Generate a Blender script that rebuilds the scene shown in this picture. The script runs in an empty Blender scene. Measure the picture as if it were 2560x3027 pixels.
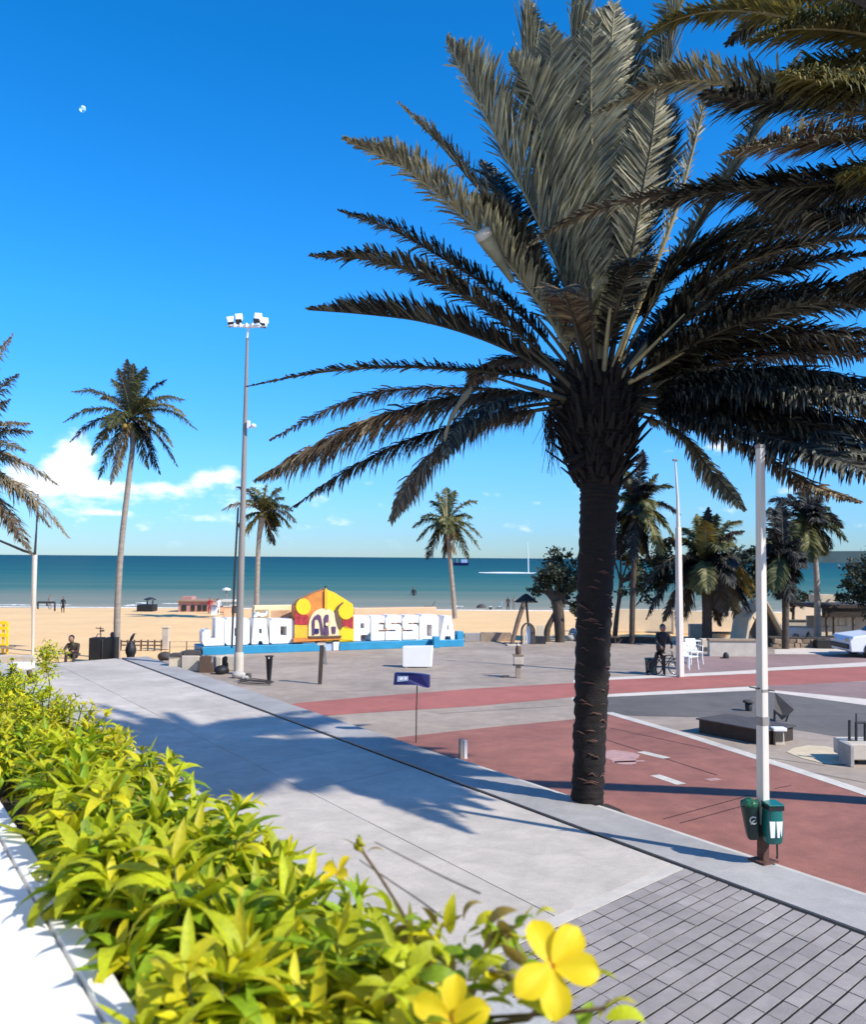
import bpy, math, random
from mathutils import Vector, Matrix, noise

R = math.radians
Z = Vector((0, 0, 1))
random.seed(7)
C = bpy.context.scene.collection
scene = bpy.context.scene

# ------------------------------------------------------------------ camera
FPX = 2700.0                                  # focal length in pixels of the 2560 x 3027 photograph
CAM = Vector((0, 0, 3.65))
ROT = Matrix.Rotation(R(92.852), 3, 'X') @ Matrix.Rotation(R(0.4), 3, 'Z')
cd = bpy.data.cameras.new('camera')
cam = bpy.data.objects.new('camera', cd)
C.objects.link(cam)
cam.matrix_world = Matrix.Translation(CAM) @ ROT.to_4x4()
cd.sensor_fit = 'HORIZONTAL'
cd.sensor_width = 36.0
cd.lens = 36.0 * FPX / 2560.0
cd.clip_start = 0.05
cd.clip_end = 60000
cd.dof.use_dof = True
cd.dof.focus_distance = 9.0
cd.dof.aperture_fstop = 4.2
scene.camera = cam

# ------------------------------------------------------------------ sky, sun, exposure
SUN_DIR = Vector((0.86, -0.51, 0)).normalized()     # horizontal direction towards the sun
SUN_EL = R(40)
sun_vec = SUN_DIR * math.cos(SUN_EL) + Z * math.sin(SUN_EL)
sl = bpy.data.lights.new('sun', 'SUN')
sl.energy = 3.5
sl.angle = R(0.8)
sl.color = (1.0, 0.945, 0.85)
so = bpy.data.objects.new('sun', sl)
C.objects.link(so)
so.rotation_euler = sun_vec.to_track_quat('Z', 'Y').to_euler()

world = bpy.data.worlds.new('World')
scene.world = world
world.use_nodes = True
wt = world.node_tree
wn, wl = wt.nodes, wt.links
wn.clear()


def ray(px, py):
    d = ROT @ Vector(((px - 1280) / FPX, -(py - 1513.5) / FPX, -1.0))
    return d.normalized()


def wnode(kind, **kw):
    n = wn.new(kind)
    for k, v in kw.items():
        setattr(n, k, v)
    return n


def wmath(op, a, b=None, c=None, clamp=False):
    n = wn.new('ShaderNodeMath')
    n.operation = op
    n.use_clamp = clamp
    for i, x in enumerate((a, b, c)):
        if x is None:
            continue
        if isinstance(x, (int, float)):
            n.inputs[i].default_value = x
        else:
            wl.new(x, n.inputs[i])
    return n.outputs[0]


sky = wnode('ShaderNodeTexSky', sky_type='NISHITA', sun_disc=False)
sky.sun_elevation = SUN_EL
sky.sun_rotation = math.atan2(SUN_DIR.x, SUN_DIR.y)
sky.air_density = 1.0
sky.dust_density = 0.0
sky.ozone_density = 4.5
hs = wnode('ShaderNodeHueSaturation')
hs.inputs['Saturation'].default_value = 1.24
hs.inputs['Value'].default_value = 1.0
hs.inputs['Hue'].default_value = 0.5
wl.new(sky.outputs[0], hs.inputs['Color'])
tcw = wnode('ShaderNodeTexCoord')
sep = wnode('ShaderNodeSeparateXYZ')
wl.new(tcw.outputs['Generated'], sep.inputs[0])
az = wmath('ARCTAN2', sep.outputs[0], sep.outputs[1])
el = wmath('ARCSINE', sep.outputs[2])
comb = wnode('ShaderNodeCombineXYZ')
wl.new(wmath('MULTIPLY', az, 15.0), comb.inputs[0])
wl.new(wmath('MULTIPLY', el, 30.0), comb.inputs[1])
n1 = wnode('ShaderNodeTexNoise')
n1.inputs['Scale'].default_value = 1.5
n1.inputs['Detail'].default_value = 9
n1.inputs['Roughness'].default_value = 0.56
wl.new(comb.outputs[0], n1.inputs['Vector'])
# low clouds all round the horizon, thinning out with height
band = wnode('ShaderNodeMapRange')
band.inputs['From Min'].default_value = R(15)
band.inputs['From Max'].default_value = R(2.0)
band.inputs['To Min'].default_value = -0.24
band.inputs['To Max'].default_value = 0.005
wl.new(el, band.inputs['Value'])
amount = wmath('ADD', n1.outputs['Fac'], band.outputs[0])
for (px, py, wx, wy, amp) in ((215, 1345, 62, 55, 0.42), (175, 1400, 60, 40, 0.30), (290, 1440, 90, 34, 0.30), (60, 1385, 55, 45, 0.28), (110, 1440, 80, 26, 0.26), (610, 1410, 50, 26, 0.34), (680, 1400, 40, 30, 0.34), (520, 1440, 120, 20, 0.28),
                              (305, 1515, 52, 10, 0.36), (570, 1530, 40, 14, 0.16), (2040, 1010, 36, 26, 0.42), (2130, 1310, 90, 34, 0.30), (930, 1480, 80, 24, 0.16),
                              (1585, 1487, 22, 11, 0.22), (2330, 1120, 130, 60, 0.18), (400, 1470, 330, 40, 0.15), (690, 1500, 60, 30, 0.18)):
    d = ray(px, py)
    a0, e0 = math.atan2(d.x, d.y), math.asin(d.z)
    da = wmath('DIVIDE', wmath('SUBTRACT', az, a0), wx / FPX)
    de = wmath('DIVIDE', wmath('SUBTRACT', el, e0), wy / FPX)
    r2 = wmath('ADD', wmath('MULTIPLY', da, da), wmath('MULTIPLY', de, de))
    g = wmath('MULTIPLY', wmath('POWER', 2.718, wmath('MULTIPLY', r2, -1.0)), amp)
    amount = wmath('ADD', amount, g)
cr = wnode('ShaderNodeMapRange')
cr.interpolation_type = 'SMOOTHSTEP'
cr.inputs['From Min'].default_value = 0.57
cr.inputs['From Max'].default_value = 0.86
cr.inputs['To Max'].default_value = 0.95
wl.new(amount, cr.inputs['Value'])
up_only = wnode('ShaderNodeMapRange')
up_only.inputs['From Min'].default_value = R(0.3)
up_only.inputs['From Max'].default_value = R(1.5)
wl.new(el, up_only.inputs['Value'])
fac = wmath('MULTIPLY', cr.outputs[0], up_only.outputs[0])
mixc = wnode('ShaderNodeMix', data_type='RGBA')
wl.new(fac, mixc.inputs['Factor'])
elr = wnode('ShaderNodeMapRange')
elr.inputs['From Min'].default_value = 0.0
elr.inputs['From Max'].default_value = R(60)
wl.new(el, elr.inputs['Value'])
grad = wnode('ShaderNodeValToRGB')
ge = grad.color_ramp.elements
ge[0].position = 0.0
ge[0].color = (0.24, 0.36, 0.58, 1)
ge[1].position = 1.0
ge[1].color = (0.30, 0.74, 0.92, 1)
for pos_, col_ in ((0.10, (0.32, 0.56, 0.84, 1)), (0.25, (0.26, 0.74, 0.98, 1)), (0.5, (0.10, 0.72, 0.92, 1))):
    q_ = ge.new(pos_)
    q_.color = col_
wl.new(elr.outputs[0], grad.inputs[0])
haze = wnode('ShaderNodeMix', data_type='RGBA', blend_type='MULTIPLY')
haze.inputs['Factor'].default_value = 1.0
wl.new(hs.outputs[0], haze.inputs[6])
wl.new(grad.outputs[0], haze.inputs[7])
wl.new(haze.outputs[2], mixc.inputs[6])
mixc.inputs[7].default_value = (4.9, 5.2, 5.6, 1)
bg = wnode('ShaderNodeBackground')
bg.inputs['Strength'].default_value = 0.15
wl.new(mixc.outputs[2], bg.inputs['Color'])
wo = wnode('ShaderNodeOutputWorld')
wl.new(bg.outputs[0], wo.inputs['Surface'])

vs = scene.view_settings
vs.view_transform = 'Standard'
vs.look = 'None'
vs.exposure = 0.75
vs.gamma = 1.0
vs.use_curve_mapping = False

# ------------------------------------------------------------------ helpers
K = 2560 / 1764.0                               # from the 1764-pixel-wide view of the photograph


def G(px, py, z=0.0):
    d = ray(px, py)
    return CAM + d * ((z - CAM.z) / d.z)


def P(px, py, depth):
    d = ray(px, py)
    return CAM + d * (depth / d.y)


def PK(x, y, depth):
    return P(x * K, y * K, depth)


MATS = {}


def M(name, col, rough=0.7, var=0.15, scale=6.0, bump=0.0, bscale=40.0, trans=0.0, rnd=0.0, col2=None, stretch=None, metal=0.0, spec=0.5, stain=0.0):
    m = bpy.data.materials.new(name)
    m.use_nodes = True
    nt = m.node_tree
    N, L = nt.nodes, nt.links
    b = N['Principled BSDF']
    b.inputs['Roughness'].default_value = rough
    b.inputs['Metallic'].default_value = metal
    b.inputs['Specular IOR Level'].default_value = spec
    tc = N.new('ShaderNodeTexCoord')
    src = tc.outputs['Object']
    if stretch:
        mp = N.new('ShaderNodeMapping')
        mp.inputs['Scale'].default_value = stretch
        L.new(src, mp.inputs[0])
        src = mp.outputs[0]
    nz = N.new('ShaderNodeTexNoise')
    nz.inputs['Scale'].default_value = scale
    nz.inputs['Detail'].default_value = 8
    nz.inputs['Roughness'].default_value = 0.62
    L.new(src, nz.inputs['Vector'])
    mr = N.new('ShaderNodeMapRange')
    mr.inputs['From Min'].default_value = 0.3
    mr.inputs['From Max'].default_value = 0.7
    L.new(nz.outputs['Fac'], mr.inputs['Value'])
    mx = N.new('ShaderNodeMix')
    mx.data_type = 'RGBA'
    L.new(mr.outputs[0], mx.inputs['Factor'])
    c2 = col2 or [min(1, c * (1 + var)) for c in col]
    mx.inputs[6].default_value = [*[c * (1 - var) for c in col], 1]
    mx.inputs[7].default_value = [*c2, 1]
    out = mx.outputs[2]
    if stain:
        for sc_, lo_, hi_ in ((0.33, 1 - stain, 1 + .4 * stain), (2.3, 1 - .6 * stain, 1 + .4 * stain), (55.0, 1 - .6 * stain, 1 + .5 * stain)):
            sz = N.new('ShaderNodeTexNoise')
            sz.inputs['Scale'].default_value = sc_
            sz.inputs['Detail'].default_value = 10
            sz.inputs['Roughness'].default_value = 0.7
            sz.inputs['Distortion'].default_value = 0.6
            L.new(src, sz.inputs['Vector'])
            sr = N.new('ShaderNodeMapRange')
            sr.inputs['From Min'].default_value = 0.35
            sr.inputs['From Max'].default_value = 0.65
            sr.inputs['To Min'].default_value = lo_
            sr.inputs['To Max'].default_value = hi_
            L.new(sz.outputs['Fac'], sr.inputs['Value'])
            sh = N.new('ShaderNodeHueSaturation')
            L.new(sr.outputs[0], sh.inputs['Value'])
            L.new(out, sh.inputs['Color'])
            out = sh.outputs[0]
    if rnd:
        oi = N.new('ShaderNodeObjectInfo')
        rr = N.new('ShaderNodeMapRange')
        rr.inputs['To Min'].default_value = 1 - rnd
        rr.inputs['To Max'].default_value = 1 + rnd
        L.new(oi.outputs['Random'], rr.inputs['Value'])
        hv = N.new('ShaderNodeHueSaturation')
        L.new(rr.outputs[0], hv.inputs['Value'])
        L.new(out, hv.inputs['Color'])
        out = hv.outputs[0]
    L.new(out, b.inputs['Base Color'])
    if bump:
        bz = N.new('ShaderNodeTexNoise')
        bz.inputs['Scale'].default_value = bscale
        bz.inputs['Detail'].default_value = 6
        L.new(src, bz.inputs['Vector'])
        bp = N.new('ShaderNodeBump')
        bp.inputs['Strength'].default_value = bump
        bp.inputs['Distance'].default_value = 0.02
        L.new(bz.outputs['Fac'], bp.inputs['Height'])
        L.new(bp.outputs[0], b.inputs['Normal'])
    if trans:
        tr = N.new('ShaderNodeBsdfTranslucent')
        L.new(out, tr.inputs['Color'])
        ms = N.new('ShaderNodeMixShader')
        ms.inputs[0].default_value = trans
        L.new(b.outputs[0], ms.inputs[1])
        L.new(tr.outputs[0], ms.inputs[2])
        L.new(ms.outputs[0], N['Material Output'].inputs['Surface'])
    MATS[name] = m
    return m


class MB:
    """collects shapes in world space, links them as ONE mesh object"""

    def __init__(s):
        s.v, s.f, s.m, s.s = [], [], [], []

    def add(s, verts, faces, m=0, smooth=False):
        o = len(s.v)
        s.v += [Vector(p) for p in verts]
        for f in faces:
            s.f.append([o + i for i in f])
            s.m.append(m)
            s.s.append(smooth)
        return s

    def hexa(s, p, m=0):
        """p: 4 bottom corners then 4 top corners, both counter-clockwise from above"""
        return s.add(p, [(3, 2, 1, 0), (4, 5, 6, 7), (0, 1, 5, 4), (1, 2, 6, 5), (2, 3, 7, 6), (3, 0, 4, 7)], m)

    def box(s, c, size, rz=0.0, m=0, taper=1.0, rot=None):
        c = Vector(c)
        x, y, z = size[0] / 2, size[1] / 2, size[2] / 2
        q = rot if rot is not None else Matrix.Rotation(rz, 3, 'Z')
        pts = [(-x * taper, -y * taper, -z), (x * taper, -y * taper, -z), (x * taper, y * taper, -z), (-x * taper, y * taper, -z), (-x, -y, z), (x, -y, z), (x, y, z), (-x, y, z)]
        return s.hexa([c + q @ Vector(p) for p in pts], m)

    def tube(s, pts, radii, n=8, m=0, cap=True, smooth=True):
        pts = [Vector(p) for p in pts]
        if isinstance(radii, (int, float)):
            radii = [radii] * len(pts)
        rings = []
        a = None
        for i, p in enumerate(pts):
            t = (pts[min(i + 1, len(pts) - 1)] - pts[max(i - 1, 0)]).normalized()
            if a is None:
                a = t.orthogonal().normalized()
            else:
                a = (a - t * a.dot(t))
                a = a.normalized() if a.length > 1e-6 else t.orthogonal().normalized()
            b = t.cross(a)
            rings.append([p + (a * math.cos(2 * math.pi * k / n) + b * math.sin(2 * math.pi * k / n)) * radii[i] for k in range(n)])
        v = [q for r in rings for q in r]
        f = []
        for i in range(len(pts) - 1):
            for k in range(n):
                k2 = (k + 1) % n
                f.append((i * n + k, i * n + k2, (i + 1) * n + k2, (i + 1) * n + k))
        s.add(v, f, m, smooth)
        if cap:
            s.add(rings[0], [tuple(range(n - 1, -1, -1))], m)
            s.add(rings[-1], [tuple(range(n))], m)
        return s

    def lathe(s, c, prof, n=16, m=0, smooth=True, sx=1.0, sy=1.0):
        c = Vector(c)
        v = []
        for r, z in prof:
            for k in range(n):
                a = 2 * math.pi * k / n
                v.append(c + Vector((math.cos(a) * r * sx, math.sin(a) * r * sy, z)))
        f = []
        for i in range(len(prof) - 1):
            for k in range(n):
                k2 = (k + 1) % n
                f.append((i * n + k, i * n + k2, (i + 1) * n + k2, (i + 1) * n + k))
        s.add(v, f, m, smooth)
        s.add(v[:n], [tuple(range(n - 1, -1, -1))], m)
        s.add(v[-n:], [tuple(range(n))], m)
        return s

    def prism(s, front, off, m=0):
        """front: outline (counter-clockwise seen from the front); off: vector to the back"""
        n = len(front)
        front = [Vector(p) for p in front]
        v = front + [p + Vector(off) for p in front]
        f = [tuple(range(n)), tuple(range(2 * n - 1, n - 1, -1))]
        for i in range(n):
            j = (i + 1) % n
            f.append((i, n + i, n + j, j))
        return s.add(v, f, m)

    def ball(s, c, r, n=10, m=0, sc=(1, 1, 1)):
        k = n // 2
        prof = [(max(1e-4, r * math.sin(math.pi * i / k)), -r * math.cos(math.pi * i / k)) for i in range(k + 1)]
        c = Vector(c)
        v, f = [], []
        for q, z in prof:
            for j in range(n):
                a = 2 * math.pi * j / n
                v.append(c + Vector((math.cos(a) * q * sc[0], math.sin(a) * q * sc[1], z * sc[2])))
        for i in range(k):
            for j in range(n):
                j2 = (j + 1) % n
                f.append((i * n + j, i * n + j2, (i + 1) * n + j2, (i + 1) * n + j))
        return s.add(v, f, m, True)

    def mesh(s, name, mats, origin=Vector((0, 0, 0))):
        me = bpy.data.meshes.new(name)
        me.from_pydata([tuple(p - origin) for p in s.v], [], s.f)
        for mm in (mats if isinstance(mats, (list, tuple)) else [mats]):
            me.materials.append(MATS[mm] if isinstance(mm, str) else mm)
        me.polygons.foreach_set('material_index', s.m)
        me.polygons.foreach_set('use_smooth', s.s)
        me.update()
        return me

    def build(s, name, mats, parent=None, origin=None, bevel=0.0):
        org = wloc(parent) if parent is not None else (Vector(origin) if origin is not None else Vector((0, 0, 0)))
        o = bpy.data.objects.new(name, s.mesh(name, mats, org))
        C.objects.link(o)
        if parent is not None:
            o.parent = parent
        else:
            o.location = org
        if bevel:
            b = o.modifiers.new('edge', 'BEVEL')
            b.width = bevel
            b.segments = 2
            b.limit_method = 'ANGLE'
        return o


def wloc(o):
    v = Vector(o.location)
    while o.parent:
        o = o.parent
        v += Vector(o.location)
    return v


def tag(o, label=None, cat=None, group=None, kind=None):
    if label:
        o['label'] = label
    if cat:
        o['category'] = cat
    if group:
        o['group'] = group
    if kind:
        o['kind'] = kind
    return o


def thing(name, label, cat, loc=(0, 0, 0), group=None):
    o = bpy.data.objects.new(name, None)
    o.empty_display_size = 0.2
    C.objects.link(o)
    o.location = loc
    return tag(o, label, cat, group)


def struct(mb, name, mats, label, parent=None, **kw):
    o = mb.build(name, mats, parent, **kw)
    return tag(o, label, kind='structure')


def copy_tree(o, parent=None):
    c = o.copy()
    C.objects.link(c)
    c.parent = parent
    for ch in o.children:
        copy_tree(ch, c)
    return c


def sample(pts, n):
    pts = [Vector(p) for p in pts]
    e = [pts[0] * 2 - pts[1]] + pts + [pts[-1] * 2 - pts[-2]]
    out = []
    k = len(pts) - 1
    for i in range(n + 1):
        u = min(i / n * k, k - 1e-6)
        j = int(u)
        t = u - j
        a, b, c, d = e[j], e[j + 1], e[j + 2], e[j + 3]
        out.append(0.5 * ((2 * b) + (c - a) * t + (2 * a - 5 * b + 4 * c - d) * t * t + (3 * b - a - 3 * c + d) * t ** 3))
    return out


# ------------------------------------------------------------------ materials
M('plaza_paving', (0.40, 0.315, 0.24), 0.85, 0.08, 0.6, 0.25, 60, stain=.24)
M('red_paving', (0.33, 0.128, 0.090), 0.85, 0.10, 0.8, 0.3, 50, stain=.26)
M('red_paving_bright', (0.41, 0.132, 0.098), 0.85, 0.10, 0.8, 0.3, 50, stain=.14)
M('asphalt', (0.15, 0.132, 0.115), 0.88, 0.10, 0.7, 0.4, 80, stain=.2)
M('pink_paving', (0.31, 0.20, 0.175), 0.85, 0.10, 0.7, 0.3, 60, stain=.16)
M('cream_line', (0.66, 0.57, 0.47), 0.8, 0.10, 2.0)
M('white_line', (0.66, 0.60, 0.51), 0.75, 0.10, 4.0, stain=.2)
M('slab', (0.56, 0.495, 0.42), 0.82, 0.06, 1.5, 0.25, 90, rnd=0.06, stain=.20)
M('paver', (0.35, 0.31, 0.285), 0.85, 0.10, 5.0, 0.5, 90, rnd=0.10, stain=.14)
M('joint', (0.012, 0.011, 0.011), 0.95, 0.2, 5.0)
M('strip_concrete', (0.40, 0.375, 0.345), 0.8, 0.06, 1.2, 0.2, 90, rnd=0.05, stain=.20)
M('kerb_stone', (0.55, 0.50, 0.43), 0.8, 0.12, 4.0, 0.3, 60, rnd=0.05)
M('white_paint', (0.82, 0.81, 0.79), 0.55, 0.03, 3.0)
M('white_paint_worn', (0.66, 0.60, 0.51), 0.6, 0.10, 6.0, stretch=(1, 1, .12))
M('white_plastic', (0.82, 0.82, 0.80), 0.4, 0.03, 3.0)
M('grey_metal', (0.26, 0.235, 0.205), 0.55, 0.2, 5.0, stretch=(1, 1, .1))
M('rusty_base', (0.10, 0.045, 0.03), 0.8, 0.4, 14.0, 0.4, 40)
M('dark_metal', (0.025, 0.025, 0.028), 0.5, 0.3, 5.0)
M('black', (0.010, 0.010, 0.011), 0.6, 0.3, 5.0)
M('dark_stone', (0.075, 0.065, 0.06), 0.85, 0.25, 4.0, 0.4, 30)
M('brown_wood', (0.12, 0.075, 0.05), 0.8, 0.3, 5.0, 0.3, 20, stretch=(1, 1, .15))
M('dark_wood', (0.045, 0.03, 0.022), 0.8, 0.3, 5.0)
M('thatch', (0.045, 0.033, 0.024), 0.95, 0.5, 14.0, 0.6, 40)
M('cream_wall', (0.68, 0.56, 0.40), 0.85, 0.08, 2.5, 0.2, 30)
M('pale_stone', (0.55, 0.48, 0.39), 0.85, 0.14, 3.0, 0.3, 30)
M('tan_stone', (0.32, 0.235, 0.16), 0.88, 0.25, 4.0, 0.5, 20, rnd=0.25)
M('blue_paint', (0.02, 0.25, 0.43), 0.5, 0.12, 2.0)
M('navy_paint', (0.012, 0.013, 0.10), 0.45, 0.1, 3.0)
M('pale_blue_paint', (0.35, 0.45, 0.62), 0.5, 0.1, 3.0)
M('teal_plastic', (0.006, 0.135, 0.115), 0.38, 0.12, 6.0)
M('dark_green_plastic', (0.004, 0.022, 0.017), 0.4, 0.2, 6.0)
M('green_bag', (0.02, 0.11, 0.055), 0.3, 0.5, 30.0, 0.8, 26)
M('yellow_paint', (0.88, 0.58, 0.01), 0.6, 0.06, 3.0)
M('amber_paint', (0.78, 0.46, 0.03), 0.6, 0.15, 4.0)
M('orange_paint', (0.62, 0.22, 0.04), 0.6, 0.2, 4.0)
M('peach_paint', (0.80, 0.47, 0.27), 0.6, 0.08, 3.0)
M('cream_paint', (0.84, 0.66, 0.38), 0.6, 0.08, 3.0)
M('crimson_paint', (0.38, 0.025, 0.03), 0.6, 0.5, 9.0)
M('purple_paint', (0.10, 0.045, 0.12), 0.6, 0.3, 6.0)
M('pink_wall', (0.48, 0.25, 0.20), 0.8, 0.15, 2.0)
M('olive_motif', (0.28, 0.27, 0.13), 0.7, 0.3, 8.0)
M('glass_dark', (0.02, 0.025, 0.03), 0.12, 0.1, 3.0)
M('car_white', (0.80, 0.80, 0.80), 0.25, 0.02, 3.0)
M('chrome', (0.5, 0.5, 0.5), 0.25, 0.05, 3.0, metal=1.0)
M('rubber', (0.012, 0.012, 0.012), 0.8, 0.1, 3.0)
M('skin', (0.30, 0.16, 0.10), 0.6, 0.08, 8.0)
M('grey_cloth', (0.22, 0.21, 0.20), 0.9, 0.2, 8.0)
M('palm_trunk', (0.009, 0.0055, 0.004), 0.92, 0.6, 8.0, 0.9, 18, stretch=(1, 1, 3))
M('palm_boot', (0.010, 0.0065, 0.005), 0.95, 0.5, 14.0, 0.8, 20)
M('pale_trunk', (0.30, 0.25, 0.20), 0.9, 0.22, 3.0, 0.4, 14, stretch=(1, 1, 3))
M('brown_trunk', (0.075, 0.055, 0.038), 0.9, 0.4, 4.0, 0.6, 14)
M('rachis_dark', (0.06, 0.05, 0.03), 0.7, 0.3, 5.0)
M('rachis_pale', (0.36, 0.29, 0.14), 0.6, 0.2, 5.0)
M('frond_dark', (0.016, 0.015, 0.010), 0.6, 0.5, 3.0, trans=0.12)  # near black: the shade of the crown is put into the leaf colour
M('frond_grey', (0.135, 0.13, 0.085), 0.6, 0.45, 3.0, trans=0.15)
M('frond_tan', (0.40, 0.36, 0.215), 0.6, 0.35, 4.0, trans=0.2)  # tan tone of the sunlit fronds put into the leaf colour
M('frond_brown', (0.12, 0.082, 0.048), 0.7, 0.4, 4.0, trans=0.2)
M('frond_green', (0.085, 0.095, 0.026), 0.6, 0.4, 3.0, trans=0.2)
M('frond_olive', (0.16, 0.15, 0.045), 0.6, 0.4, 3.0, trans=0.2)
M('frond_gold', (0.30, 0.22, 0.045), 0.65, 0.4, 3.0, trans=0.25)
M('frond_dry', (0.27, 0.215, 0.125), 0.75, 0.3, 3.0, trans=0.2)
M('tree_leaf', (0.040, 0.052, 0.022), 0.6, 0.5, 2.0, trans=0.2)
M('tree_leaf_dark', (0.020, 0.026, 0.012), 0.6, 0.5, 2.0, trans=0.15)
M('hedge_leaf', (0.49, 0.53, 0.012), 0.58, 0.22, 9.0, trans=0.38, rnd=0.20)
M('hedge_leaf_deep', (0.25, 0.38, 0.012), 0.58, 0.30, 9.0, trans=0.35, rnd=0.20)
M('hedge_leaf_gold', (0.62, 0.56, 0.012), 0.58, 0.18, 9.0, trans=0.35, rnd=0.25)
M('stem', (0.10, 0.11, 0.03), 0.7, 0.3, 20.0)
M('woody_stem', (0.13, 0.085, 0.04), 0.8, 0.4, 20.0, 0.4, 60)
M('petal', (0.95, 0.70, 0.008), 0.6, 0.12, 60.0, trans=0.4, stretch=(1, .12, 1))
M('petal_throat', (0.80, 0.38, 0.004), 0.45, 0.1, 12.0)
M('dry_leaf', (0.34, 0.24, 0.045), 0.7, 0.35, 25.0, trans=0.25, rnd=0.3)
M('soil', (0.045, 0.03, 0.018), 0.95, 0.4, 18.0, 0.8, 40)
M('rock', (0.45, 0.42, 0.37), 0.85, 0.25, 14.0, 0.6, 40, rnd=0.2)
M('planter_concrete', (0.44, 0.43, 0.41), 0.85, 0.14, 6.0, 0.3, 60)
M('bare_soil', (0.62, 0.50, 0.33), 0.95, 0.12, 3.0, 0.5, 20)
M('headland', (0.030, 0.055, 0.055), 0.95, 0.3, 0.02)


def sand_mat():
    m = M('sand', (0.86, 0.54, 0.24), 0.95, 0.06, 0.25, 0.0, stain=.07)
    nt = m.node_tree
    N, L = nt.nodes, nt.links
    b = N['Principled BSDF']
    tc = N.new('ShaderNodeTexCoord')
    bz = N.new('ShaderNodeTexNoise')
    bz.inputs['Scale'].default_value = 2.2
    bz.inputs['Detail'].default_value = 8
    L.new(tc.outputs['Object'], bz.inputs['Vector'])
    bp = N.new('ShaderNodeBump')
    bp.inputs['Strength'].default_value = 0.35
    bp.inputs['Distance'].default_value = 0.06
    L.new(bz.outputs['Fac'], bp.inputs['Height'])
    L.new(bp.outputs[0], b.inputs['Normal'])


sand_mat()


def sea_mat():
    m = bpy.data.materials.new('sea_water')
    m.use_nodes = True
    MATS['sea_water'] = m
    nt = m.node_tree
    N, L = nt.nodes, nt.links
    N.remove(N['Principled BSDF'])
    dfs = N.new('ShaderNodeBsdfDiffuse')
    gls = N.new('ShaderNodeBsdfGlossy')
    gls.inputs['Roughness'].default_value = 0.25
    mxs = N.new('ShaderNodeMixShader')
    mxs.inputs[0].default_value = 0.10
    L.new(dfs.outputs[0], mxs.inputs[1])
    L.new(gls.outputs[0], mxs.inputs[2])
    L.new(mxs.outputs[0], N['Material Output'].inputs['Surface'])
    tc = N.new('ShaderNodeTexCoord')
    sp = N.new('ShaderNodeSeparateXYZ')
    L.new(tc.outputs['Object'], sp.inputs[0])
    # the bed falls away from the shore: sandy shallows, then turquoise, then deep blue
    mr = N.new('ShaderNodeMath')
    mr.operation = 'DIVIDE'
    mr.inputs[0].default_value = 60.0
    L.new(sp.outputs[1], mr.inputs[1])
    nz = N.new('ShaderNodeTexNoise')
    nz.inputs['Scale'].default_value = 0.03
    nz.inputs['Detail'].default_value = 5
    mp = N.new('ShaderNodeMapping')
    mp.inputs['Scale'].default_value = (0.22, 2.4, 1)
    L.new(tc.outputs['Object'], mp.inputs[0])
    L.new(mp.outputs[0], nz.inputs['Vector'])
    ad = N.new('ShaderNodeMath')
    ad.operation = 'MULTIPLY_ADD'
    ad.inputs[1].default_value = 0.34
    L.new(nz.outputs['Fac'], ad.inputs[0])
    L.new(mr.outputs[0], ad.inputs[2])
    rp = N.new('ShaderNodeValToRGB')
    e = rp.color_ramp.elements
    e[0].position = 0.06
    e[0].color = (0.004, 0.050, 0.085, 1)
    e[1].position = 0.99
    e[1].color = (0.36, 0.31, 0.22, 1)
    for pos, col in ((0.22, (0.006, 0.070, 0.095, 1)), (0.45, (0.018, 0.115, 0.115, 1)), (0.68, (0.075, 0.170, 0.135, 1)), (0.86, (0.20, 0.225, 0.165, 1))):
        q = e.new(pos)
        q.color = col
    L.new(ad.outputs[0], rp.inputs[0])
    L.new(rp.outputs[0], dfs.inputs['Color'])
    wz = N.new('ShaderNodeTexNoise')
    wz.inputs['Scale'].default_value = 0.6
    wz.inputs['Detail'].default_value = 9
    wz.inputs['Roughness'].default_value = 0.65
    m2 = N.new('ShaderNodeMapping')
    m2.inputs['Scale'].default_value = (0.45, 1.5, 1)
    L.new(tc.outputs['Object'], m2.inputs[0])
    L.new(m2.outputs[0], wz.inputs['Vector'])
    bp = N.new('ShaderNodeBump')
    bp.inputs['Strength'].default_value = 0.55
    bp.inputs['Distance'].default_value = 0.35
    L.new(wz.outputs['Fac'], bp.inputs['Height'])
    L.new(bp.outputs[0], dfs.inputs['Normal'])
    L.new(bp.outputs[0], gls.inputs['Normal'])


sea_mat()
M('foam', (0.75, 0.75, 0.72), 0.7, 0.2, 1.5)

# ------------------------------------------------------------------ ground, water
def grid(x0, x1, y0, y1, nx, ny, zf):
    v, f = [], []
    for j in range(ny + 1):
        for i in range(nx + 1):
            x = x0 + (x1 - x0) * i / nx
            y = y0 + (y1 - y0) * j / ny
            v.append((x, y, zf(x, y)))
    for j in range(ny):
        for i in range(nx):
            a = j * (nx + 1) + i
            f.append((a, a + 1, a + nx + 2, a + nx + 1))
    mb = MB()
    mb.add(v, f, 0, True)
    return mb


SHORE = 71.0
SEA_Z = -0.42


def sand_z(x, y):
    h = -0.03
    if y > 44:
        h -= 0.39 * ((y - 44) / (SHORE - 44)) ** 1.3
    if y > 40:
        h += 0.05 * noise.noise(Vector((x * .12, y * .2, 3)))
        h += 0.10 * max(0, noise.noise(Vector((x * .05, y * .08, 9)))) * min(1, (y - 40) / 8) * (1 if y < 66 else 0.2)
    return h


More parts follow.
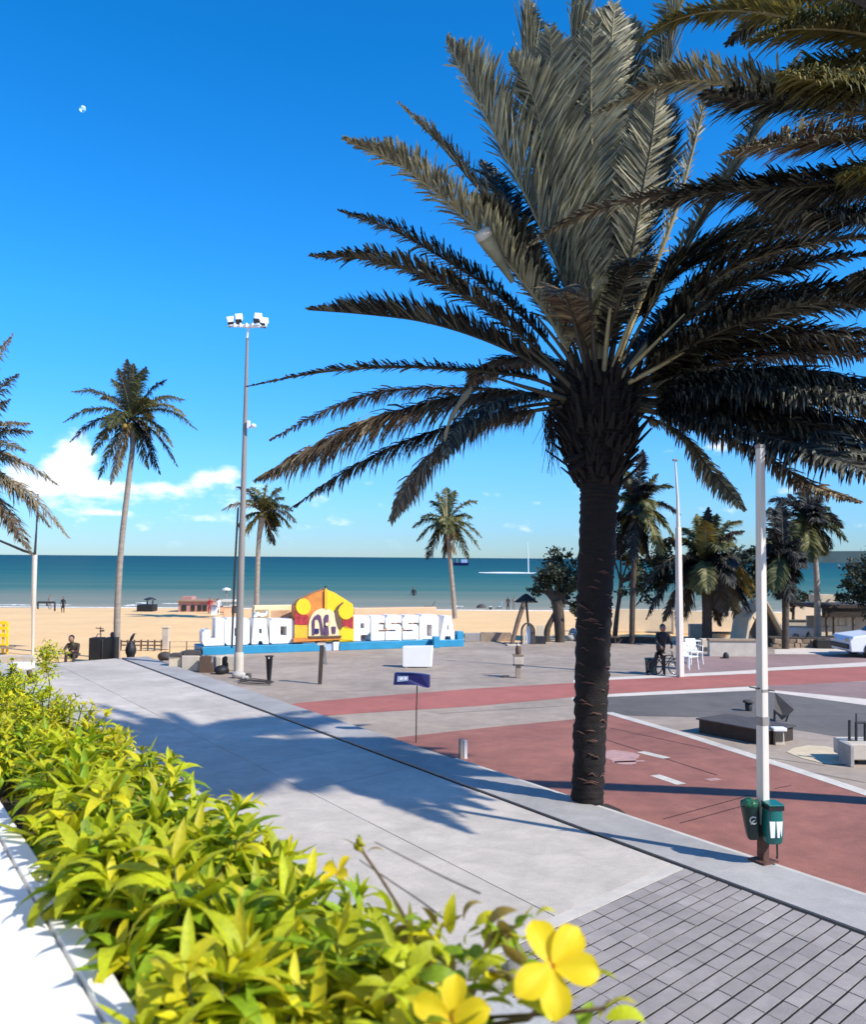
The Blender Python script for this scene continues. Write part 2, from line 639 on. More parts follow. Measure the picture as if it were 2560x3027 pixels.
# inner fine sheet and outer coarse sheets of the same land
struct(grid(-60, 60, -20, 84, 100, 90, sand_z), 'sand_beach', 'sand', 'smooth pale orange sand beach between the plaza and the sea')
mb = MB()
for (x0, x1, y0, y1) in ((-900, -60, -400, 84), (60, 900, -400, 84), (-60, 60, -400, -20)):
    mb.add(*[(lambda g: (g.v, g.f))(grid(x0, x1, y0, y1, 8, 30, lambda x, y: sand_z(0, y) if y < 40 else -0.03 - 0.39 * max(0, (y - 44) / (SHORE - 44)) ** 1.3))][0])
struct(mb, 'ground', 'sand', 'pale sandy ground running on along the coast')
mb = MB()
ys = [66, 71, 80, 95, 120, 160, 240, 400, 800, 2000, 6000, 26000]
vv, ff = [], []
for y in ys:
    w = max(900, y * 1.4)
    vv += [(-w, y, SEA_Z), (w, y, SEA_Z)]
for i in range(len(ys) - 1):
    ff.append((2 * i, 2 * i + 1, 2 * i + 3, 2 * i + 2))
mb.add(vv, ff)
struct(mb, 'sea', 'sea_water', 'flat blue green sea reaching to the horizon')

# low headland on the horizon at the right
mb = MB()
hp = [(1900, 1651), (2010, 1646), (2130, 1640), (2250, 1634), (2360, 1630), (2470, 1629), (2600, 1628), (2800, 1624), (3000, 1620)]
front, back = [], []
for i, (px, py) in enumerate(hp):
    t = P(px, py, 1500)
    front += [Vector((t.x, 1480, -1)), t]
    back.append(Vector((t.x + 40, 1900, -1)))
v = front + back
f = []
n = len(hp)
for i in range(n - 1):
    f.append((2 * i, 2 * i + 2, 2 * i + 3, 2 * i + 1))
    f.append((2 * i + 1, 2 * i + 3, 2 * n + i + 1, 2 * n + i))
mb.add(v, f)
struct(mb, 'hills', 'headland', 'low dark headland on the horizon at the right')


def sheet(name, px_poly, z, mat, label, extra=(), kind='structure'):
    pts = [G(px, py, z) for px, py in px_poly] + [Vector((x, y, z)) for x, y in extra]
    mb = MB()
    mb.add(pts, [tuple(range(len(pts)))])
    o = mb.build(name, mat)
    if o.data.polygons[0].normal.z < 0:
        o.data.flip_normals()
    return tag(o, label, kind=kind)


def band(name, top, low, z, mat, label):
    """a strip between two px polylines of equal length"""
    v = [G(x, y, z) for x, y in top] + [G(x, y, z) for x, y in low]
    n = len(top)
    mb = MB()
    mb.add(v, [(i, n + i, n + i + 1, i + 1) for i in range(n - 1)])
    return tag(mb.build(name, mat), label, kind='structure')


# plaza: one paved sheet at z = 0
mb = MB()
pz = [(-9.2, 30.5), (-9.6, 34.0), (-8.9, 36.0), (1.5, 40.2), (6.0, 40.9), (14, 41.5), (30, 41.5), (45, 40), (45, -20), (4, -20), (4.6, 9.0)]
mb.add([(x, y, 0.0) for x, y in pz], [tuple(range(len(pz) - 1, -1, -1))])
struct(mb, 'plaza', 'plaza_paving', 'wide beige paved plaza in front of the beach')

sheet('asphalt_area', [(1745, 2070), (1783, 2058), (2150, 2042), (2246, 2040), (2400, 2062), (2560, 2084), (2900, 2128), (2900, 2260), (2510, 2182), (2334, 2153), (2065, 2119), (1870, 2115), (1745, 2108)], 0.004, 'asphalt', 'dark grey asphalt area behind the long block')
band('white_edging', [(2246, 2036), (2400, 2050), (2560, 2066), (2900, 2104)], [(2246, 2041), (2400, 2062), (2560, 2084), (2900, 2128)], 0.008, 'cream_line', 'pale curved edging line beyond the asphalt')
band('red_path', [(780, 2094), (883, 2077), (1100, 2058), (1400, 2035), (1694, 2018), (1783, 2010), (2236, 1990), (2275, 1983), (2560, 1970), (2900, 1958)],
     [(780, 2134), (985, 2113), (1100, 2105), (1400, 2087), (1694, 2060), (1783, 2051), (2236, 2026), (2330, 2024), (2560, 2012), (2900, 2004)], 0.004, 'red_paving_bright', 'far band of red paving crossing the plaza')
band('pale_kerb_line', [(1690, 2061), (1783, 2052), (2236, 2028)], [(1690, 2070), (1783, 2060), (2236, 2040)], 0.008, 'cream_line', 'pale line along the near side of the far red band')
band('pale_path_edge', [(1694, 2010), (1783, 2003), (2236, 1980), (2275, 1973), (2560, 1957), (2900, 1944)], [(1694, 2018), (1783, 2010), (2236, 1990), (2275, 1982), (2560, 1969), (2900, 1957)], 0.008, 'cream_line', 'pale edging along the far side of the red band')
band('pink_path', [(2010, 1940), (2275, 1934), (2560, 1936), (2900, 1938)], [(2010, 1994), (2275, 1972), (2560, 1956), (2900, 1943)], 0.004, 'pink_paving', 'dusty pink paved strip beyond the red band')
band('cream_path', [(2290, 1919), (2430, 1913), (2560, 1913), (2900, 1913)], [(2290, 1933), (2430, 1933), (2560, 1935), (2900, 1937)], 0.006, 'cream_line', 'cream paved strip in front of the stone wall')
band('pink_asphalt', [(2275, 2026), (2560, 2014), (2900, 2006)], [(2275, 2038), (2560, 2062), (2900, 2100)], 0.004, 'pink_paving', 'greyish pink paving between red band and white line')

# the near red cycle path, with its white border line
wl_px = [(1700, 2082), (1783, 2106), (1900, 2140), (2031, 2178), (2264, 2253), (2400, 2297), (2560, 2351), (2800, 2437)]
red = [(1100, 2190), (1190, 2177), (1450, 2149), (1690, 2126)]
sheet('cycle_path', red + wl_px[1:], 0.004, 'red_paving', 'near red cycle path beside the walkway', extra=[(9.5, 8.0), (6.0, 6.5), (4.0, 9.5), (-2.2, 19.0)])
top = [G(x, y, 0.009) for x, y in wl_px[1:]]
v, f = [], []
for i, p in enumerate(top):
    t = (top[min(i + 1, len(top) - 1)] - top[max(i - 1, 0)]).normalized()
    nn = Vector((-t.y, t.x, 0))
    v += [p, p + nn * 0.26]
for i in range(len(top) - 1):
    f.append((2 * i, 2 * i + 2, 2 * i + 3, 2 * i + 1))
mb = MB()
mb.add(v, f)
struct(mb, 'white_border_line', 'white_line', 'white border line along the near red cycle path')


def dash(name, a, b, w, label, mat='white_line'):
    a, b = G(*a, 0.009), G(*b, 0.009)
    t = (b - a).normalized()
    s = Vector((-t.y, t.x, 0)) * w / 2
    mb = MB()
    mb.add([a - s, b - s, b + s, a + s], [(0, 1, 2, 3)])
    return tag(mb.build(name, mat), label, kind='structure')


dash('lane_dash', (1893, 2221), (1972, 2240), 0.20, 'white lane dash on the red path, farther of two')
dash('lane_dash', (1936, 2290), (2015, 2317), 0.20, 'white lane dash on the red path, nearer of two')
M('worn_paint', (0.46, 0.27, 0.24), 0.85, 0.2, 5.0)
mb = MB()
c = G(1834, 2237, 0.009)
pts = [c + Vector((math.cos(a) * (.34 + .1 * math.sin(3 * a)), math.sin(a) * .62, 0)) for a in [k * math.pi / 9 for k in range(18)]]
mb.add(pts, [tuple(range(18))])
struct(mb, 'worn_marking', 'worn_paint', 'worn pink marking beside the trunk on the red path')
dash('worn_marking', (1810, 2252), (1905, 2248), 0.10, 'thin worn streak below the marking on the red path', 'worn_paint')
dash('worn_marking', (2100, 2300), (2118, 2306), 0.25, 'small pale patch right of the nearer lane dash', 'worn_paint')
# joint lines sawn in the red surface
for a, b in (((1960, 2420), (2215, 2350)), ((2010, 2432), (2200, 2380)), ((1790, 2185), (2120, 2290)), ((1800, 2150), (2100, 2215)), ((2290, 2330), (2340, 2320))):
    dash('saw_joint', a, b, 0.018, 'thin dark saw joint in the near red path', 'joint')

for a, b in (((1240, 2006), (1500, 2000)), ((1400, 1991), (1700, 1984)), ((1570, 1964), (1700, 1960)), ((1560, 1947), (1700, 1945)), ((1785, 1975), (1925, 1982)), ((1060, 1962), (1180, 1960)), ((930, 2045), (1100, 2040)), ((1500, 1930), (1720, 1928)), ((760, 1965), (930, 1960)), ((1300, 2108), (1690, 2084)), ((2300, 2262), (2560, 2312)), ((2270, 2238), (2440, 2262))):
    dash('paving_joint', a, b, 0.022, 'thin dark joint across the beige plaza paving', 'asphalt')

# pale sandy bed at the right
sheet('bare_ground', [(2325, 2222), (2345, 2210), (2390, 2202), (2440, 2205), (2505, 2220), (2505, 2258), (2450, 2259), (2420, 2252), (2370, 2240)], 0.008, 'bare_soil', 'pale sandy bed between the white table and the bench')

# ------------------------------------------------------------------ raised walkway: frame of reference along its edge
AO = Vector((-0.87, 2.27, 0))
AA = Vector((-0.545, 0.838, 0)).normalized()     # along, away from the camera
AN = Vector((0.838, 0.545, 0)).normalized()      # across, towards the plaza
WZ = 0.15


def W(a, n, z=0.0):
    return AO + AA * a + AN * n + Z * z


SH = 0.21                                        # joints run slightly askew


def WS(a, n, z=0.0):
    return W(a + SH * (n - 7.65), n, z)


A_END = 29.6
mb = MB()
mb.hexa([W(-12, 0.9, -0.2), W(-12, 8.72, -0.2), W(A_END, 8.72, -0.2), W(A_END, 0.9, -0.2), W(-12, 0.9, 0.141), W(-12, 8.60, 0.141), W(A_END, 8.60, 0.141), W(A_END, 0.9, 0.141)])
walk = struct(mb, 'walkway', 'joint', 'raised grey concrete walkway running along the planter to the beach')


def piece(a0, a1, n0, n1, z0, z1, g, fn=WS, jig=0.0, gn=None):
    dz = random.uniform(-jig, jig)
    gn = g if gn is None else gn
    a0, a1, n0, n1 = a0 + g, a1 - g, n0 + gn, n1 - gn
    m = MB()
    m.hexa([fn(a0, n1, z0), fn(a1, n1, z0), fn(a1, n0, z0), fn(a0, n0, z0), fn(a0, n1, z1 + dz), fn(a1, n1, z1 + dz + random.uniform(-jig, jig)), fn(a1, n0, z1 + dz), fn(a0, n0, z1 + dz)][0:8])
    return m


# small pavers near the camera
PA0, PA1 = 1.3, 4.9
rows = 23
rw = (PA1 - PA0) / rows
for i in range(rows):
    a0 = PA0 + i * rw
    off = 0.0
    n1 = 7.66
    k = 0
    while n1 > 3.85:
        ln = 0.29
        n0 = n1 - ln
        if (i * 97 + k * 31) % 5 == 0 and n0 > 4:   # some long ones
            pass
        p = piece(a0, a0 + rw, n0, n1, 0.105, WZ, 0.013, WS, 0.0035, 0.004)
        p.build('paver', 'paver', walk)
        n1 = n0
        k += 1
# a plain band closes the small pavers, then big cast slabs
piece(PA1, PA1 + 0.18, 3.86, 7.66, 0.105, WZ + .002, 0.006).build('edging_slab', 'kerb_stone', walk)
a = PA1 + 0.18
while a < A_END - 0.4:
    la = 1.9
    a1 = min(a + la, A_END + .2)
    for (n0, n1) in ((0.95, 3.3), (3.3, 5.5), (5.5, 7.66)):
        piece(a, a1, n0, n1, 0.105, WZ, 0.007, WS, 0.0015).build('slab', 'slab', walk)
    a = a1
piece(-11, PA0, 0.95, 7.66, 0.105, WZ, 0.004).build('slab', 'slab', walk)
piece(PA0, PA1 + .18, 0.95, 3.86, 0.105, WZ, 0.004).build('slab', 'slab', walk)
# outer strip of cast concrete, then a pale kerb stone row
a = -11
while a < A_END - 0.2:
    a1 = min(a + 3.1, A_END + 0.15)
    piece(a, a1, 7.73, 8.60, 0.105, WZ + 0.012, 0.003, W).build('edge_slab', 'strip_concrete', walk)
    a = a1
a = -11
while a < 11:
    piece(a, a + 1.0, 8.605, 8.73, -0.1, WZ - 0.012, 0.003, W).build('kerb_stone', 'kerb_stone', walk)
    a += 1.0

# ------------------------------------------------------------------ terrace and planter in front of the camera
RZ = CAM.z - 0.95                                # rim height
t = thing('terrace_wall', 'smooth white terrace ledge beside the foreground plants', 'wall', W(0, -.3, 0))
mb = MB()
mb.hexa([W(-3, 0.04, 0), W(16, 0.04, 0), W(16, -1.2, 0), W(-3, -1.2, 0), W(-3, 0.04, RZ - .03), W(16, 0.04, RZ - .03), W(16, -1.2, RZ - .03), W(-3, -1.2, RZ - .03)])
mb.build('wall', 'white_paint', t)
mb = MB()
mb.hexa([W(-3, 0.05, RZ - .03), W(16, 0.05, RZ - .03), W(16, -0.016, RZ - .03), W(-3, -0.016, RZ - .03), W(-3, 0.05, RZ), W(16, 0.05, RZ), W(16, -0.016, RZ), W(-3, -0.016, RZ)])
mb.build('rim', 'white_paint', t, bevel=0.006)
mb = MB()
mb.hexa([W(-3, -.024, RZ - .03), W(16, -.024, RZ - .03), W(16, -1.22, RZ - .03), W(-3, -1.22, RZ - .03), W(-3, -.024, RZ - .002), W(16, -.024, RZ - .002), W(16, -1.22, RZ + .004), W(-3, -1.22, RZ + .004)])
mb.build('ledge_top', 'white_paint', t, bevel=0.004)

t = thing('bounce_building', 'unseen white two storey building added outside the left edge to bounce sunlight', 'building', W(6, -2.2, 0))
BW = -2.2  # added unseen building; its sunlit wall bounces light into the walkway shade
levels = ((0, .15, 2.2), (2.2, 3.0, 5.2), (5.2, 6.1, 8.3))
bays = [(-9 + 3.2 * k, -9 + 3.2 * k + 3.2) for k in range(12)]
a_lo, a_hi = bays[0][0], bays[-1][1]


def wb(a0, a1, n0, n1, z0, z1, name, mat, parent, bevel=0):
    mb = MB()
    mb.hexa([W(a0, n1, z0), W(a1, n1, z0), W(a1, n0, z0), W(a0, n0, z0), W(a0, n1, z1), W(a1, n1, z1), W(a1, n0, z1), W(a0, n0, z1)])
    return mb.build(name, mat, parent, bevel=bevel)


wb(a_lo, a_hi, BW - 8, BW - .35, 0, 9.0, 'core', 'white_paint', t)
for z0, z1 in ((0, 2.9), (4.9, 6.2), (8.1, 9.2)):
    wb(a_lo, a_hi, BW - .348, BW, z0, z1, 'wall', 'white_paint', t)
for z0, z1 in ((2.9, 4.9), (6.2, 8.1)):
    for a0, a1 in bays:
        wb(a0, a0 + .8, BW - .348, BW - .002, z0, z1, 'pier', 'white_paint', t)
        wb(a1 - .8, a1, BW - .348, BW - .002, z0, z1, 'pier', 'white_paint', t)
        fr_ = wb(a0 + .8, a1 - .8, BW - .28, BW - .22, z0, z0 + .07, 'window', 'grey_metal', t)
        wb(a0 + .8, a1 - .8, BW - .25, BW - .24, z0 + .07, z1, 'pane', 'glass_dark', fr_)
        wb((a0 + a1) / 2 - .03, (a0 + a1) / 2 + .03, BW - .28, BW - .22, z0 + .07, z1, 'mullion', 'grey_metal', fr_)
wb(a_lo - .1, a_hi + .1, BW - 8.1, BW + .12, 9.2, 9.4, 'parapet', 'white_paint', t, .02)
wb(a_lo, 16, BW, -1.23, RZ - 1.25, RZ - 1.1, 'terrace_floor', 'pale_stone', t)
t = thing('planter', 'long concrete planter trough holding the yellow green shrubs', 'planter', W(0, .7, 0))
mb = MB()
mb.hexa([W(-3, 0.80, 0.15), W(12, 0.80, 0.15), W(12, 0.055, 0.15), W(-3, 0.055, 0.15), W(-3, 0.80, RZ - .22), W(12, 0.80, RZ - .22), W(12, 0.055, RZ - .22), W(-3, 0.055, RZ - .22)])
mb.build('trough', 'planter_concrete', t)
mb = MB()
for a in range(-3, 12):
    mb = MB()
    mb.hexa([W(a + .004, 0.82, RZ - .22), W(a + .996, 0.82, RZ - .22), W(a + .996, 0.665, RZ - .22), W(a + .004, 0.665, RZ - .22), W(a + .004, 0.82, RZ - .05), W(a + .996, 0.82, RZ - .05), W(a + .996, 0.665, RZ - .05), W(a + .004, 0.665, RZ - .05)])
    mb.build('coping', 'planter_concrete', t, bevel=0.008)
mb = MB()
vv, ff = [], []
for i in range(61):
    for j in range(7):
        a, n = -3 + i * .25, 0.056 + j * .1015
        vv.append(W(a, n, RZ - .16 + .03 * noise.noise(Vector((a * 4, n * 9, 0)))))
for i in range(60):
    for j in range(6):
        q = i * 7 + j
        ff.append((q, q + 1, q + 8, q + 7))
mb.add(vv, ff, 0, True)
mb.build('soil', 'soil', t)

# ------------------------------------------------------------------ shrubs in the planter
def leaf_mesh(name, mat, length, width, curl, fold, seed):
    rng = random.Random(seed)
    mb = MB()
    n = 6
    rows_ = []
    tw = rng.uniform(-.25, .25)
    for i in range(n + 1):
        t = i / n
        w = width * .5 * (math.sin(math.pi * min(1, t ** .8)) ** .75 if 0 < t < 1 else 0.04)
        if i == 0:
            w = width * .05
        ang = curl * t * t
        y = length * (math.sin(ang) / ang if abs(ang) > 1e-4 else 1) * t
        z = -length * ((1 - math.cos(ang)) / ang if abs(ang) > 1e-4 else 0) * t
        rows_.append([Vector((-w * math.cos(tw * t), y, z + w * fold)), Vector((0, y, z)), Vector((w * math.cos(tw * t), y, z + w * fold + w * math.sin(tw * t)))])
    v = [p for r in rows_ for p in r]
    f = []
    for i in range(n):
        for j in range(2):
            q = i * 3 + j
            f.append((q, q + 1, q + 4, q + 3))
    mb.add(v, f, 0, True)
    return mb.mesh(name, mat)


LEAVES = {}
for mat in ('hedge_leaf', 'hedge_leaf_deep', 'hedge_leaf_gold', 'dry_leaf'):
    LEAVES[mat] = [leaf_mesh('leaf', mat, 1.0, w, c, fo, i) for i, (w, c, fo) in enumerate(((.24, .5, .35), (.28, 1.1, .25), (.22, -.2, .45), (.30, 1.6, .2), (.26, .8, .5)))]


def frame(d, twist, rng):
    d = d.normalized()
    x = d.cross(Z)
    x = x.normalized() if x.length > .05 else Vector((1, 0, 0))
    z = x.cross(d)
    q = Matrix((x, d, z)).transposed()
    return q @ Matrix.Rotation(twist, 3, 'Y')


def shrub(base, height, spread, shoots, whorls, per, size, label, seed, gold=0.15, deep=0.3, joined=False, small=False):
    rng = random.Random(seed)
    root = thing('shrub', label, 'shrub', base, 'shrubs filling the planter')
    st = MB()
    jm = MB()
    jmats = ['hedge_leaf', 'hedge_leaf_deep', 'hedge_leaf_gold']
    tips = []
    for s in range(shoots):
        a = rng.uniform(0, 6.283)
        r = spread * math.sqrt(rng.random())
        top = Vector(base) + Vector((math.cos(a) * r, math.sin(a) * r, height * (1 - .45 * (r / spread) ** 2) * rng.uniform(.72, 1.08)))
        mid = Vector(base) * .5 + top * .5 + Vector((math.cos(a) * r * .15, math.sin(a) * r * .15, height * .06))
        pts = sample([Vector(base) + Vector((math.cos(a), math.sin(a), 0)) * spread * .15, mid, top], 6)
        st.tube(pts, [.006, .0055, .005, .0045, .004, .003, .002], 5, 0, cap=False)
        tips.append((top, (pts[-1] - pts[-3]).normalized()))
        g = rng.random()
        for w in range(whorls):
            t = 1 - w * .17 - rng.uniform(0, .05)
            i = t * 6
            p = pts[int(i)].lerp(pts[min(6, int(i) + 1)], i - int(i))
            T = (pts[min(6, int(i) + 1)] - pts[max(0, int(i) - 1)]).normalized()
            ph = rng.uniform(0, 6.283)
            X = T.orthogonal().normalized()
            Y = T.cross(X)
            for k in range(per):
                an = ph + 6.283 * k / per + rng.uniform(-.35, .35)
                tilt = (0.95 if w == 0 else .45 if w == 1 else .15) + rng.uniform(-.3, .3)
                d = (X * math.cos(an) + Y * math.sin(an) + T * tilt + Z * .12).normalized()
                ln = size * rng.uniform(.5, 1.25) * (.75 if w == 0 else 1)
                q = frame(d, rng.uniform(-.5, .5), rng)
                u = rng.random()
                mat = 'hedge_leaf_gold' if (u < gold or (w == 0 and u < gold * 2)) else ('hedge_leaf_deep' if (u > 1 - deep * (.6 + .35 * w)) else 'hedge_leaf')
                if not joined and w >= 2 and rng.random() < .10:
                    mat = 'dry_leaf'
                me = LEAVES[mat][rng.randrange(5)]
                if joined:
                    o = len(jm.v)
                    jm.v += [p + q @ (vv_.co * ln) for vv_ in me.vertices]
                    for pl in me.polygons:
                        jm.f.append([o + i_ for i_ in pl.vertices])
                        jm.m.append(jmats.index(mat))
                        jm.s.append(True)
                else:
                    lo = bpy.data.objects.new('leaf', me)
                    C.objects.link(lo)
                    lo.parent = root
                    lo.matrix_local = Matrix.Translation(p - Vector(base)) @ q.to_4x4() @ Matrix.Scale(ln, 4)
    st.build('stem', 'stem', root)
    if joined:
        o = jm.build('foliage', jmats, root)
        o['kind'] = 'stuff'
    return root, tips


SB = RZ - .15
near = [
    # a, n, height, spread, shoots, size, label
    (-0.95, .36, .30, .20, 9, .105, 'shrub at the very bottom edge of the photo, right of the white ledge corner'),
    (-0.60, .16, .30, .17, 9, .110, 'shrub whose leaves hang over the white rim at the bottom'),
    (-0.62, .46, .31, .20, 10, .115, 'bright shrub left of the yellow blossoms at the bottom'),
    (-0.22, .22, .36, .18, 10, .125, 'shrub with a big star rosette leaning over the white ledge'),
    (-0.20, .52, .33, .17, 9, .105, 'shrub behind the dry brown leaves beside the walkway'),
    (0.20, .16, .36, .18, 10, .120, 'shrub with upright strap leaves beside the white ledge'),
    (0.22, .46, .35, .19, 10, .110, 'shrub with dense whorls in the middle of the planter'),
    (0.62, .24, .36, .20, 10, .115, 'shrub with long arching leaves behind the star rosette'),
    (0.66, .54, .33, .17, 9, .100, 'shrub at the walkway side with a curled dark leaf'),
    (1.10, .20, .35, .20, 10, .115, 'lush shrub near the left edge, above the ledge'),
    (1.14, .50, .33, .20, 9, .100, 'shrub with pale upright leaves facing the walkway'),
    (1.65, .30, .34, .22, 10, .105, 'leafy mid green shrub half way along the planter'),
]
for i, (a, n, h, sp, sh, size, lab) in enumerate(near):
    g = .14 if i not in (1, 2) else .22
    root, tips = shrub(tuple(W(a, n, SB)), h, sp, int(sh * 1.15), 4, 6, size * 1.42, lab, 100 + i, gold=g, deep=.30)
far = [
    (1.75, .60, .30, .20, 'shrub with olive tips beside the pale walkway'),
    (2.25, .22, .34, .24, 'broad leaved shrub at the left edge of the photo'),
    (2.35, .56, .31, .22, 'golden fine leaved shrub on the walkway side'),
    (2.95, .28, .32, .24, 'yellow green shrub behind the broad leaved one'),
    (3.05, .60, .30, .22, 'shrub with tiny golden leaves at the planter edge'),
    (3.65, .34, .30, .25, 'bushy lime shrub left of the golden ones'),
    (3.80, .62, .26, .24, 'sparse twiggy shrub spilling towards the walkway'),
    (4.40, .34, .29, .26, 'light green shrub below the cut branch'),
    (4.65, .62, .26, .24, 'thin grey green shrub under the walkway bend'),
    (5.20, .36, .30, .28, 'rounded shrub under the small sprig'),
    (5.45, .64, .27, .24, 'small leaved shrub next to the far walkway slab'),
    (6.10, .40, .30, .30, 'shrub at the far left end of the hedge'),
    (7.00, .40, .30, .32, 'last low shrub before the white blocks'),
]
for i, (a, n, h, sp, lab) in enumerate(far):
    gold = .55 if 'gold' in lab else .22
    shrub(tuple(W(a, n, SB)), h, sp, 24, 5, 6, .085 if i < 4 else .058, lab, 300 + i, gold=gold, deep=.28, joined=True)
# cut branch and small sprig at the far left
c = P(100, 2085, 7.3)
t = thing('cut_branch', 'sawn off mossy branch rising from the hedge at left', 'branch', c)
mb = MB()
mb.tube([c + Vector((.06, 0, -.45)), P(118, 2115, 7.3), P(97, 2040, 7.3), P(86, 1980, 7.3)], [.026, .022, .024, .022], 8)
mb.tube([P(104, 2062, 7.3), P(86, 2020, 7.25), P(60, 2006, 7.2), P(20, 2010, 7.1)], [.014, .012, .010, .007], 7)
mb.build('branch', 'woody_stem', t)
rng = random.Random(5)
c = P(150, 2070, 8.2)
root = thing('sprig', 'thin upright sprig of yellow leaves left of the black box', 'plant', c)
mb = MB()
spine = sample([c + Vector((0, 0, -.5)), P(146, 2020, 8.2), P(134, 1970, 8.2), P(140, 1912, 8.2)], 12)
side = sample([P(137, 1945, 8.2), P(160, 1926, 8.2), P(200, 1928, 8.2)], 6)
mb.tube(spine, .006, 5)
mb.tube(side, .004, 5)
mb.build('stem', 'stem', root)
jm = MB()
for p in [q for q in spine[5:] for _ in range(24)] + [q for q in side for _ in range(9)]:
    d = Vector((rng.gauss(0, 1), rng.gauss(0, 1), rng.gauss(.4, .8)))
    q = frame(d, rng.uniform(-1, 1), rng)
    me = LEAVES['hedge_leaf'][rng.randrange(5)]
    o = len(jm.v)
    off = Vector((rng.gauss(0, .035), rng.gauss(0, .03), rng.gauss(0, .03)))
    jm.v += [p + off + q @ (v_.co * rng.uniform(.045, .07)) for v_ in me.vertices]
    mi = rng.choice((0, 0, 1, 2, 2))
    for pl in me.polygons:
        jm.f.append([o + i_ for i_ in pl.vertices])
        jm.m.append(mi)
        jm.s.append(True)
o = jm.build('foliage', ['hedge_leaf', 'hedge_leaf_deep', 'hedge_leaf_gold'], root)
o['kind'] = 'stuff'


# blossoms
def petal_mesh(name, L_, Wd, mat, cup, seed):
    mb = MB()
    n, k = 8, 6
    rng = random.Random(seed)
    v, f = [], []
    for i in range(n + 1):
        t = i / n
        w = Wd * .5 * (0.14 + 0.86 * math.sin(math.pi * min(1, .04 + .80 * t ** .9)) ** 1.1) * (1 if i < n else .35) * (1 if i < n - 1 else .85)
        y = L_ * t * (1 - .10 * t)
        z = .45 * L_ * math.sin(t * 1.35) * cup - .22 * L_ * max(0, t - .55) ** 1.5
        for j in range(k + 1):
            u = j / k * 2 - 1
            v.append(Vector((u * w, y - .03 * L_ * abs(u) ** 2 * t, z + (abs(u) ** 2) * w * .30 + .010 * L_ * math.sin(5 * u + seed + 4 * t))))
    for i in range(n):
        for j in range(k):
            q = i * (k + 1) + j
            f.append((q, q + 1, q + k + 2, q + k + 1))
    mb.add(v, f, 0, True)
    return mb.mesh(name, mat)


def blossom(parent, pos, axis, diam, up, label, petals=5, phases=None, seed=0, open_=1.0):
    fl = bpy.data.objects.new('blossom', None)
    C.objects.link(fl)
    fl.parent = parent
    z = Vector(axis).normalized()
    x = Vector(up).cross(z).normalized()
    y = z.cross(x)
    q = Matrix((x, y, z)).transposed()
    fl.matrix_local = Matrix.Translation(Vector(pos) - wloc(parent)) @ q.to_4x4()
    if label:
        fl['label'] = label
    me = [petal_mesh('petal', diam * .60, diam * .38, 'petal', .50 / open_, seed + i) for i in range(2)]
    for i in range(petals):
        a = phases[i] if phases else 6.283 * i / petals
        p = bpy.data.objects.new('petal', me[i % 2])
        C.objects.link(p)
        p.parent = fl
        p.matrix_local = Matrix.Rotation(a, 4, 'Z') @ Matrix.Rotation(R(-18 + 9 * (i % 3)), 4, 'X') @ Matrix.Translation((0, diam * .03, 0.002 * i))
    mb = MB()
    mb.lathe((0, 0, 0), [(diam * .02, -diam * .42), (diam * .035, -diam * .3), (diam * .075, -diam * .10), (diam * .10, .0), (diam * .02, -.02 * diam)], 10, 0)
    o = bpy.data.objects.new('throat', mb.mesh('throat', 'petal_throat'))
    C.objects.link(o)
    o.parent = fl
    return fl


fb = W(-.45, .60, SB)
plant = thing('flowering_plant', 'plant with large yellow trumpet blossoms and dry leaves at the walkway side', 'plant', fb, 'shrubs filling the planter')
fd = 1.62
c0 = P(1632, 2855, fd)
mb = MB()
mb.tube(sample([W(-.5, .62, SB), P(1560, 3010, fd + .06), c0 + Vector((-.01, .06, -.03))], 6), .005, 6)
mb.tube(sample([fb, P(1250, 2870, 1.9), P(1180, 2680, 2.05), P(1075, 2520, 2.2), P(1060, 2490, 2.2)], 8), .004, 6)
mb.tube(sample([fb, P(1700, 2990, 1.6), P(1800, 2960, 1.62)], 6), .004, 6)
mb.build('stem', 'woody_stem', plant)
blossom(plant, c0, (CAM - c0).normalized() + Vector((.25, 0, .25)), .145, (0, 0, 1), 'widest open yellow blossom with four broad petals', 5, [R(14), R(-44), R(-104), R(176), R(120)], 3)
c1 = P(1000, 2580, 2.15)
blossom(plant, c1, Vector((-.5, -.4, .7)), .075, (0, 0, 1), 'small half closed yellow blossom', 4, None, 6, .5)
c2 = P(1335, 3012, 1.58)
blossom(plant, c2, Vector((-.2, -.75, .5)), .12, (0, 0, 1), 'pale yellow blossom at the bottom edge', 5, None, 8, .7)
c3 = P(1790, 2930, 1.62)
rng = random.Random(11)


def put_leaf(mat, p, d, ln, tw=0.0, k=None, wide=1.0):
    me = LEAVES[mat][rng.randrange(5) if k is None else k]
    lo = bpy.data.objects.new('leaf', me)
    C.objects.link(lo)
    lo.parent = plant
    lo.matrix_local = Matrix.Translation(Vector(p) - Vector(fb)) @ frame(Vector(d), tw, rng).to_4x4() @ Matrix.Diagonal((ln * wide, ln, ln, 1))
    return lo


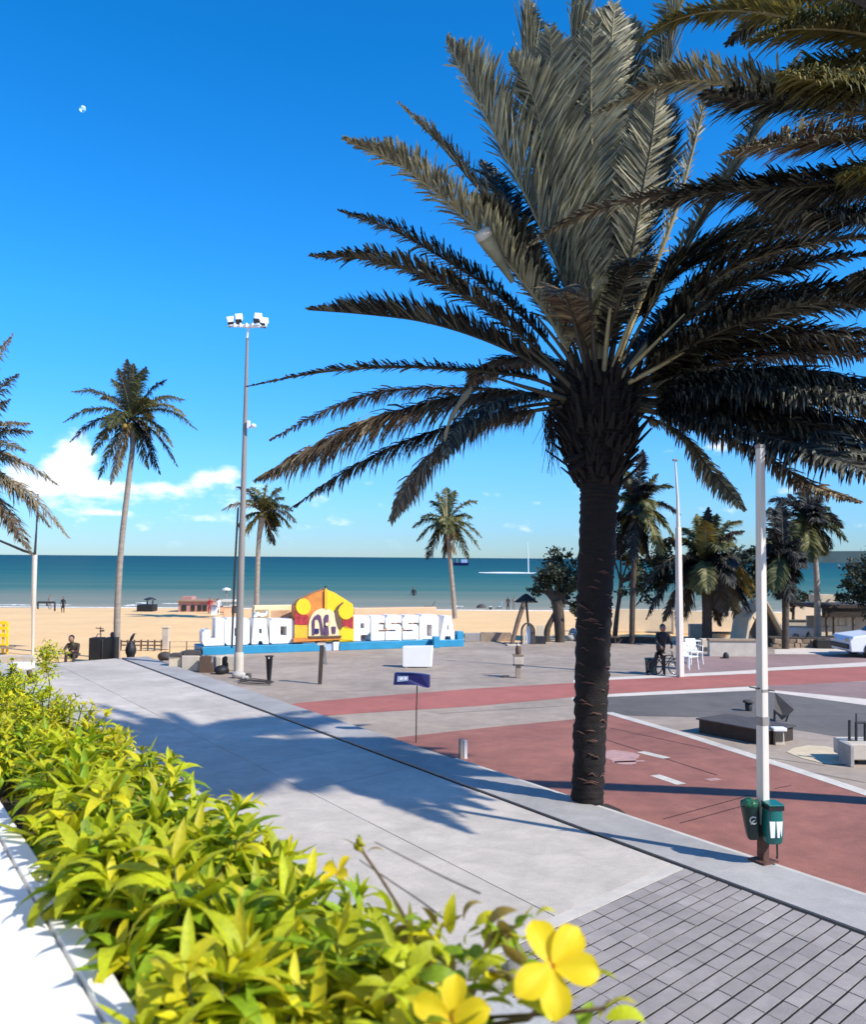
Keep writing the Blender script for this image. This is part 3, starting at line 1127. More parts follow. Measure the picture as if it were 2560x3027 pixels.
for (px, py, dp, mat, d, ln, wd) in ((1720, 2900, 1.63, 'hedge_leaf', (.5, -.3, .5), .07, 1.4), (1790, 3010, 1.6, 'hedge_leaf', (.7, -.1, .35), .085, 1.2), (1770, 3010, 1.58, 'hedge_leaf_gold', (.35, -.3, .7), .09, 1.2),
                                     (1750, 2960, 1.64, 'hedge_leaf_deep', (-.3, -.4, -.3), .06, 1.5), (1700, 2985, 1.66, 'hedge_leaf_deep', (.3, -.5, -.5), .07, 1.3),
                                     (1060, 2510, 2.2, 'dry_leaf', (-.5, 0, .5), .05, 1.3), (1085, 2515, 2.2, 'dry_leaf', (.6, 0, .3), .045, 1.3),
                                     (1330, 2760, 1.9, 'hedge_leaf_gold', (0, 0, 1), .08, 1.6), (1370, 2720, 1.92, 'dry_leaf', (.1, 0, 1), .06, 1.7), (1440, 2740, 1.85, 'dry_leaf', (.5, -.3, .8), .075, 1.9),
                                     (1340, 2820, 1.85, 'dry_leaf', (-.2, -.3, -.6), .09, 1.8), (1480, 2760, 1.8, 'dry_leaf', (.2, -.4, .5), .08, 1.8), (1290, 2840, 1.85, 'hedge_leaf_gold', (-.6, -.4, .2), .08, 1.8),
                                     (1530, 2740, 1.75, 'hedge_leaf_deep', (.2, -.2, .6), .06, 1.6), (1580, 2720, 1.74, 'hedge_leaf_gold', (.3, -.1, .8), .05, 1.5), (1250, 2800, 1.9, 'dry_leaf', (-.3, -.4, .5), .08, 1.7),
                                     (1400, 2790, 1.84, 'hedge_leaf_deep', (.1, -.6, -.1), .08, 1.5), (1240, 2950, 1.75, 'hedge_leaf_gold', (-.3, -.5, .6), .09, 1.7), (1420, 2960, 1.7, 'hedge_leaf', (.6, -.4, .3), .07, 1.6),
                                     (1210, 2760, 1.95, 'hedge_leaf', (-.4, -.2, .7), .09, 1.3), (1150, 2700, 2.0, 'hedge_leaf', (-.2, -.2, .8), .1, 1.3), (1130, 2760, 1.95, 'hedge_leaf_deep', (-.6, -.3, .5), .1, 1.2)):
    put_leaf(mat, P(px, py, dp), d, ln, rng.uniform(-.6, .6), None, wd)
for i in range(90):
    px = rng.uniform(1130, 1590)
    py = rng.uniform(2770, 2990) - 60 * math.sin((px - 1130) / 460 * 3.14)
    put_leaf(rng.choice(('hedge_leaf', 'hedge_leaf_gold', 'hedge_leaf_deep', 'dry_leaf', 'hedge_leaf')), P(px, py, 1.95 - (py - 2700) / 320 * .3 + rng.uniform(-.05, .05)), (rng.gauss(0, .6), rng.gauss(-.3, .4), rng.uniform(-.1, .9)), rng.uniform(.05, .095), rng.uniform(-1, 1), None, rng.uniform(1.1, 1.7))
# flower spike
mb = MB()
for i in range(60):
    u = rng.random()
    p = P(1062 + rng.gauss(0, 7) * (1.3 - u), 2512 - 36 * u + rng.gauss(0, 3), 2.2 + rng.gauss(0, .012))
    mb.ball(p, .0042, 6, rng.choice((0, 0, 1)))
mb.build('flower_spike', ['hedge_leaf_gold', 'hedge_leaf_deep'], plant)
# thin dry twigs reaching over the walkway
t = thing('dry_twig', 'thin dark twigs arching over the walkway beside the dry leaves', 'twig', P(1300, 2700, 2.0))
for pts in ([(1320, 2720), (1240, 2660), (1150, 2600), (1062, 2540)], [(1420, 2640), (1330, 2600), (1230, 2550), (1108, 2488)]):
    mb = MB()
    mb.tube(sample([P(x, y, 2.05 + .05 * i) for i, (x, y) in enumerate(pts)], 10), [.0022 - .0001 * i for i in range(11)], 5)
    mb.build('twig', 'dark_wood', t)


# stones on the planter rim
def rock_mesh(seed):
    rng = random.Random(seed)
    mb = MB()
    mb.ball((0, 0, 0), 1.0, 10)
    mb.v = [p * (1 + .30 * noise.noise(p * 1.3 + Vector((seed * 3, 0, 0)))) for p in mb.v]
    return mb.mesh('stone', 'rock')


rocks = [rock_mesh(s) for s in range(4)]
for i, (px, py, s, lab) in enumerate(((1345, 2862, .040, 'largest pale stone in the row on the planter rim'), (1395, 2848, .020, 'small stone right of the largest pale one'), (1438, 2852, .022, 'small stone in the middle of the row on the rim'),
                                      (1478, 2862, .020, 'small stone nearest to the big blossom'), (1335, 2908, .018, 'white pebble below the largest pale stone'), (1400, 2878, .017, 'tiny grey stone in front of the row on the rim'),
                                      (1535, 2870, .040, 'tall grey stone just left of the big blossom'), (1450, 2905, .024, 'flat greenish stone lowest on the rim'))):
    o = bpy.data.objects.new('stone', rocks[i % 4])
    C.objects.link(o)
    d = ray(px, py)
    g = G(px, py, RZ - .045 + s * .35)
    o.location = g
    o.scale = (s * 1.25, s, s * .72)
    o.rotation_euler = (0, 0, i * 1.3)
    tag(o, lab, 'stone', 'stones on the planter rim')


# ------------------------------------------------------------------ palms
def frond(mb, pts, L_, n=120, w=.03, droop=.35, fwd=.75, vee=.3, bare=.14, rr=.03, rng=random, ragged=.25, inward=None, m_r=0, m_l=1, top_only=0.0, tipw=.35, seg=3, m_l2=None, mixp=0.0):
    N_ = 36
    S = sample(pts, N_)
    mb.tube(S, [rr * (1 - .85 * i / N_) for i in range(N_ + 1)], 5, m_r)
    inward = inward or Vector((0, 0, 0))
    for i in range(n):
        t = bare + (1 - bare) * (i + rng.random()) / n
        q = t * N_
        j = min(N_ - 1, int(q))
        p = S[j].lerp(S[j + 1], q - j)
        T = (S[j + 1] - S[max(0, j - 1)]).normalized()
        up = Z + inward
        Nn = up - T * up.dot(T)
        Nn = Nn.normalized() if Nn.length > .08 else T.orthogonal().normalized()
        side = T.cross(Nn)
        u = (t - bare) / (1 - bare)
        prof = (0.40 + 0.60 * math.sin(math.pi * min(1, u * .9 + .12))) * (1 if u < .8 else 1 - (u - .8) / .2 * (1 - tipw))
        for s in (-1, 1):
            if s == -1 and rng.random() < top_only:
                continue
            d = (T * (fwd + rng.gauss(0, .12)) + side * s + Nn * (vee + rng.gauss(0, .22))).normalized()
            l = L_ * prof * rng.uniform(1 - ragged, 1.08)
            wd = T - d * T.dot(d)
            wd = (wd.normalized() + Nn * rng.gauss(0, .45)).normalized()
            ww = w * rng.uniform(.7, 1.15)
            dr = droop * rng.uniform(.6, 1.4)
            mm = m_l2 if (m_l2 is not None and rng.random() < mixp * (.5 + u)) else m_l
            pa = p
            pb = p + d * l * .45 - Z * dr * l * .12
            pc = p + d * l * .80 - Z * dr * l * .38
            pe = p + d * l * (1 - .12 * dr) - Z * dr * l * .66
            if seg == 3:
                mb.add([pa - wd * ww * .25, pa + wd * ww * .25, pb + wd * ww * .5, pb - wd * ww * .5, pc + wd * ww * .38, pc - wd * ww * .38, pe], [(0, 1, 2, 3), (3, 2, 4, 5), (5, 4, 6)], mm)
            else:
                mb.add([pa - wd * ww * .25, pa + wd * ww * .25, pb + wd * ww * .5, pb - wd * ww * .5, pe], [(0, 1, 2, 3), (3, 2, 4)], mm)


def trunk_mesh(pts, radii, n=14, rings=60, bumpy=.04, m=0, mb=None):
    mb = mb or MB()
    S = sample(pts, rings)
    rr = []
    k = len(radii) - 1
    for i in range(rings + 1):
        u = i / rings * k
        j = min(k - 1, int(u))
        r = radii[j] + (radii[j + 1] - radii[j]) * (u - j)
        rr.append(r * (1 + bumpy * (1 if i % 3 == 0 else -.35) + random.uniform(-.2, .2) * bumpy))
    mb.tube(S, rr, n, m)
    return mb


# --- the big palm
D = 13.4
MPX = K * D / FPX
base = PK(1195, 1650, D)
base.z = 0
palm = thing('palm_tree', 'huge dark palm with feathery crown and thick black trunk beside the walkway', 'tree', base)
tp = [(1193, 1720, 31), (1195, 1640, 31), (1199, 1560, 31), (1205, 1400, 33), (1212, 1200, 36), (1220, 1040, 38), (1222, 980, 41), (1219, 920, 54), (1217, 870, 70), (1217, 820, 80), (1222, 775, 66), (1230, 735, 30)]
pts = [PK(x, y, D) for x, y, r in tp]
pts[0].z = max(-.3, pts[0].z)
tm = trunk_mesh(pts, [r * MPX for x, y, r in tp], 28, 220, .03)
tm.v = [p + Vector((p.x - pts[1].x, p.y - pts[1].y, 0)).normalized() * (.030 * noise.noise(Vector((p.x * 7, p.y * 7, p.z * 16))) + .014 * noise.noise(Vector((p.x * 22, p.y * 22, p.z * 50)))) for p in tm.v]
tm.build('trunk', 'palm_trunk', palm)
# bleached broken leaf scars on the trunk
rng = random.Random(14)
mb = MB()
for i in range(70):
    y0 = rng.uniform(1120, 1600)
    u_ = (y0 - 1000) / 640
    cx, rad = 1220 - 25 * u_, (38 - 7 * u_) * MPX
    c_ = PK(cx, y0, D)
    a0 = rng.uniform(3.3, 6.2)
    sp_ = rng.uniform(.3, .9)
    mb.tube([Vector((c_.x + math.cos(a0 + sp_ * k / 5) * rad * 1.02, c_.y + math.sin(a0 + sp_ * k / 5) * rad * 1.02, c_.z + .03 * math.sin(k) * rng.random())) for k in range(6)], [.003, .010, .014, .012, .009, .003], 4)
mb.build('leaf_scar', 'rusty_base', palm)['kind'] = 'stuff'
mb = MB()
mb.add([Vector((base.x, base.y, .011)) + Vector((math.cos(R(15 * k)) * .52 * (1 + .12 * math.sin(3.1 * k)), math.sin(R(15 * k)) * .52 * (1 + .12 * math.cos(2.3 * k)), 0)) for k in range(24)], [tuple(range(24))])
struct(mb, 'tree_pit', 'soil', 'ragged patch of bare soil round the foot of the big palm')
# old leaf bases round the swollen top
rng = random.Random(3)
mb = MB()
for i in range(420):
    h = (i + rng.random()) / 420
    x, y, r = 1218, 990 - 215 * h, 41 + 39 * math.sin(min(1, h * 1.15) * 1.75)
    c = PK(x, y, D)
    a = i * 2.39996 + rng.gauss(0, .25)
    out = Vector((math.cos(a), math.sin(a), 0))
    p = c + out * r * MPX * rng.uniform(.86, 1.02)
    d = (out * rng.uniform(.2, .8) + Z * rng.uniform(.5, 1.0) + Vector((rng.gauss(0, .15), rng.gauss(0, .15), 0))).normalized()
    sd = d.cross(out).normalized()
    l = rng.uniform(.10, .34) * (1 if rng.random() < .8 else 1.6)
    w = rng.uniform(.018, .05)
    nn = sd.cross(d)
    mb.hexa([p - sd * w, p + sd * w, p + sd * w + nn * .04, p - sd * w + nn * .04, p + d * l - sd * w * .4, p + d * l + sd * w * .4, p + d * l + sd * w * .4 + nn * .02, p + d * l - sd * w * .4 + nn * .02])
mb.build('leaf_bases', 'palm_boot', palm)
# ragged dry fibres hanging left of the neck
mb = MB()
for i in range(60):
    x, y = 1118 + rng.gauss(4, 6), 820 + rng.uniform(0, 40)
    p = PK(x, y, D + rng.uniform(-.3, .3))
    mb.tube([p, p + Vector((rng.gauss(0, .04), 0, -rng.uniform(.1, .35))), p + Vector((rng.gauss(0, .08), 0, -rng.uniform(.35, .85)))], [.010, .007, .003], 4)
for (x0, y0, x1, y1) in ((1190, 925, 1150, 940), (1195, 935, 1160, 962)):
    mb.tube([PK(x0, y0, D - .3), PK(x1, y1, D - .45)], [.05, .03], 6)
mb.build('hanging_fibre', 'palm_boot', palm)

DK, GR, TN, BR = 'frond_dark', 'frond_grey', 'frond_tan', 'frond_brown'
FR = [
    # path (1764-view pixels, base -> tip), tip depth offset, leaflet length m, n, material, vee, droop, rachis
    ([(1185, 800), (1080, 700), (980, 625), (880, 570), (760, 530), (632, 522)], -.8, .50, 170, DK, .45, .35, .032),
    ([(1190, 790), (1100, 680), (1000, 590), (900, 525), (800, 470), (690, 430)], -.3, .40, 170, DK, .40, .35, .030),
    ([(1175, 800), (1100, 745), (980, 690), (860, 655), (740, 640), (628, 632)], .5, .50, 170, DK, .85, .15, .034),
    ([(1165, 805), (1080, 770), (960, 755), (820, 748), (660, 758), (502, 788)], -1.2, .26, 150, DK, .35, .30, .036),
    ([(1150, 812), (1060, 800), (960, 792), (800, 795), (680, 830), (550, 895)], .6, .34, 130, BR, .10, .6, .036),
    ([(1150, 812), (1040, 800), (900, 815), (760, 855), (640, 910), (522, 975)], -.6, .62, 230, BR, .05, .75, .034),
    ([(1150, 818), (1060, 830), (960, 858), (850, 890), (720, 950), (592, 1035)], .2, .36, 180, DK, .1, .9, .032),
    ([(1145, 828), (1080, 838), (1000, 850), (920, 890), (850, 960), (795, 1060)], -.9, .34, 170, BR, .0, 1.0, .034),
    ([(1190, 790), (1120, 650), (1020, 520), (920, 420), (810, 335), (700, 285)], -1.0, .58, 210, TN, .55, .25, .034),
    ([(1195, 785), (1140, 630), (1060, 490), (960, 370), (890, 290), (812, 212)], .8, .45, 190, GR, .45, .25, .030),
    ([(1205, 785), (1165, 620), (1090, 440), (1020, 300), (960, 180), (910, 85)], -.5, .85, 220, TN, .55, .10, .034),
    ([(1212, 780), (1180, 600), (1120, 380), (1085, 200), (1070, 90), (1078, 10)], .3, .85, 210, TN, .45, .05, .034),
    ([(1220, 780), (1205, 560), (1185, 350), (1170, 150), (1165, 30), (1166, -80)], .0, .80, 220, TN, .40, .05, .040),
    ([(1226, 780), (1225, 560), (1232, 360), (1240, 200), (1246, 90), (1252, 10)], -.4, .70, 210, TN, .35, .05, .036),
    ([(1230, 780), (1245, 560), (1262, 380), (1275, 230), (1284, 130), (1290, 40)], .5, .62, 180, GR, .35, .05, .034),
    ([(1234, 780), (1275, 560), (1320, 360), (1350, 180), (1375, 40), (1390, -70)], .2, .75, 210, GR, .35, .05, .038),
    ([(1238, 782), (1310, 600), (1370, 450), (1405, 330), (1425, 250), (1442, 185)], -.8, .30, 60, TN, .3, .1, .050),
    ([(1242, 785), (1330, 620), (1420, 470), (1500, 340), (1570, 220), (1630, 110)], .4, .62, 190, GR, .35, .2, .034),
    ([(1180, 795), (1130, 660), (1080, 560), (1050, 450), (1010, 380), (985, 330)], 1.6, .60, 150, DK, .3, .2, .03),
    ([(1215, 790), (1190, 620), (1160, 480), (1140, 360), (1130, 260), (1125, 170)], 1.4, .70, 150, DK, .3, .1, .03),
    ([(1235, 790), (1270, 620), (1310, 480), (1330, 380), (1340, 280), (1345, 190)], 1.5, .70, 150, DK, .3, .1, .03),
    ([(1208, 785), (1190, 640), (1150, 470), (1110, 320), (1090, 210), (1040, 110)], -.9, .75, 200, TN, .45, .05, .030),
    ([(1218, 785), (1202, 620), (1170, 430), (1140, 280), (1128, 160), (1120, 60)], -1.1, .70, 200, TN, .45, .05, .030),
    ([(1224, 785), (1218, 620), (1212, 440), (1205, 280), (1204, 160), (1208, 60)], -1.2, .70, 200, TN, .45, .05, .030),
    ([(1236, 785), (1262, 640), (1290, 500), (1310, 380), (1330, 270), (1340, 170)], -1.0, .55, 180, GR, .45, .05, .030),
    ([(1200, 790), (1150, 690), (1100, 600), (1050, 520), (1000, 450), (960, 400)], -.6, .55, 180, DK, .45, .1, .030),
    # right hand side
    ([(1250, 790), (1330, 690), (1420, 600), (1520, 535), (1640, 500), (1800, 480)], -1.0, .50, 200, DK, .35, .35, .046),
    ([(1255, 795), (1330, 740), (1420, 680), (1530, 630), (1660, 595), (1830, 590)], -2.2, .62, 220, DK, .35, .4, .040),
    ([(1260, 800), (1340, 760), (1440, 715), (1560, 685), (1680, 680), (1840, 690)], -.8, .60, 210, DK, .25, .5, .036),
    ([(1265, 805), (1350, 790), (1450, 765), (1560, 755), (1690, 765), (1840, 790)], -2.6, .62, 220, DK, .15, .6, .036),
    ([(1265, 812), (1350, 815), (1450, 810), (1570, 820), (1700, 850), (1850, 890)], -1.6, .66, 220, DK, .15, .7, .036),
    ([(1268, 818), (1350, 830), (1450, 840), (1570, 865), (1700, 905), (1860, 970)], -3.2, .50, 200, DK, .10, .6, .036),
    ([(1275, 830), (1350, 845), (1430, 868), (1540, 920), (1650, 985), (1755, 1022)], -3.4, .26, 150, BR, .1, .8, .034),
    ([(1275, 840), (1330, 855), (1390, 885), (1440, 950), (1480, 995), (1518, 1038)], -1.5, .22, 120, GR, .1, .8, .028),
    ([(1245, 790), (1300, 640), (1380, 560), (1460, 520), (1560, 480), (1680, 455)], 1.2, .60, 170, DK, .35, .3, .036),
    ([(1245, 790), (1310, 700), (1390, 630), (1470, 590), (1560, 560), (1660, 545)], 1.6, .5, 150, DK, .35, .3, .036),
    # towards and away from the viewer
    ([(1225, 800), (1180, 760), (1120, 735), (1060, 735), (1000, 750), (950, 790)], 2.6, .5, 150, DK, .2, .6, .03),
    ([(1225, 790), (1260, 740), (1310, 720), (1370, 730), (1430, 760), (1490, 810)], 2.8, .5, 150, DK, .2, .6, .03),
    ([(1215, 800), (1190, 700), (1165, 640), (1150, 600), (1140, 590), (1130, 600)], -2.4, .42, 90, BR, .2, .4, .034),
    ([(1225, 800), (1240, 690), (1262, 610), (1280, 560), (1295, 535), (1310, 530)], -2.4, .42, 90, DK, .2, .4, .034),
    ([(1160, 815), (1110, 800), (1040, 810), (985, 830), (930, 870), (905, 930)], -1.7, .30, 120, DK, .1, .9, .03),
]
rng = random.Random(77)
for path, dz, L_, n, mat, vee, dr, rr in list(FR):
    if path[0][0] >= 1245 and mat == DK and path[-1][0] > 1500:
        for q_ in range(2):
            oy, oz = rng.uniform(18, 42) * rng.choice((-1, 1)), rng.uniform(-1.2, 1.2)
            k = len(path) - 1
            FR.append(([(x + rng.uniform(-8, 8) * i / k, y + oy * min(1, 2 * i / k)) for i, (x, y) in enumerate(path)], dz + oz, L_ * .95, int(n * .75), DK, vee, dr, rr * .8))
rng = random.Random(21)
cc = PK(1220, 800, D)
for path, dz, L_, n, mat, vee, dr, rr in FR:
    k = len(path) - 1
    pp = [PK(x, y, D + dz * (i / k) ** 1.2 + (-.25 if i == 0 else 0)) for i, (x, y) in enumerate(path)]
    mb = MB()
    tipv = pp[-1] - cc
    inw = -Vector((tipv.x, tipv.y, 0)).normalized() * .5
    pale = mat == TN
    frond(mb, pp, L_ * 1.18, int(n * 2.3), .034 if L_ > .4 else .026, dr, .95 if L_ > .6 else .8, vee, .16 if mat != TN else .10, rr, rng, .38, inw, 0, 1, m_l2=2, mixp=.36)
    mb.build('frond', ['rachis_pale' if pale or (rr >= .046) else 'rachis_dark', mat, {DK: GR, GR: TN, TN: GR, BR: 'frond_dry'}[mat]], palm)  # grey leaflets mixed into the dark fronds stand in for highlights
# bare dry stalks fanning between the fronds
for (x0, y0, x1, y1) in ((1205, 790, 1150, 560), (1215, 780, 1195, 530), (1228, 780, 1255, 540), (1238, 782, 1330, 560), (1195, 790, 1090, 640), (1240, 790, 1395, 640), (1175, 800, 1060, 700), (1250, 795, 1420, 700), (1150, 812, 1010, 770)):
    mb = MB()
    pp = sample([PK(x0, y0, D - .35), PK((x0 + x1) / 2 + rng.uniform(-8, 8), (y0 + y1) / 2, D - .6), PK(x1, y1, D - .8)], 8)
    mb.tube(pp, [.045 - .004 * i for i in range(9)], 6)
    mb.build('dry_stalk', 'rachis_pale' if rng.random() < .45 else 'rachis_dark', palm)
# sawn-off bud with a pale face in the crown, and dry sheaths
mb = MB()
S_ = sample([PK(1045, 575, D - .25), PK(1010, 520, D - .4), PK(984, 476, D - .55)], 8)
mb.tube(S_, [.04, .05, .06, .075, .09, .105, .12, .13, .13], 12)
stub = mb.build('cut_stub', 'frond_tan', palm)
mb = MB()
dv = (S_[-1] - S_[-2]).normalized()
mb.tube([S_[-1] - dv * .06, S_[-1] + dv * .03, S_[-1] + dv * .05], [.135, .13, .10], 14)
mb.build('cut_face', 'cream_wall', stub)
mb = MB()
mb.tube(sample([PK(960, 790, D - 1.4), PK(925, 840, D - 1.5), PK(907, 890, D - 1.5), PK(905, 960, D - 1.5)], 8), [.03, .05, .03, .04, .02, .028, .015, .012, .005], 6)
mb.build('dry_sheath', 'frond_dry', palm)

# --- second palm, its crown reaching in from the right
D2 = 10.2
c2 = P(3010, 330, D2)
palm2 = thing('palm_tree', 'second palm outside the right edge, dry fronds hanging into the top right corner', 'tree', Vector((9.0, 13.4, 0)))
trunk_mesh([Vector((9.0, 13.4, -.1)), Vector((8.4, 12.6, 3)), Vector((7.3, 11.2, 6.5)), c2], [.26, .22, .22, .3], 14, 60).build('trunk', 'palm_trunk', palm2)
FR2 = [
    ([(2075, 225), (1900, 290), (1750, 340), (1560, 365), (1350, 395), (1180, 440), (1068, 505)], .6, .28, 200, BR, .1, .25, .045),
    ([(2075, 225), (1850, 350), (1700, 375), (1560, 385), (1430, 395), (1330, 420)], .2, .45, 220, DK, .2, .3, .04),
    ([(2075, 225), (1850, 230), (1700, 225), (1560, 190), (1420, 165), (1330, 180), (1215, 232)], -.4, .50, 210, 'frond_tan', .3, .25, .036),
    ([(2075, 225), (1850, 190), (1740, 185), (1640, 200), (1530, 205), (1430, 190)], -1.2, .52, 200, DK, .2, .3, .036),
    ([(2075, 225), (1850, 110), (1720, 65), (1600, 35), (1480, 22), (1380, 40), (1300, 85)], .4, .30, 200, 'frond_olive', .2, .3, .04),
    ([(2075, 225), (1860, 100), (1760, 70), (1680, 60), (1600, 62), (1520, 85)], -1.0, .45, 220, 'frond_olive', .3, .4, .036),
    ([(2075, 225), (1880, 170), (1790, 150), (1700, 150), (1620, 165), (1560, 210)], .8, .50, 220, 'frond_olive', .3, .5, .036),
    ([(2075, 225), (1900, 260), (1800, 270), (1700, 285), (1600, 290), (1480, 312)], -1.5, .5, 240, BR, .3, .35, .036),
    ([(2075, 225), (1880, 320), (1780, 360), (1690, 395), (1600, 410), (1520, 400)], .9, .55, 240, DK, .2, .5, .036),
    ([(2075, 225), (1900, 360), (1800, 420), (1720, 440), (1640, 430)], -.8, .5, 220, DK, .2, .6, .036),
    ([(2075, 225), (1920, 60), (1800, -20), (1690, -30), (1560, 30), (1480, 90)], 1.4, .4, 180, GR, .2, .5, .036),
    ([(2075, 225), (1950, 420), (1860, 520), (1800, 560), (1740, 560)], 0, .55, 200, DK, .2, .6, .036),
    ([(2075, 225), (2180, 80), (2350, 20), (2500, 60), (2620, 160)], 1, .6, 120, DK, .2, .5, .036),
    ([(2075, 225), (2200, 200), (2400, 220), (2560, 320)], -1, .6, 120, DK, .2, .5, .036),
    ([(2075, 225), (2080, 60), (2070, -120), (2050, -260)], 1.5, .6, 120, GR, .2, .3, .036),
    ([(2075, 225), (2000, 60), (1900, -100), (1780, -200)], -1.5, .6, 120, GR, .2, .4, .036),
    ([(2075, 225), (2150, 60), (2250, -100), (2350, -180)], -2.5, .6, 120, GR, .2, .4, .036),
    ([(2075, 225), (2050, 100), (2000, 30), (1950, 40)], -3.5, .6, 120, DK, .2, .5, .036),
    ([(2075, 225), (2100, 120), (2120, 80), (2150, 120)], 3.8, .6, 120, DK, .2, .5, .036),
]
rng = random.Random(78)
for path, dz, L_, n, mat, vee, dr, rr in list(FR2[3:9]):
    oy, oz = rng.uniform(25, 45) * rng.choice((-1, 1)), rng.uniform(-1.0, 1.0)
    k = len(path) - 1
    short = rng.uniform(.55, .85)
    FR2.append(([(path[0][0] + (x - path[0][0]) * short, y + oy * min(1, 2 * i / k)) for i, (x, y) in enumerate(path)], dz + oz, L_, n, rng.choice((DK, 'frond_olive', 'frond_olive')), vee, .55, rr))
rng = random.Random(22)
for path, dz, L_, n, mat, vee, dr, rr in FR2:
    k = len(path) - 1
    pp = [PK(x, y, D2 + dz * (i / k)) for i, (x, y) in enumerate(path)]
    tipv = pp[-1] - c2
    mb = MB()
    frond(mb, pp, L_ * 1.25, int(n * 2.3), .026, dr, .8, vee, .10, rr * .9, rng, .4, -Vector((tipv.x, tipv.y, 0)).normalized() * .3, m_l2=2, mixp=.3)
    mb.build('frond', ['rachis_pale' if mat in (TN, 'frond_olive') else 'rachis_dark', mat, {DK: GR, GR: DK, TN: GR, BR: 'frond_tan', 'frond_olive': 'frond_gold'}[mat]], palm2)


# --- smaller palms towards the beach
def small_palm(label, trunk_px, widths, crown_px, depth, tips, L_, mats, trunk_mat='pale_trunk', n=70, sag=.16, w=.05, extra=8, dz=1.2, seed=1, group='palms along the beach', rr=.035, droop=.7, base_z=0.0):
    rng = random.Random(seed)
    mpx = depth / FPX
    pts = [P(x, y, depth) for x, y in trunk_px]
    b = Vector((pts[0].x, depth, base_z))
    t = thing('palm_tree', label, 'tree', b, group)
    pts[0] = b - Z * .1
    trunk_mesh(pts, [q * mpx / 2 for q in widths], 10, 40, .03).build('trunk', trunk_mat, t)
    c = P(*crown_px, depth)
    lens = [(P(*q[:2], depth) - c).length for q in tips]
    avg = sum(lens) / len(lens)
    todo = [(P(q[0], q[1], depth + rng.uniform(-dz, dz)), q[2] if len(q) > 2 else None) for q in tips]
    for i in range(extra):                                  # the fronds that point towards and away from the viewer
        a = rng.uniform(0, 6.283)
        todo.append((c + Vector((math.cos(a) * .45, math.sin(a), rng.uniform(-.55, .55))) * avg * rng.uniform(.75, 1), None))
    for tip, mm in todo:
        d = tip - c
        h = Vector((d.x, d.y, 0))
        ln = d.length
        s = sag * ln * (h.length / ln + .15)
        pp = [c, c + d * .3 + Z * s * .85, c + d * .65 + Z * s * .95, tip]
        mb = MB()
        inw = -h.normalized() * .4 if h.length > .01 else Vector((0, .4, 0))
        frond(mb, pp, L_, n, w, droop, .7, .25, .12, rr, rng, .35, inw, 0, 1, seg=2)
        mb.build('frond', ['rachis_dark' if rng.random() < .7 else 'rachis_pale', mm or rng.choice(mats)], t)
    mb = MB()
    for k in range(7):
        mb.ball(c + Vector((rng.gauss(0, .18), rng.gauss(0, .18), -rng.uniform(.1, .4))), .11, 8)
    mb.build('fruit_cluster', 'frond_gold', t)
    return t


small_palm('tall slim coconut palm with pale leaning trunk left of the light mast', [(345, 1955), (347, 1800), (358, 1620), (378, 1440), (392, 1320), (390, 1250)], [20, 19, 17, 16, 15, 26], (388, 1235), 32.8,
           [(212, 1158), (188, 1248), (205, 1308, 'frond_dark'), (290, 1420), (326, 1432, 'frond_dry'), (375, 1062), (395, 1075), (330, 1120), (432, 1085), (494, 1122, 'frond_dark'), (546, 1182), (584, 1272), (525, 1380, 'frond_dark'), (474, 1400, 'frond_dark'), (440, 1385), (300, 1180), (350, 1090), (550, 1230), (270, 1345), (345, 1400, 'frond_dry'), (510, 1320), (300, 1290)],
           .50, ['frond_green', 'frond_olive', 'frond_green', 'frond_grey'], n=110, extra=8, dz=1.0, seed=31, w=.042)
small_palm('coconut palm right behind the light mast', [(757, 1832), (760, 1720), (765, 1600), (775, 1530)], [16, 14, 13, 20], (778, 1515), 55,
           [(655, 1508, 'frond_dry'), (700, 1560), (720, 1480), (745, 1440), (790, 1430), (840, 1470), (875, 1545), (860, 1560), (812, 1610, 'frond_dark'), (720, 1590), (700, 1440), (865, 1510), (830, 1440)],
           .8, ['frond_green', 'frond_olive', 'frond_dark'], n=60, seed=32, w=.08, rr=.05)
small_palm('coconut palm on the sand right of the painted facade', [(1345, 1822), (1338, 1740), (1330, 1650), (1322, 1560)], [15, 13, 12, 18], (1320, 1545), 57,
           [(1218, 1560), (1232, 1600), (1262, 1655, 'frond_dark'), (1245, 1530), (1290, 1455), (1320, 1440), (1345, 1450), (1412, 1480), (1395, 1530), (1425, 1590), (1420, 1625), (1385, 1655), (1310, 1650, 'frond_dark'), (1350, 1640, 'frond_dry'), (1275, 1480)],
           .8, ['frond_green', 'frond_olive', 'frond_green'], n=60, seed=33, w=.08, rr=.05)
small_palm('palm rising directly right of the big black trunk', [(1868, 1895), (1870, 1780), (1876, 1650), (1885, 1540)], [17, 17, 16, 22], (1888, 1500), 39.5,
           [(1780, 1480), (1800, 1580), (1825, 1650, 'frond_dark'), (1850, 1390), (1900, 1330), (1945, 1400), (1990, 1440), (2010, 1520), (2000, 1600, 'frond_olive'), (1960, 1640), (1920, 1660, 'frond_dark'), (1870, 1660), (1835, 1420), (1975, 1560, 'frond_gold'), (1900, 1640, 'frond_gold')],
           .6, ['frond_green', 'frond_dark', 'frond_olive', 'frond_dark'], 'brown_trunk', n=110, seed=34, w=.07, extra=16)
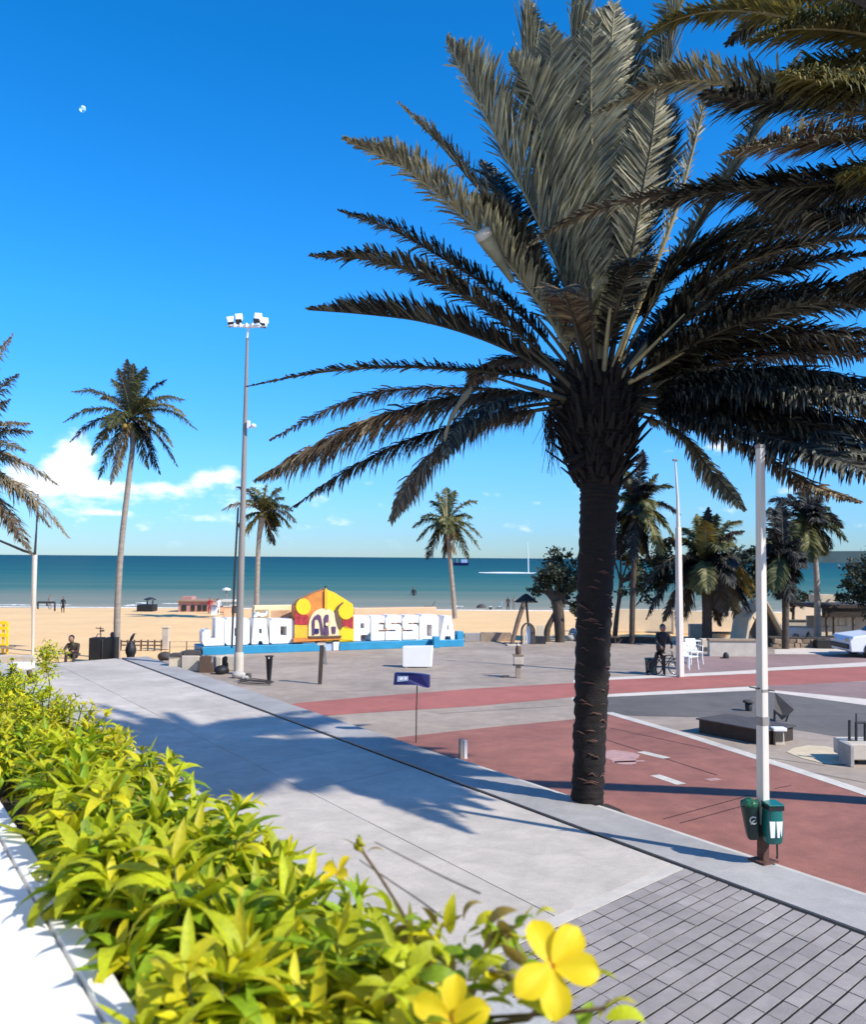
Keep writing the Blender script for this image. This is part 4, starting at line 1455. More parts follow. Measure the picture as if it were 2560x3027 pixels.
small_palm('squat date palm with golden drooping skirt behind the far white lamp post', [(2090, 1892), (2090, 1800), (2088, 1700)], [30, 28, 34], (2086, 1672), 39.8,
           [(2095, 1500), (2060, 1520), (2120, 1520), (2190, 1540), (2200, 1570, 'frond_brown'), (2020, 1560), (2000, 1590), (1950, 1600, 'frond_dark'), (2170, 1590), (1880, 1790, 'frond_dark'), (1910, 1830, 'frond_dark'), (1960, 1840, 'frond_brown'), (2000, 1850, 'frond_brown'),
            (2225, 1780, 'frond_gold'), (2232, 1745, 'frond_gold'), (2210, 1810, 'frond_brown'), (2190, 1845, 'frond_dry'), (2150, 1820, 'frond_brown'), (2130, 1850, 'frond_brown'), (2230, 1830, 'frond_dark'), (1900, 1740, 'frond_dark'), (1930, 1700, 'frond_dark'), (2085, 1540, 'frond_gold')],
           .7, ['frond_green', 'frond_dark', 'frond_olive'], 'brown_trunk', n=130, seed=35, w=.08, extra=18, sag=.22)
small_palm('dense dark palm just right of the near white lamp post', [(2322, 1912), (2322, 1800), (2320, 1700)], [21, 19, 22], (2315, 1640), 37.8,
           [(2265, 1560), (2275, 1500), (2310, 1480), (2345, 1540), (2270, 1640), (2255, 1700), (2290, 1750), (2350, 1720), (2340, 1780), (2265, 1740), (2300, 1770), (2360, 1640)],
           .7, ['frond_dark', 'frond_green', 'frond_dark'], 'brown_trunk', n=110, seed=36, w=.07, extra=12)
small_palm('palm with pale trunk and wide crown left of the dark tree at right edge', [(2416, 1888), (2416, 1780), (2412, 1680), (2400, 1590)], [19, 18, 16, 22], (2385, 1540), 40,
           [(2280, 1530), (2275, 1480), (2330, 1460), (2380, 1440), (2420, 1470), (2470, 1530), (2490, 1560), (2505, 1600), (2440, 1640), (2400, 1660), (2340, 1640), (2300, 1600), (2450, 1500), (2460, 1620)],
           .75, ['frond_green', 'frond_dark', 'frond_olive'], n=100, seed=37, w=.07, extra=12)
# at the left edge: a palm whose trunk stands outside the frame
small_palm('palm outside the left edge, dry fronds reaching in over the thin pole', [(-190, 2010), (-185, 1800), (-170, 1600), (-160, 1440)], [26, 24, 22, 34], (-158, 1400), 26.5,
           [(40, 985), (55, 1105), (95, 1275), (75, 1330), (170, 1432, 'frond_dry'), (205, 1590, 'frond_dry'), (150, 1560, 'frond_dry'), (95, 1640, 'frond_brown'), (110, 1500, 'frond_dry'), (60, 1600, 'frond_brown'), (85, 1250), (-300, 1000), (-450, 1200), (-480, 1400), (-420, 1580), (-200, 950), (30, 1180), (60, 1360)],
           .75, ['frond_grey', 'frond_dry', 'frond_grey'], 'brown_trunk', n=130, seed=38, w=.045, extra=8, dz=.8, group=None)


# ------------------------------------------------------------------ leafy trees
def leafy(label, name, base, trunk_pts, radii, blobs, n, size, mats, trunk_mat='brown_trunk', seed=1, group=None, trunks=None):
    rng = random.Random(seed)
    t = thing(name, label, 'tree', base, group)
    mb = MB()
    mb.tube(sample(trunk_pts, 16), [radii[0] + (radii[1] - radii[0]) * i / 16 * (1 + .0 * i) for i in range(17)], 9)
    top = Vector(trunk_pts[-1])
    for c, r in blobs:
        mb.tube(sample([Vector(trunk_pts[-2]).lerp(top, .6), top.lerp(Vector(c), .5) + Z * .1, Vector(c)], 6), [radii[1] * .6 * (1 - .12 * i) for i in range(7)], 6)
    for q in trunks or []:
        mb.tube(sample(q[0], 8), [q[1] * (1 - .06 * i) for i in range(9)], 8)
    mb.build('trunk', trunk_mat, t)
    lm = MB()
    tot = sum(r ** 2 for c, r in blobs)
    for c, r in blobs:
        c = Vector(c)
        subs = [(c + Vector((rng.gauss(0, .5), rng.gauss(0, .5), rng.gauss(0, .42))) * r, r * rng.uniform(.25, .5)) for _ in range(11)]
        for i in range(int(n * r ** 2 / tot)):
            sc, sr = rng.choice(subs)
            p = sc + Vector((rng.gauss(0, .45), rng.gauss(0, .45), rng.gauss(0, .38))) * sr
            d = Vector((rng.gauss(0, 1), rng.gauss(0, 1), rng.gauss(-.1, .7))).normalized()
            e = d.orthogonal().normalized()
            e = (e * math.cos(rng.random() * 6.28) + d.cross(e) * math.sin(rng.random() * 6.28)).normalized()
            s = size * rng.uniform(.6, 1.3)
            lm.add([p - e * s * .05, p + d * s * .5 + e * s * .28, p + d * s, p + d * s * .5 - e * s * .28], [(0, 1, 2, 3)], rng.randrange(len(mats)))
    o = lm.build('crown', mats, t)
    return t


d = 40.2
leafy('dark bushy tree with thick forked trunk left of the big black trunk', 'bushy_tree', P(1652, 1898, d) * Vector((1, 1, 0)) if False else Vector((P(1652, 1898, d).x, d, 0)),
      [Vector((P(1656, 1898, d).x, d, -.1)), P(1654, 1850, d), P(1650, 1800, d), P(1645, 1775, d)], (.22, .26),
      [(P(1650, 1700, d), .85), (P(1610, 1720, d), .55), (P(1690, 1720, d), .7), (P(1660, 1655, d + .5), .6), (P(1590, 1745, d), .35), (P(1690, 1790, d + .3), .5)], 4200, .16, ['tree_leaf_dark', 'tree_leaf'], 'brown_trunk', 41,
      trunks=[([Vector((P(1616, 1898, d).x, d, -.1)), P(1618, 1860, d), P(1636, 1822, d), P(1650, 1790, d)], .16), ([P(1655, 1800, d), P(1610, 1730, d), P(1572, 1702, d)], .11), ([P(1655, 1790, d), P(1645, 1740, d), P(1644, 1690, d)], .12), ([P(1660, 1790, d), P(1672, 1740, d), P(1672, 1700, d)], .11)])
leafy('dense green tree in the gap right of the far white lamp post', 'leafy_tree', Vector((P(2170, 1850, 52).x, 52, 0)), [Vector((P(2170, 1850, 52).x, 52, -.1)), P(2170, 1780, 52), P(2170, 1740, 52)], (.2, .16),
      [(P(2150, 1690, 52), 1.5), (P(2215, 1680, 52), 1.5), (P(2180, 1720, 52), 1.3), (P(2240, 1720, 52), 1.0)], 3600, .26, ['tree_leaf', 'tree_leaf', 'tree_leaf_dark'], 'brown_trunk', 42)
d = 38.5
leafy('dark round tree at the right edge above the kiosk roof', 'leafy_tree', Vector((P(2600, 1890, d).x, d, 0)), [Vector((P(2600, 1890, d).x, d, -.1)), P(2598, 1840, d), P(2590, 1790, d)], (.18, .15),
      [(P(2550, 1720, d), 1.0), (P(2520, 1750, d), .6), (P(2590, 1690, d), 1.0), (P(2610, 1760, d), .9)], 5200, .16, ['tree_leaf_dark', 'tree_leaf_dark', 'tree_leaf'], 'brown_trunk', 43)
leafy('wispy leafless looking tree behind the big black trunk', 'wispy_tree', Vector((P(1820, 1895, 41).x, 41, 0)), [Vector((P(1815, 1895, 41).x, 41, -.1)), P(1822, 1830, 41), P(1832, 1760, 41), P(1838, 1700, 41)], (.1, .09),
      [(P(1800, 1640, 41), .9), (P(1830, 1590, 41), .9), (P(1870, 1650, 41), .7), (P(1940, 1640, 41), .9), (P(1900, 1720, 41), .9), (P(1960, 1710, 41), .7)], 6000, .17, ['tree_leaf_dark', 'tree_leaf', 'frond_olive'], 'brown_trunk', 44)
leafy('low dark bush on the cream wall beside the pale trunk', 'bush', Vector((P(2345, 1790, 45).x, 45, 0)), [Vector((P(2345, 1850, 45).x, 45, -.1)), P(2345, 1800, 45), P(2345, 1785, 45)], (.08, .06),
      [(P(2335, 1778, 45), .5), (P(2365, 1770, 45), .45), (P(2380, 1765, 45), .3)], 900, .14, ['tree_leaf_dark', 'tree_leaf'], 'brown_trunk', 45)
# ------------------------------------------------------------------ lamp posts
b = G(2256, 2545, WZ + .012)
d = b.y
t = thing('lamp_post', 'near white square post with two bins strapped to it', 'post', b)
wd = 14 * d / FPX
q = Matrix.Rotation(R(28), 3, 'Z')
top = P(2247, 1325, d)


def sq(mb, p0, p1, h0, h1, rot, m=0):
    v = []
    for p, h in ((p0, h0), (p1, h1)):
        v += [p + rot @ Vector(c) for c in ((-h, -h, 0), (h, -h, 0), (h, h, 0), (-h, h, 0))]
    mb.hexa(v, m)


lo = P(2256, 2435, d)
mb = MB()
sq(mb, lo, top, wd * .98, wd * .72, q)
mb.build('shaft', 'white_paint_worn', t, bevel=.012)
mb = MB()
sq(mb, b + Z * .012, lo, wd * .9, wd * .9, q)
mb.build('painted_base', 'rusty_base', t, bevel=.01)
mb = MB()
mb.box(b + Z * .012, (.24, .24, .022), R(28))
mb.build('base_plate', 'rusty_base', t)
mb = MB()
for py in (2040, 2130):
    c = P(2254, py, d)
    mb.box(c, (wd * 1.92, wd * 1.92, .03 if py == 2040 else .10), R(28))
mb.build('clamp', 'grey_metal', t)
mb = MB()
mb.tube([P(2215, 2030, d - .05), P(2252, 2036, d - .02), P(2290, 2042, d - .03)], [.008, .012, .006], 6)
mb.build('bracket', 'dark_metal', t)
mb = MB()
mb.box(top + Z * .02, (.085, .085, .04), R(28))
mb.build('cap', 'grey_metal', t)


# bins on the post
def wpt(px, py, dd):
    return P(px, py, dd)


bx = P(2283, 2439, d - .12)
t = thing('litter_bin', 'teal litter bin with white printed panels on the right of the near post', 'bin', P(2303, 2500, d - .14), 'bins on the near post')
h = 96 * d / FPX
w_ = 48 * d / FPX
prof = []
mb = MB()
rings = []
for (f_, hw, dpt) in ((0, .40, .08), (.06, .46, .10), (.3, .50, .12), (.6, .50, .125), (.85, .475, .12), (1.0, .46, .115)):
    z = -h / 2 + f_ * h
    ring = []
    for k in range(16):
        a = 2 * math.pi * k / 16
        ca, sa = math.cos(a), math.sin(a)
        sx = math.copysign(abs(ca) ** .45, ca) * w_ * hw * 1.02
        sy = math.copysign(abs(sa) ** .6, sa) * dpt
        ring.append(bx + Matrix.Rotation(R(5), 3, 'Z') @ Vector((sx, sy, z)))
    rings.append(ring)
v = [p for r in rings for p in r]
f = [(i * 16 + k, i * 16 + (k + 1) % 16, (i + 1) * 16 + (k + 1) % 16, (i + 1) * 16 + k) for i in range(5) for k in range(16)]
mb.add(v, f, 0, True)
mb.add(rings[0], [tuple(range(15, -1, -1))])
mb.build('body', 'teal_plastic', t)
q14 = Matrix.Rotation(R(5), 3, 'Z')
mb = MB()
mb.box(bx + q14 @ Vector((0, 0, h / 2 + .025)), (w_ * .94, .235, .045), R(5))
mb.build('opening', 'black', t)
mb = MB()
mb.box(bx + q14 @ Vector((0, .0, h / 2 + .062)), (w_ * .98, .25, .022), R(5))
mb.build('lid', 'teal_plastic', t, bevel=.008)
for side in (-1, 1):
    mb = MB()
    x0, x1 = (-.46, -.11) if side < 0 else (-.05, .32)
    y = -.122
    pts = [(x0, .20), (x0 + .06 * (side < 0), -.27), (x1 - (.05 if side < 0 else .12), -.27), (x1, .20)] if side < 0 else [(x0, .20), (x0 + .06, -.27), (x0 + .20, -.27), (x0 + .22, -.02), (x1 - .05, -.26), (x1 + .02, .20)]
    fr = [bx + q14 @ Vector((px_ * w_, y - .004, pz_ * h)) for px_, pz_ in pts]
    mb.prism(fr, q14 @ Vector((0, .012, 0)))
    mb.build('print_panel', 'white_plastic', t)
mb = MB()
mb.tube([P(2297, 2486, d - .05), P(2298, 2530, d - .05), P(2296, 2537, d - .05)], [.012, .010, .014], 6)
mb.build('support_leg', 'dark_green_plastic', t)

bx2 = P(2221, 2422, d - .02)
t = thing('litter_bin', 'black litter bin stuffed with a green bag on the left of the near post', 'bin', P(2219, 2480, d - .02), 'bins on the near post')
h2 = 96 * d / FPX
w2 = 48 * d / FPX
mb = MB()
rings = []
lean = Matrix.Rotation(R(-6), 3, 'Y') @ Matrix.Rotation(R(-8), 3, 'Z')
for (f_, hw, dpt) in ((0, .30, .07), (.05, .36, .09), (.3, .42, .10), (.7, .48, .115), (1.0, .52, .12)):
    z = -h2 / 2 + f_ * h2
    rings.append([bx2 + lean @ Vector((math.copysign(abs(math.cos(a)) ** .6, math.cos(a)) * w2 * hw, math.copysign(abs(math.sin(a)) ** .7, math.sin(a)) * dpt, z - .02)) for a in [2 * math.pi * k / 16 for k in range(16)]])
v = [p for r in rings for p in r]
f = [(i * 16 + k, i * 16 + (k + 1) % 16, (i + 1) * 16 + (k + 1) % 16, (i + 1) * 16 + k) for i in range(4) for k in range(16)]
mb.add(v, f, 0, True)
mb.add(rings[0], [tuple(range(15, -1, -1))])
mb.build('body', 'dark_green_plastic', t)
mb = MB()
mb.ball(bx2 + lean @ Vector((0, 0, h2 / 2 - .02)), .085, 20, 0, (1.18, 1.2, .95))
mb.v = [p + (p - bx2).normalized() * .028 * noise.noise(p * 16) + Vector((0, 0, .02 * noise.noise(p * 40))) for p in mb.v]
mb.build('bag', 'green_bag', t)
mb = MB()                                      # ring emblem: round arrow with a leaf
ce = bx2 + lean @ Vector((.005, -.108, .025))
ringp = [ce + lean @ Vector((math.cos(a) * .038, -.008, math.sin(a) * .040)) for a in [R(40 + 14 * k) for k in range(21)]]
mb.tube(ringp, .008, 5)
mb.tube([ce + lean @ Vector((-.035, -.008, -.045)), ce + lean @ Vector((-.01, -.010, -.01)), ce + lean @ Vector((.022, -.008, .005))], [.004, .014, .003], 5)
mb.build('emblem', 'white_paint_worn', t)

# far white post
d = 28.3
b = G(2011, 2001, 0)
d = b.y
t = thing('lamp_post', 'far white lamp post at the edge of the red band', 'lamp post', b)
mb = MB()
sq(mb, b + Z * .01, P(2005, 1560, d), 8.6 * d / FPX, 6.6 * d / FPX, Matrix.Rotation(R(26), 3, 'Z'))
mb.build('shaft', 'white_paint_worn', t, bevel=.01)
mb = MB()
mb.tube([P(2005, 1560, d) - Z * .02, P(2003, 1470, d), P(1996, 1365, d)], [6.5 * d / FPX, 4 * d / FPX, 2.5 * d / FPX], 10)
mb.build('upper_shaft', 'white_paint_worn', t)
mb = MB()
c = P(1996, 1360, d)
mb.box(c, (.16, .12, .07))
mb.build('lamp_head', 'grey_metal', t, bevel=.02)

# tall light mast
b = G(705, 1992, 0)
d = b.y
u = d / FPX
t = thing('light_mast', 'tall grey mast carrying a cluster of white floodlights', 'light mast', b)
mb = MB()
mb.tube([b + Z * -.05, P(709, 1800, d), P(718, 1500, d), P(727, 1150, d), P(731, 1000, d)], [12 * u, 10.5 * u, 8.5 * u, 5.5 * u, 4 * u], 12)
mb.build('shaft', 'grey_metal', t)
mb = MB()
mb.tube([P(731, 1000, d), P(734, 975, d), P(735, 965, d)], [4.4 * u, 3.4 * u, 3 * u], 10)
mb.build('shaft_tip', 'white_paint', t)
mb = MB()
mb.tube([P(674, 962, d), P(734, 966, d), P(789, 964, d)], [.035, .05, .035], 8)
mb.tube([P(700, 962, d + .25), P(770, 962, d - .25)], .03, 6)
mb.build('crossbar', 'white_paint', t)
for (px, py, s) in ((682, 950, 1), (706, 942, 1), (762, 940, 1), (780, 953, 1)):
    c = P(px, py, d + (.1 if s > 0 else 0))
    mb = MB()
    rot = Matrix.Rotation(R(-35), 3, 'X') @ Matrix.Rotation(R((px - 735) * .25), 3, 'Y')
    mb.box(c, (.24, .20, .26), 0, 0, .72, rot)
    mb.tube([c, c + Vector((0, 0, -.2))], .03, 5)
    fl = mb.build('floodlight', 'white_paint', t, bevel=.03)
    mb = MB()
    mb.box(c + rot @ Vector((0, 0, -.16)), (.19, .17, .05), 0, 0, 1, rot)
    mb.build('lens', 'dark_metal', fl)
for k in range(5):
    mb = MB()
    mb.box(P(694 + k * 17, 962, d - .08), (.07, .1, .13), .3 * k)
    mb.build('ballast_box', 'white_paint', t, bevel=.01)
mb = MB()
mb.box(P(735, 1255, d - .1), (.09, .1, .24))
mb.tube([P(735, 1262, d - .1), P(746, 1262, d - .15)], .02, 5)
mb.build('camera_bracket', 'white_paint', t)
mb = MB()
mb.ball(P(749, 1259, d - .15), .09, 12, 0, (1, 1, .8))
mb.build('camera_dome', 'white_paint', t)
mb = MB()
mb.lathe(b, [(14.5 * u, 0), (14 * u, 60 * u), (12.5 * u, 64 * u)], 10)
mb.build('mast_footing', 'pale_stone', t)
mb = MB()
mb.tube([P(718, 1500, d) + Vector((-.15, 0, 0)), P(711, 1700, d) + Vector((-.19, 0, 0)), P(706, 1915, d) + Vector((-.22, 0, 0))], .035, 6)
mb.build('conduit', 'dark_metal', t)
# thin left pole
b = G(97, 1945, 0)
d = b.y
u = d / FPX
t = thing('pole', 'thin pale pole near the left edge rising over the beach', 'pole', b)
mb = MB()
mb.tube([b - Z * .1, P(98, 1800, d), P(99, 1790, d), P(103, 1640, d)], [4 * u, 4.5 * u, 7 * u, 7.5 * u], 9)
mb.build('shaft', 'white_paint_worn', t)
mb = MB()
mb.tube([P(103, 1640, d), P(108, 1560, d), P(112, 1460, d)], [4 * u, 2.6 * u, 2.4 * u], 8)
mb.tube([P(103, 1638, d), P(70, 1628, d), P(-20, 1590, d)], [3 * u, 4 * u, 3 * u], 8)
mb.build('arm', 'dark_metal', t)

# ------------------------------------------------------------------ letter blocks and painted facade
A0, B0 = G(593, 1937, 0), G(1279, 1913, 0)
WD = (B0 - A0).normalized()                     # along the wall
WN = Vector((WD.y, -WD.x, 0))                   # towards the viewer


def wall_pt(px, py, back=0.0):
    o = A0 - WN * back
    r = ray(px, py)
    k = (o - CAM).dot(WN) / r.dot(WN)
    return CAM + r * k


def wall_box(x0, y0, x1, y1, back, thick, mb=None, z0=None, m=0):
    mb = mb or MB()
    p = [wall_pt(x0, y1, back), wall_pt(x1, y1, back), wall_pt(x1, y0, back), wall_pt(x0, y0, back)]
    if z0 is not None:
        p[0].z = z0
        p[1].z = z0
    zt = (p[2].z + p[3].z) / 2
    p[2].z = p[3].z = zt
    p[2].x, p[2].y = p[1].x, p[1].y
    p[3].x, p[3].y = p[0].x, p[0].y
    mb.prism(p, -WN * thick, m)
    return mb


sign = thing('block_sign', 'row of bulky white block letters on a blue base beside the painted facade', 'sign', A0)
zb = wall_pt(700, 1907, 0).z
mb = wall_box(592, 1907, 950, 1937, 0, 1.5, None, 0)
mb.build('base', 'blue_paint', sign, bevel=.015)
mb = wall_box(1004, 1895, 1282, 1920, 0, 1.5, None, 0)
for p_ in mb.v:
    p_.z = min(p_.z, zb)
mb.build('base', 'blue_paint', sign, bevel=.015)
mb = wall_box(1284, 1884, 1372, 1906, -.05, 1.3, None, 0)
for p_ in mb.v:
    p_.z = min(p_.z, zb * .85)
mb.build('base_end', 'blue_paint', sign, bevel=.015)
mb = wall_box(950.5, 1900, 1003.5, 1930, .12, 1.3, None, 0)
for p_ in mb.v:
    p_.z = min(p_.z, zb * .97)
mb.build('base_step', 'pale_blue_paint', sign)
LZ = 1906                                        # foot line of the letters


def letter(polys, back=.18, thick=.7):
    """one white block letter made of butted outline pieces (photo pixels on the wall plane)"""
    mb = MB()
    for pts in polys:
        fr = [wall_pt(x, y, back) for x, y in pts]
        for p_, (x, y) in zip(fr, pts):
            if y >= LZ:
                p_.z = zb - .002
        a2 = sum(pts[k][0] * pts[(k + 1) % len(pts)][1] - pts[(k + 1) % len(pts)][0] * pts[k][1] for k in range(len(pts)))
        if a2 > 0:
            fr.reverse()
        mb.prism(fr, -WN * thick)
    return mb.build('letter', 'white_paint', sign)


def rect(x0, y0, x1, y1):
    return [(x0, y1), (x1, y1), (x1, y0), (x0, y0)]


def ring(x0, y0, x1, y1, hx0, hy0, hx1, hy1):
    c_ = 7
    return [[(x0, y0 + c_), (x0 + c_, y0), (hx0, y0), (hx0, LZ), (x0 + c_, LZ), (x0, LZ - c_)], [(hx1, y0), (x1 - c_, y0), (x1, y0 + c_), (x1, LZ - c_), (x1 - c_, LZ), (hx1, LZ)], rect(hx0, y0, hx1, hy0), rect(hx0, hy1, hx1, LZ)]


letter([[(598, 1870), (606, 1862), (622, 1862), (622, LZ), (604, LZ), (598, 1898)], rect(622, 1886, 637, LZ), rect(637, 1827, 663, LZ)])                        # J
letter(ring(665, 1827, 738, LZ, 693, 1856, 699, 1880))                                                                                                     # O
letter([[(744, LZ), (751, 1829), (766, 1829), (766, LZ - 12), (762, LZ)], [(774, 1829), (787, 1829), (795, LZ), (778, LZ), (774, LZ - 12)], rect(766, 1829, 774, 1858), rect(766, 1872, 774, LZ - 12)])   # A
mb = MB()
tl = [wall_pt(x, y, .5) for x, y in ((750, 1822), (756, 1812), (764, 1809), (774, 1814), (784, 1812), (788, 1805), (791, 1812), (786, 1820), (776, 1823), (764, 1819), (757, 1825))]
mb.prism(tl[::-1], -WN * .3)
mb.build('tilde', 'white_paint', sign)                                                                                                                    # the tilde over the A
letter(ring(798, 1829, 870, LZ, 829, 1851, 848, 1878))                                                                                                     # O
letter([rect(1046, 1820, 1066, LZ), [(1077, 1820), (1088, 1820), (1094, 1828), (1094, 1868), (1086, 1876), (1077, 1876)], rect(1066, 1820, 1077, 1842), rect(1066, 1857, 1077, 1876)])   # P
letter([rect(1097, 1820, 1118, LZ), rect(1118, 1820, 1137, 1840), rect(1118, 1846, 1133, 1861), rect(1118, 1867, 1137, LZ)])                                # E
for x0 in (1140, 1191):
    letter([[(x0, 1828), (x0 + 7, 1819), (x0 + 47, 1819), (x0 + 47, 1840), (x0 + 16, 1840), (x0 + 16, 1845), (x0 + 41, 1845), (x0 + 47, 1852), (x0 + 47, LZ - 8), (x0 + 40, LZ), (x0, LZ), (x0, 1866), (x0 + 30, 1866), (x0 + 30, 1861), (x0 + 6, 1861), (x0, 1855)]])   # S, S
letter(ring(1241, 1817, 1297, LZ, 1262, 1846, 1277, 1880))                                                                                                 # O
letter([[(1299, LZ - 5), (1314, 1820), (1322, 1820), (1322, 1880), (1316, 1880), (1313, LZ - 5)], [(1326, 1820), (1334, 1820), (1349, LZ - 5), (1335, LZ - 5), (1332, 1880), (1326, 1880)], rect(1322, 1820, 1326, 1848), rect(1322, 1862, 1326, 1880)], .17)   # A
for (x0, y0, x1, y1, mat) in ((750, 1800, 796, 1829, 'cream_paint'), (798, 1802, 870, 1826, 'peach_paint'), (752, 1789, 870, 1801, 'cream_paint'), (1046, 1796, 1290, 1818, 'peach_paint')):
    mb = wall_box(x0, y0, x1, y1, 1.3 if x0 < 1000 else 1.6, .4, None, 0)
    mb.build('rear_block', mat, sign, bevel=.02)
mb = wall_box(1283, 1881, 1300, 1908, -.35, .22, None, 0)
mb.build('end_post', 'blue_paint', sign, bevel=.02)
mb = wall_box(1352, 1866, 1371, 1890, .05, .3, None, 0.1)
mb.build('end_post', 'blue_paint', sign, bevel=.02)

ch = thing('painted_facade', 'yellow and orange gabled church facade with a cream arch', 'facade', wall_pt(958, 1905, .1))
FB = .10                                           # front plane of the facade, behind the base's front


def fpoly(pts, mat, lift, name, thick=.06, label=None):
    fr = [wall_pt(x, y, FB - lift) for x, y in pts]
    a2 = 0
    for i in range(len(pts)):
        x0, y0 = pts[i]
        x1, y1 = pts[(i + 1) % len(pts)]
        a2 += x0 * y1 - x1 * y0
    if a2 > 0:
        fr.reverse()
    mb = MB()
    mb.prism(fr, -WN * thick)
    o = mb.build(name, mat, ch)
    if label:
        o['label'] = label
    return o


def arc(cx, cy, rx, ry, a0, a1, n=12):
    return [(cx + rx * math.cos(R(a0 + (a1 - a0) * i / n)), cy - ry * math.sin(R(a0 + (a1 - a0) * i / n))) for i in range(n + 1)]


fpoly([(871, 1790), (890, 1772), (925, 1755), (962, 1741), (962, 1897), (871, 1900)], 'orange_paint', 0, 'left_half', .5, 'orange left half')
fpoly([(962.5, 1741), (990, 1752), (1020, 1771), (1043, 1786), (1046, 1895), (962.5, 1897)], 'yellow_paint', 0, 'right_half', .5, 'yellow right half')
fpoly([(960, 1800), (960, 1745), (964, 1737), (969, 1745), (969, 1800)], 'amber_paint', .09, 'ridge_pilaster', .1)
fpoly([(962, 1740), (961, 1734), (964, 1731), (967, 1735), (966, 1741)], 'dark_metal', .0, 'finial', .1)
fpoly(arc(897, 1793, 22, 24, 0, 360, 16)[:-1], 'yellow_paint', .05, 'round_tree', .06, 'left yellow tree crown')
fpoly(arc(1023, 1804, 23, 27, 0, 360, 16)[:-1], 'yellow_paint', .05, 'round_tree', .06, 'right yellow tree crown')
fpoly([(871, 1803), (884, 1806), (912, 1820), (912, 1838), (905, 1848), (890, 1846), (871, 1844)], 'crimson_paint', .03, 'red_panel', .04)
fpoly([(1012, 1828), (1044, 1822), (1044, 1858), (1022, 1858), (1012, 1850)], 'crimson_paint', .03, 'red_panel', .04)
fpoly([(871, 1847), (908, 1848), (912, 1884), (871, 1886)], 'amber_paint', .03, 'yellow_panel', .04)
fpoly([(1004, 1860), (1020, 1850), (1044, 1860), (1044, 1892), (1004, 1890)], 'yellow_paint', .03, 'yellow_panel', .04)
fpoly([(990, 1806), (1000, 1790), (1014, 1779), (1016, 1782), (1004, 1794), (998, 1808), (1010, 1835), (1012, 1858), (1002, 1858), (994, 1835)], 'brown_wood', .10, 'tree_trunk_shape', .05)
fpoly([(912, 1880)] + [(912, 1850), (915, 1832)] + arc(958, 1838, 42, 40, 165, 15, 12) + [(1002, 1850), (1003, 1880)], 'cream_paint', .07, 'arch', .06, 'cream arch')
# dark shapes in the arch
fpoly([(924, 1876), (923, 1835), (929, 1823), (940, 1815), (948, 1820), (952, 1838), (958, 1876), (950, 1876), (946, 1840), (941, 1829), (931, 1832), (930, 1876)], 'purple_paint', .11, 'arch_figure', .05)
fpoly([(931, 1858), (943, 1858), (943, 1872), (931, 1872)], 'navy_paint', .12, 'arch_figure', .05)
fpoly([(960, 1876), (959, 1825), (963, 1817), (970, 1816), (972, 1822), (970, 1845), (973, 1876)], 'purple_paint', .12, 'arch_figure', .05)
fpoly([(981, 1852), (993, 1852), (992, 1872), (983, 1872)], 'purple_paint', .11, 'arch_figure', .05)
fpoly(arc(967, 1845, 5, 5, 0, 360, 10)[:-1], 'cream_paint', .16, 'arch_figure', .05)
fpoly(arc(974, 1838, 5, 8, 0, 360, 10)[:-1], 'peach_paint', .11, 'arch_figure', .05)
fpoly([(868, 1886), (1008, 1882), (1008, 1890), (868, 1898)], 'orange_paint', .14, 'step', .2)
fpoly([(915, 1881), (1010, 1879), (1010, 1883), (915, 1885)], 'brown_wood', .20, 'ledge', .2)

# clutter in front of the facade step
for (px, py, w, h, mat, lab, nm, cat) in ((910, 1924, 36, 24, 'pale_blue_paint', 'pale green crate in front of the facade steps', 'crate', 'crate'), (936, 1924, 12, 28, 'black', 'black bin beside the pale crate', 'bin', 'bin'), (992, 1922, 19, 26, 'white_plastic', 'white drum with black rim right of the wooden post', 'drum', 'drum')):
    b = G(px, py, 0)
    t = thing(nm, lab, cat, b)
    u = b.y / FPX
    mb = MB()
    mb.box(b + Z * (h * u / 2), (w * u, w * u * .7, h * u), .35, 0, .9)
    mb.build('body', mat, t, bevel=.02)
    mb = MB()
    mb.box(b + Z * (h * u + .015), (w * u * 1.06, w * u * .76, .04), .35)
    mb.build('lid', 'dark_metal' if mat != 'pale_blue_paint' else 'white_plastic', t, bevel=.01)
# wooden post with a hanging cloth
b = G(945, 2022, 0)
d = b.y
u = d / FPX
t = thing('wooden_post', 'slim dark post with a grey cloth tied to it, throwing a long shadow', 'post', b)
mb = MB()
sq(mb, b - Z * .05, P(952, 1905, d), 5 * u, 5.5 * u, Matrix.Rotation(.3, 3, 'Z'))
mb.build('shaft', 'dark_wood', t)
mb = MB()
mb.box(P(950, 1903, d), (.24, .14, .06), .2)
mb.build('top_board', 'pale_stone', t)
mb = MB()
mb.hexa([P(955, 1962, d - .04), P(967, 1966, d - .04), P(967, 1966, d + .03), P(955, 1962, d + .03), P(954, 1912, d - .03), P(962, 1912, d - .03), P(962, 1912, d + .03), P(954, 1912, d + .03)])
mb.build('cloth', 'grey_cloth', t)
# black tapered bin
b = G(795, 2014, 0)
u = b.y / FPX
t = thing('street_bin', 'tall black tapered bin standing alone on the plaza', 'bin', b)
mb = MB()
mb.lathe(b, [(.4 * 14 * u, 0), (.85 * 12 * u, 70 * u), (13 * u, 73 * u), (13 * u, 75 * u), (10 * u, 75 * u), (9 * u, 62 * u)], 12)
mb.build('body', 'black', t)
mb = MB()
mb.box(b + Vector((.01, -12.5 * u, 70 * u)), (.03, .015, .05))
mb.build('plate', 'white_plastic', t)
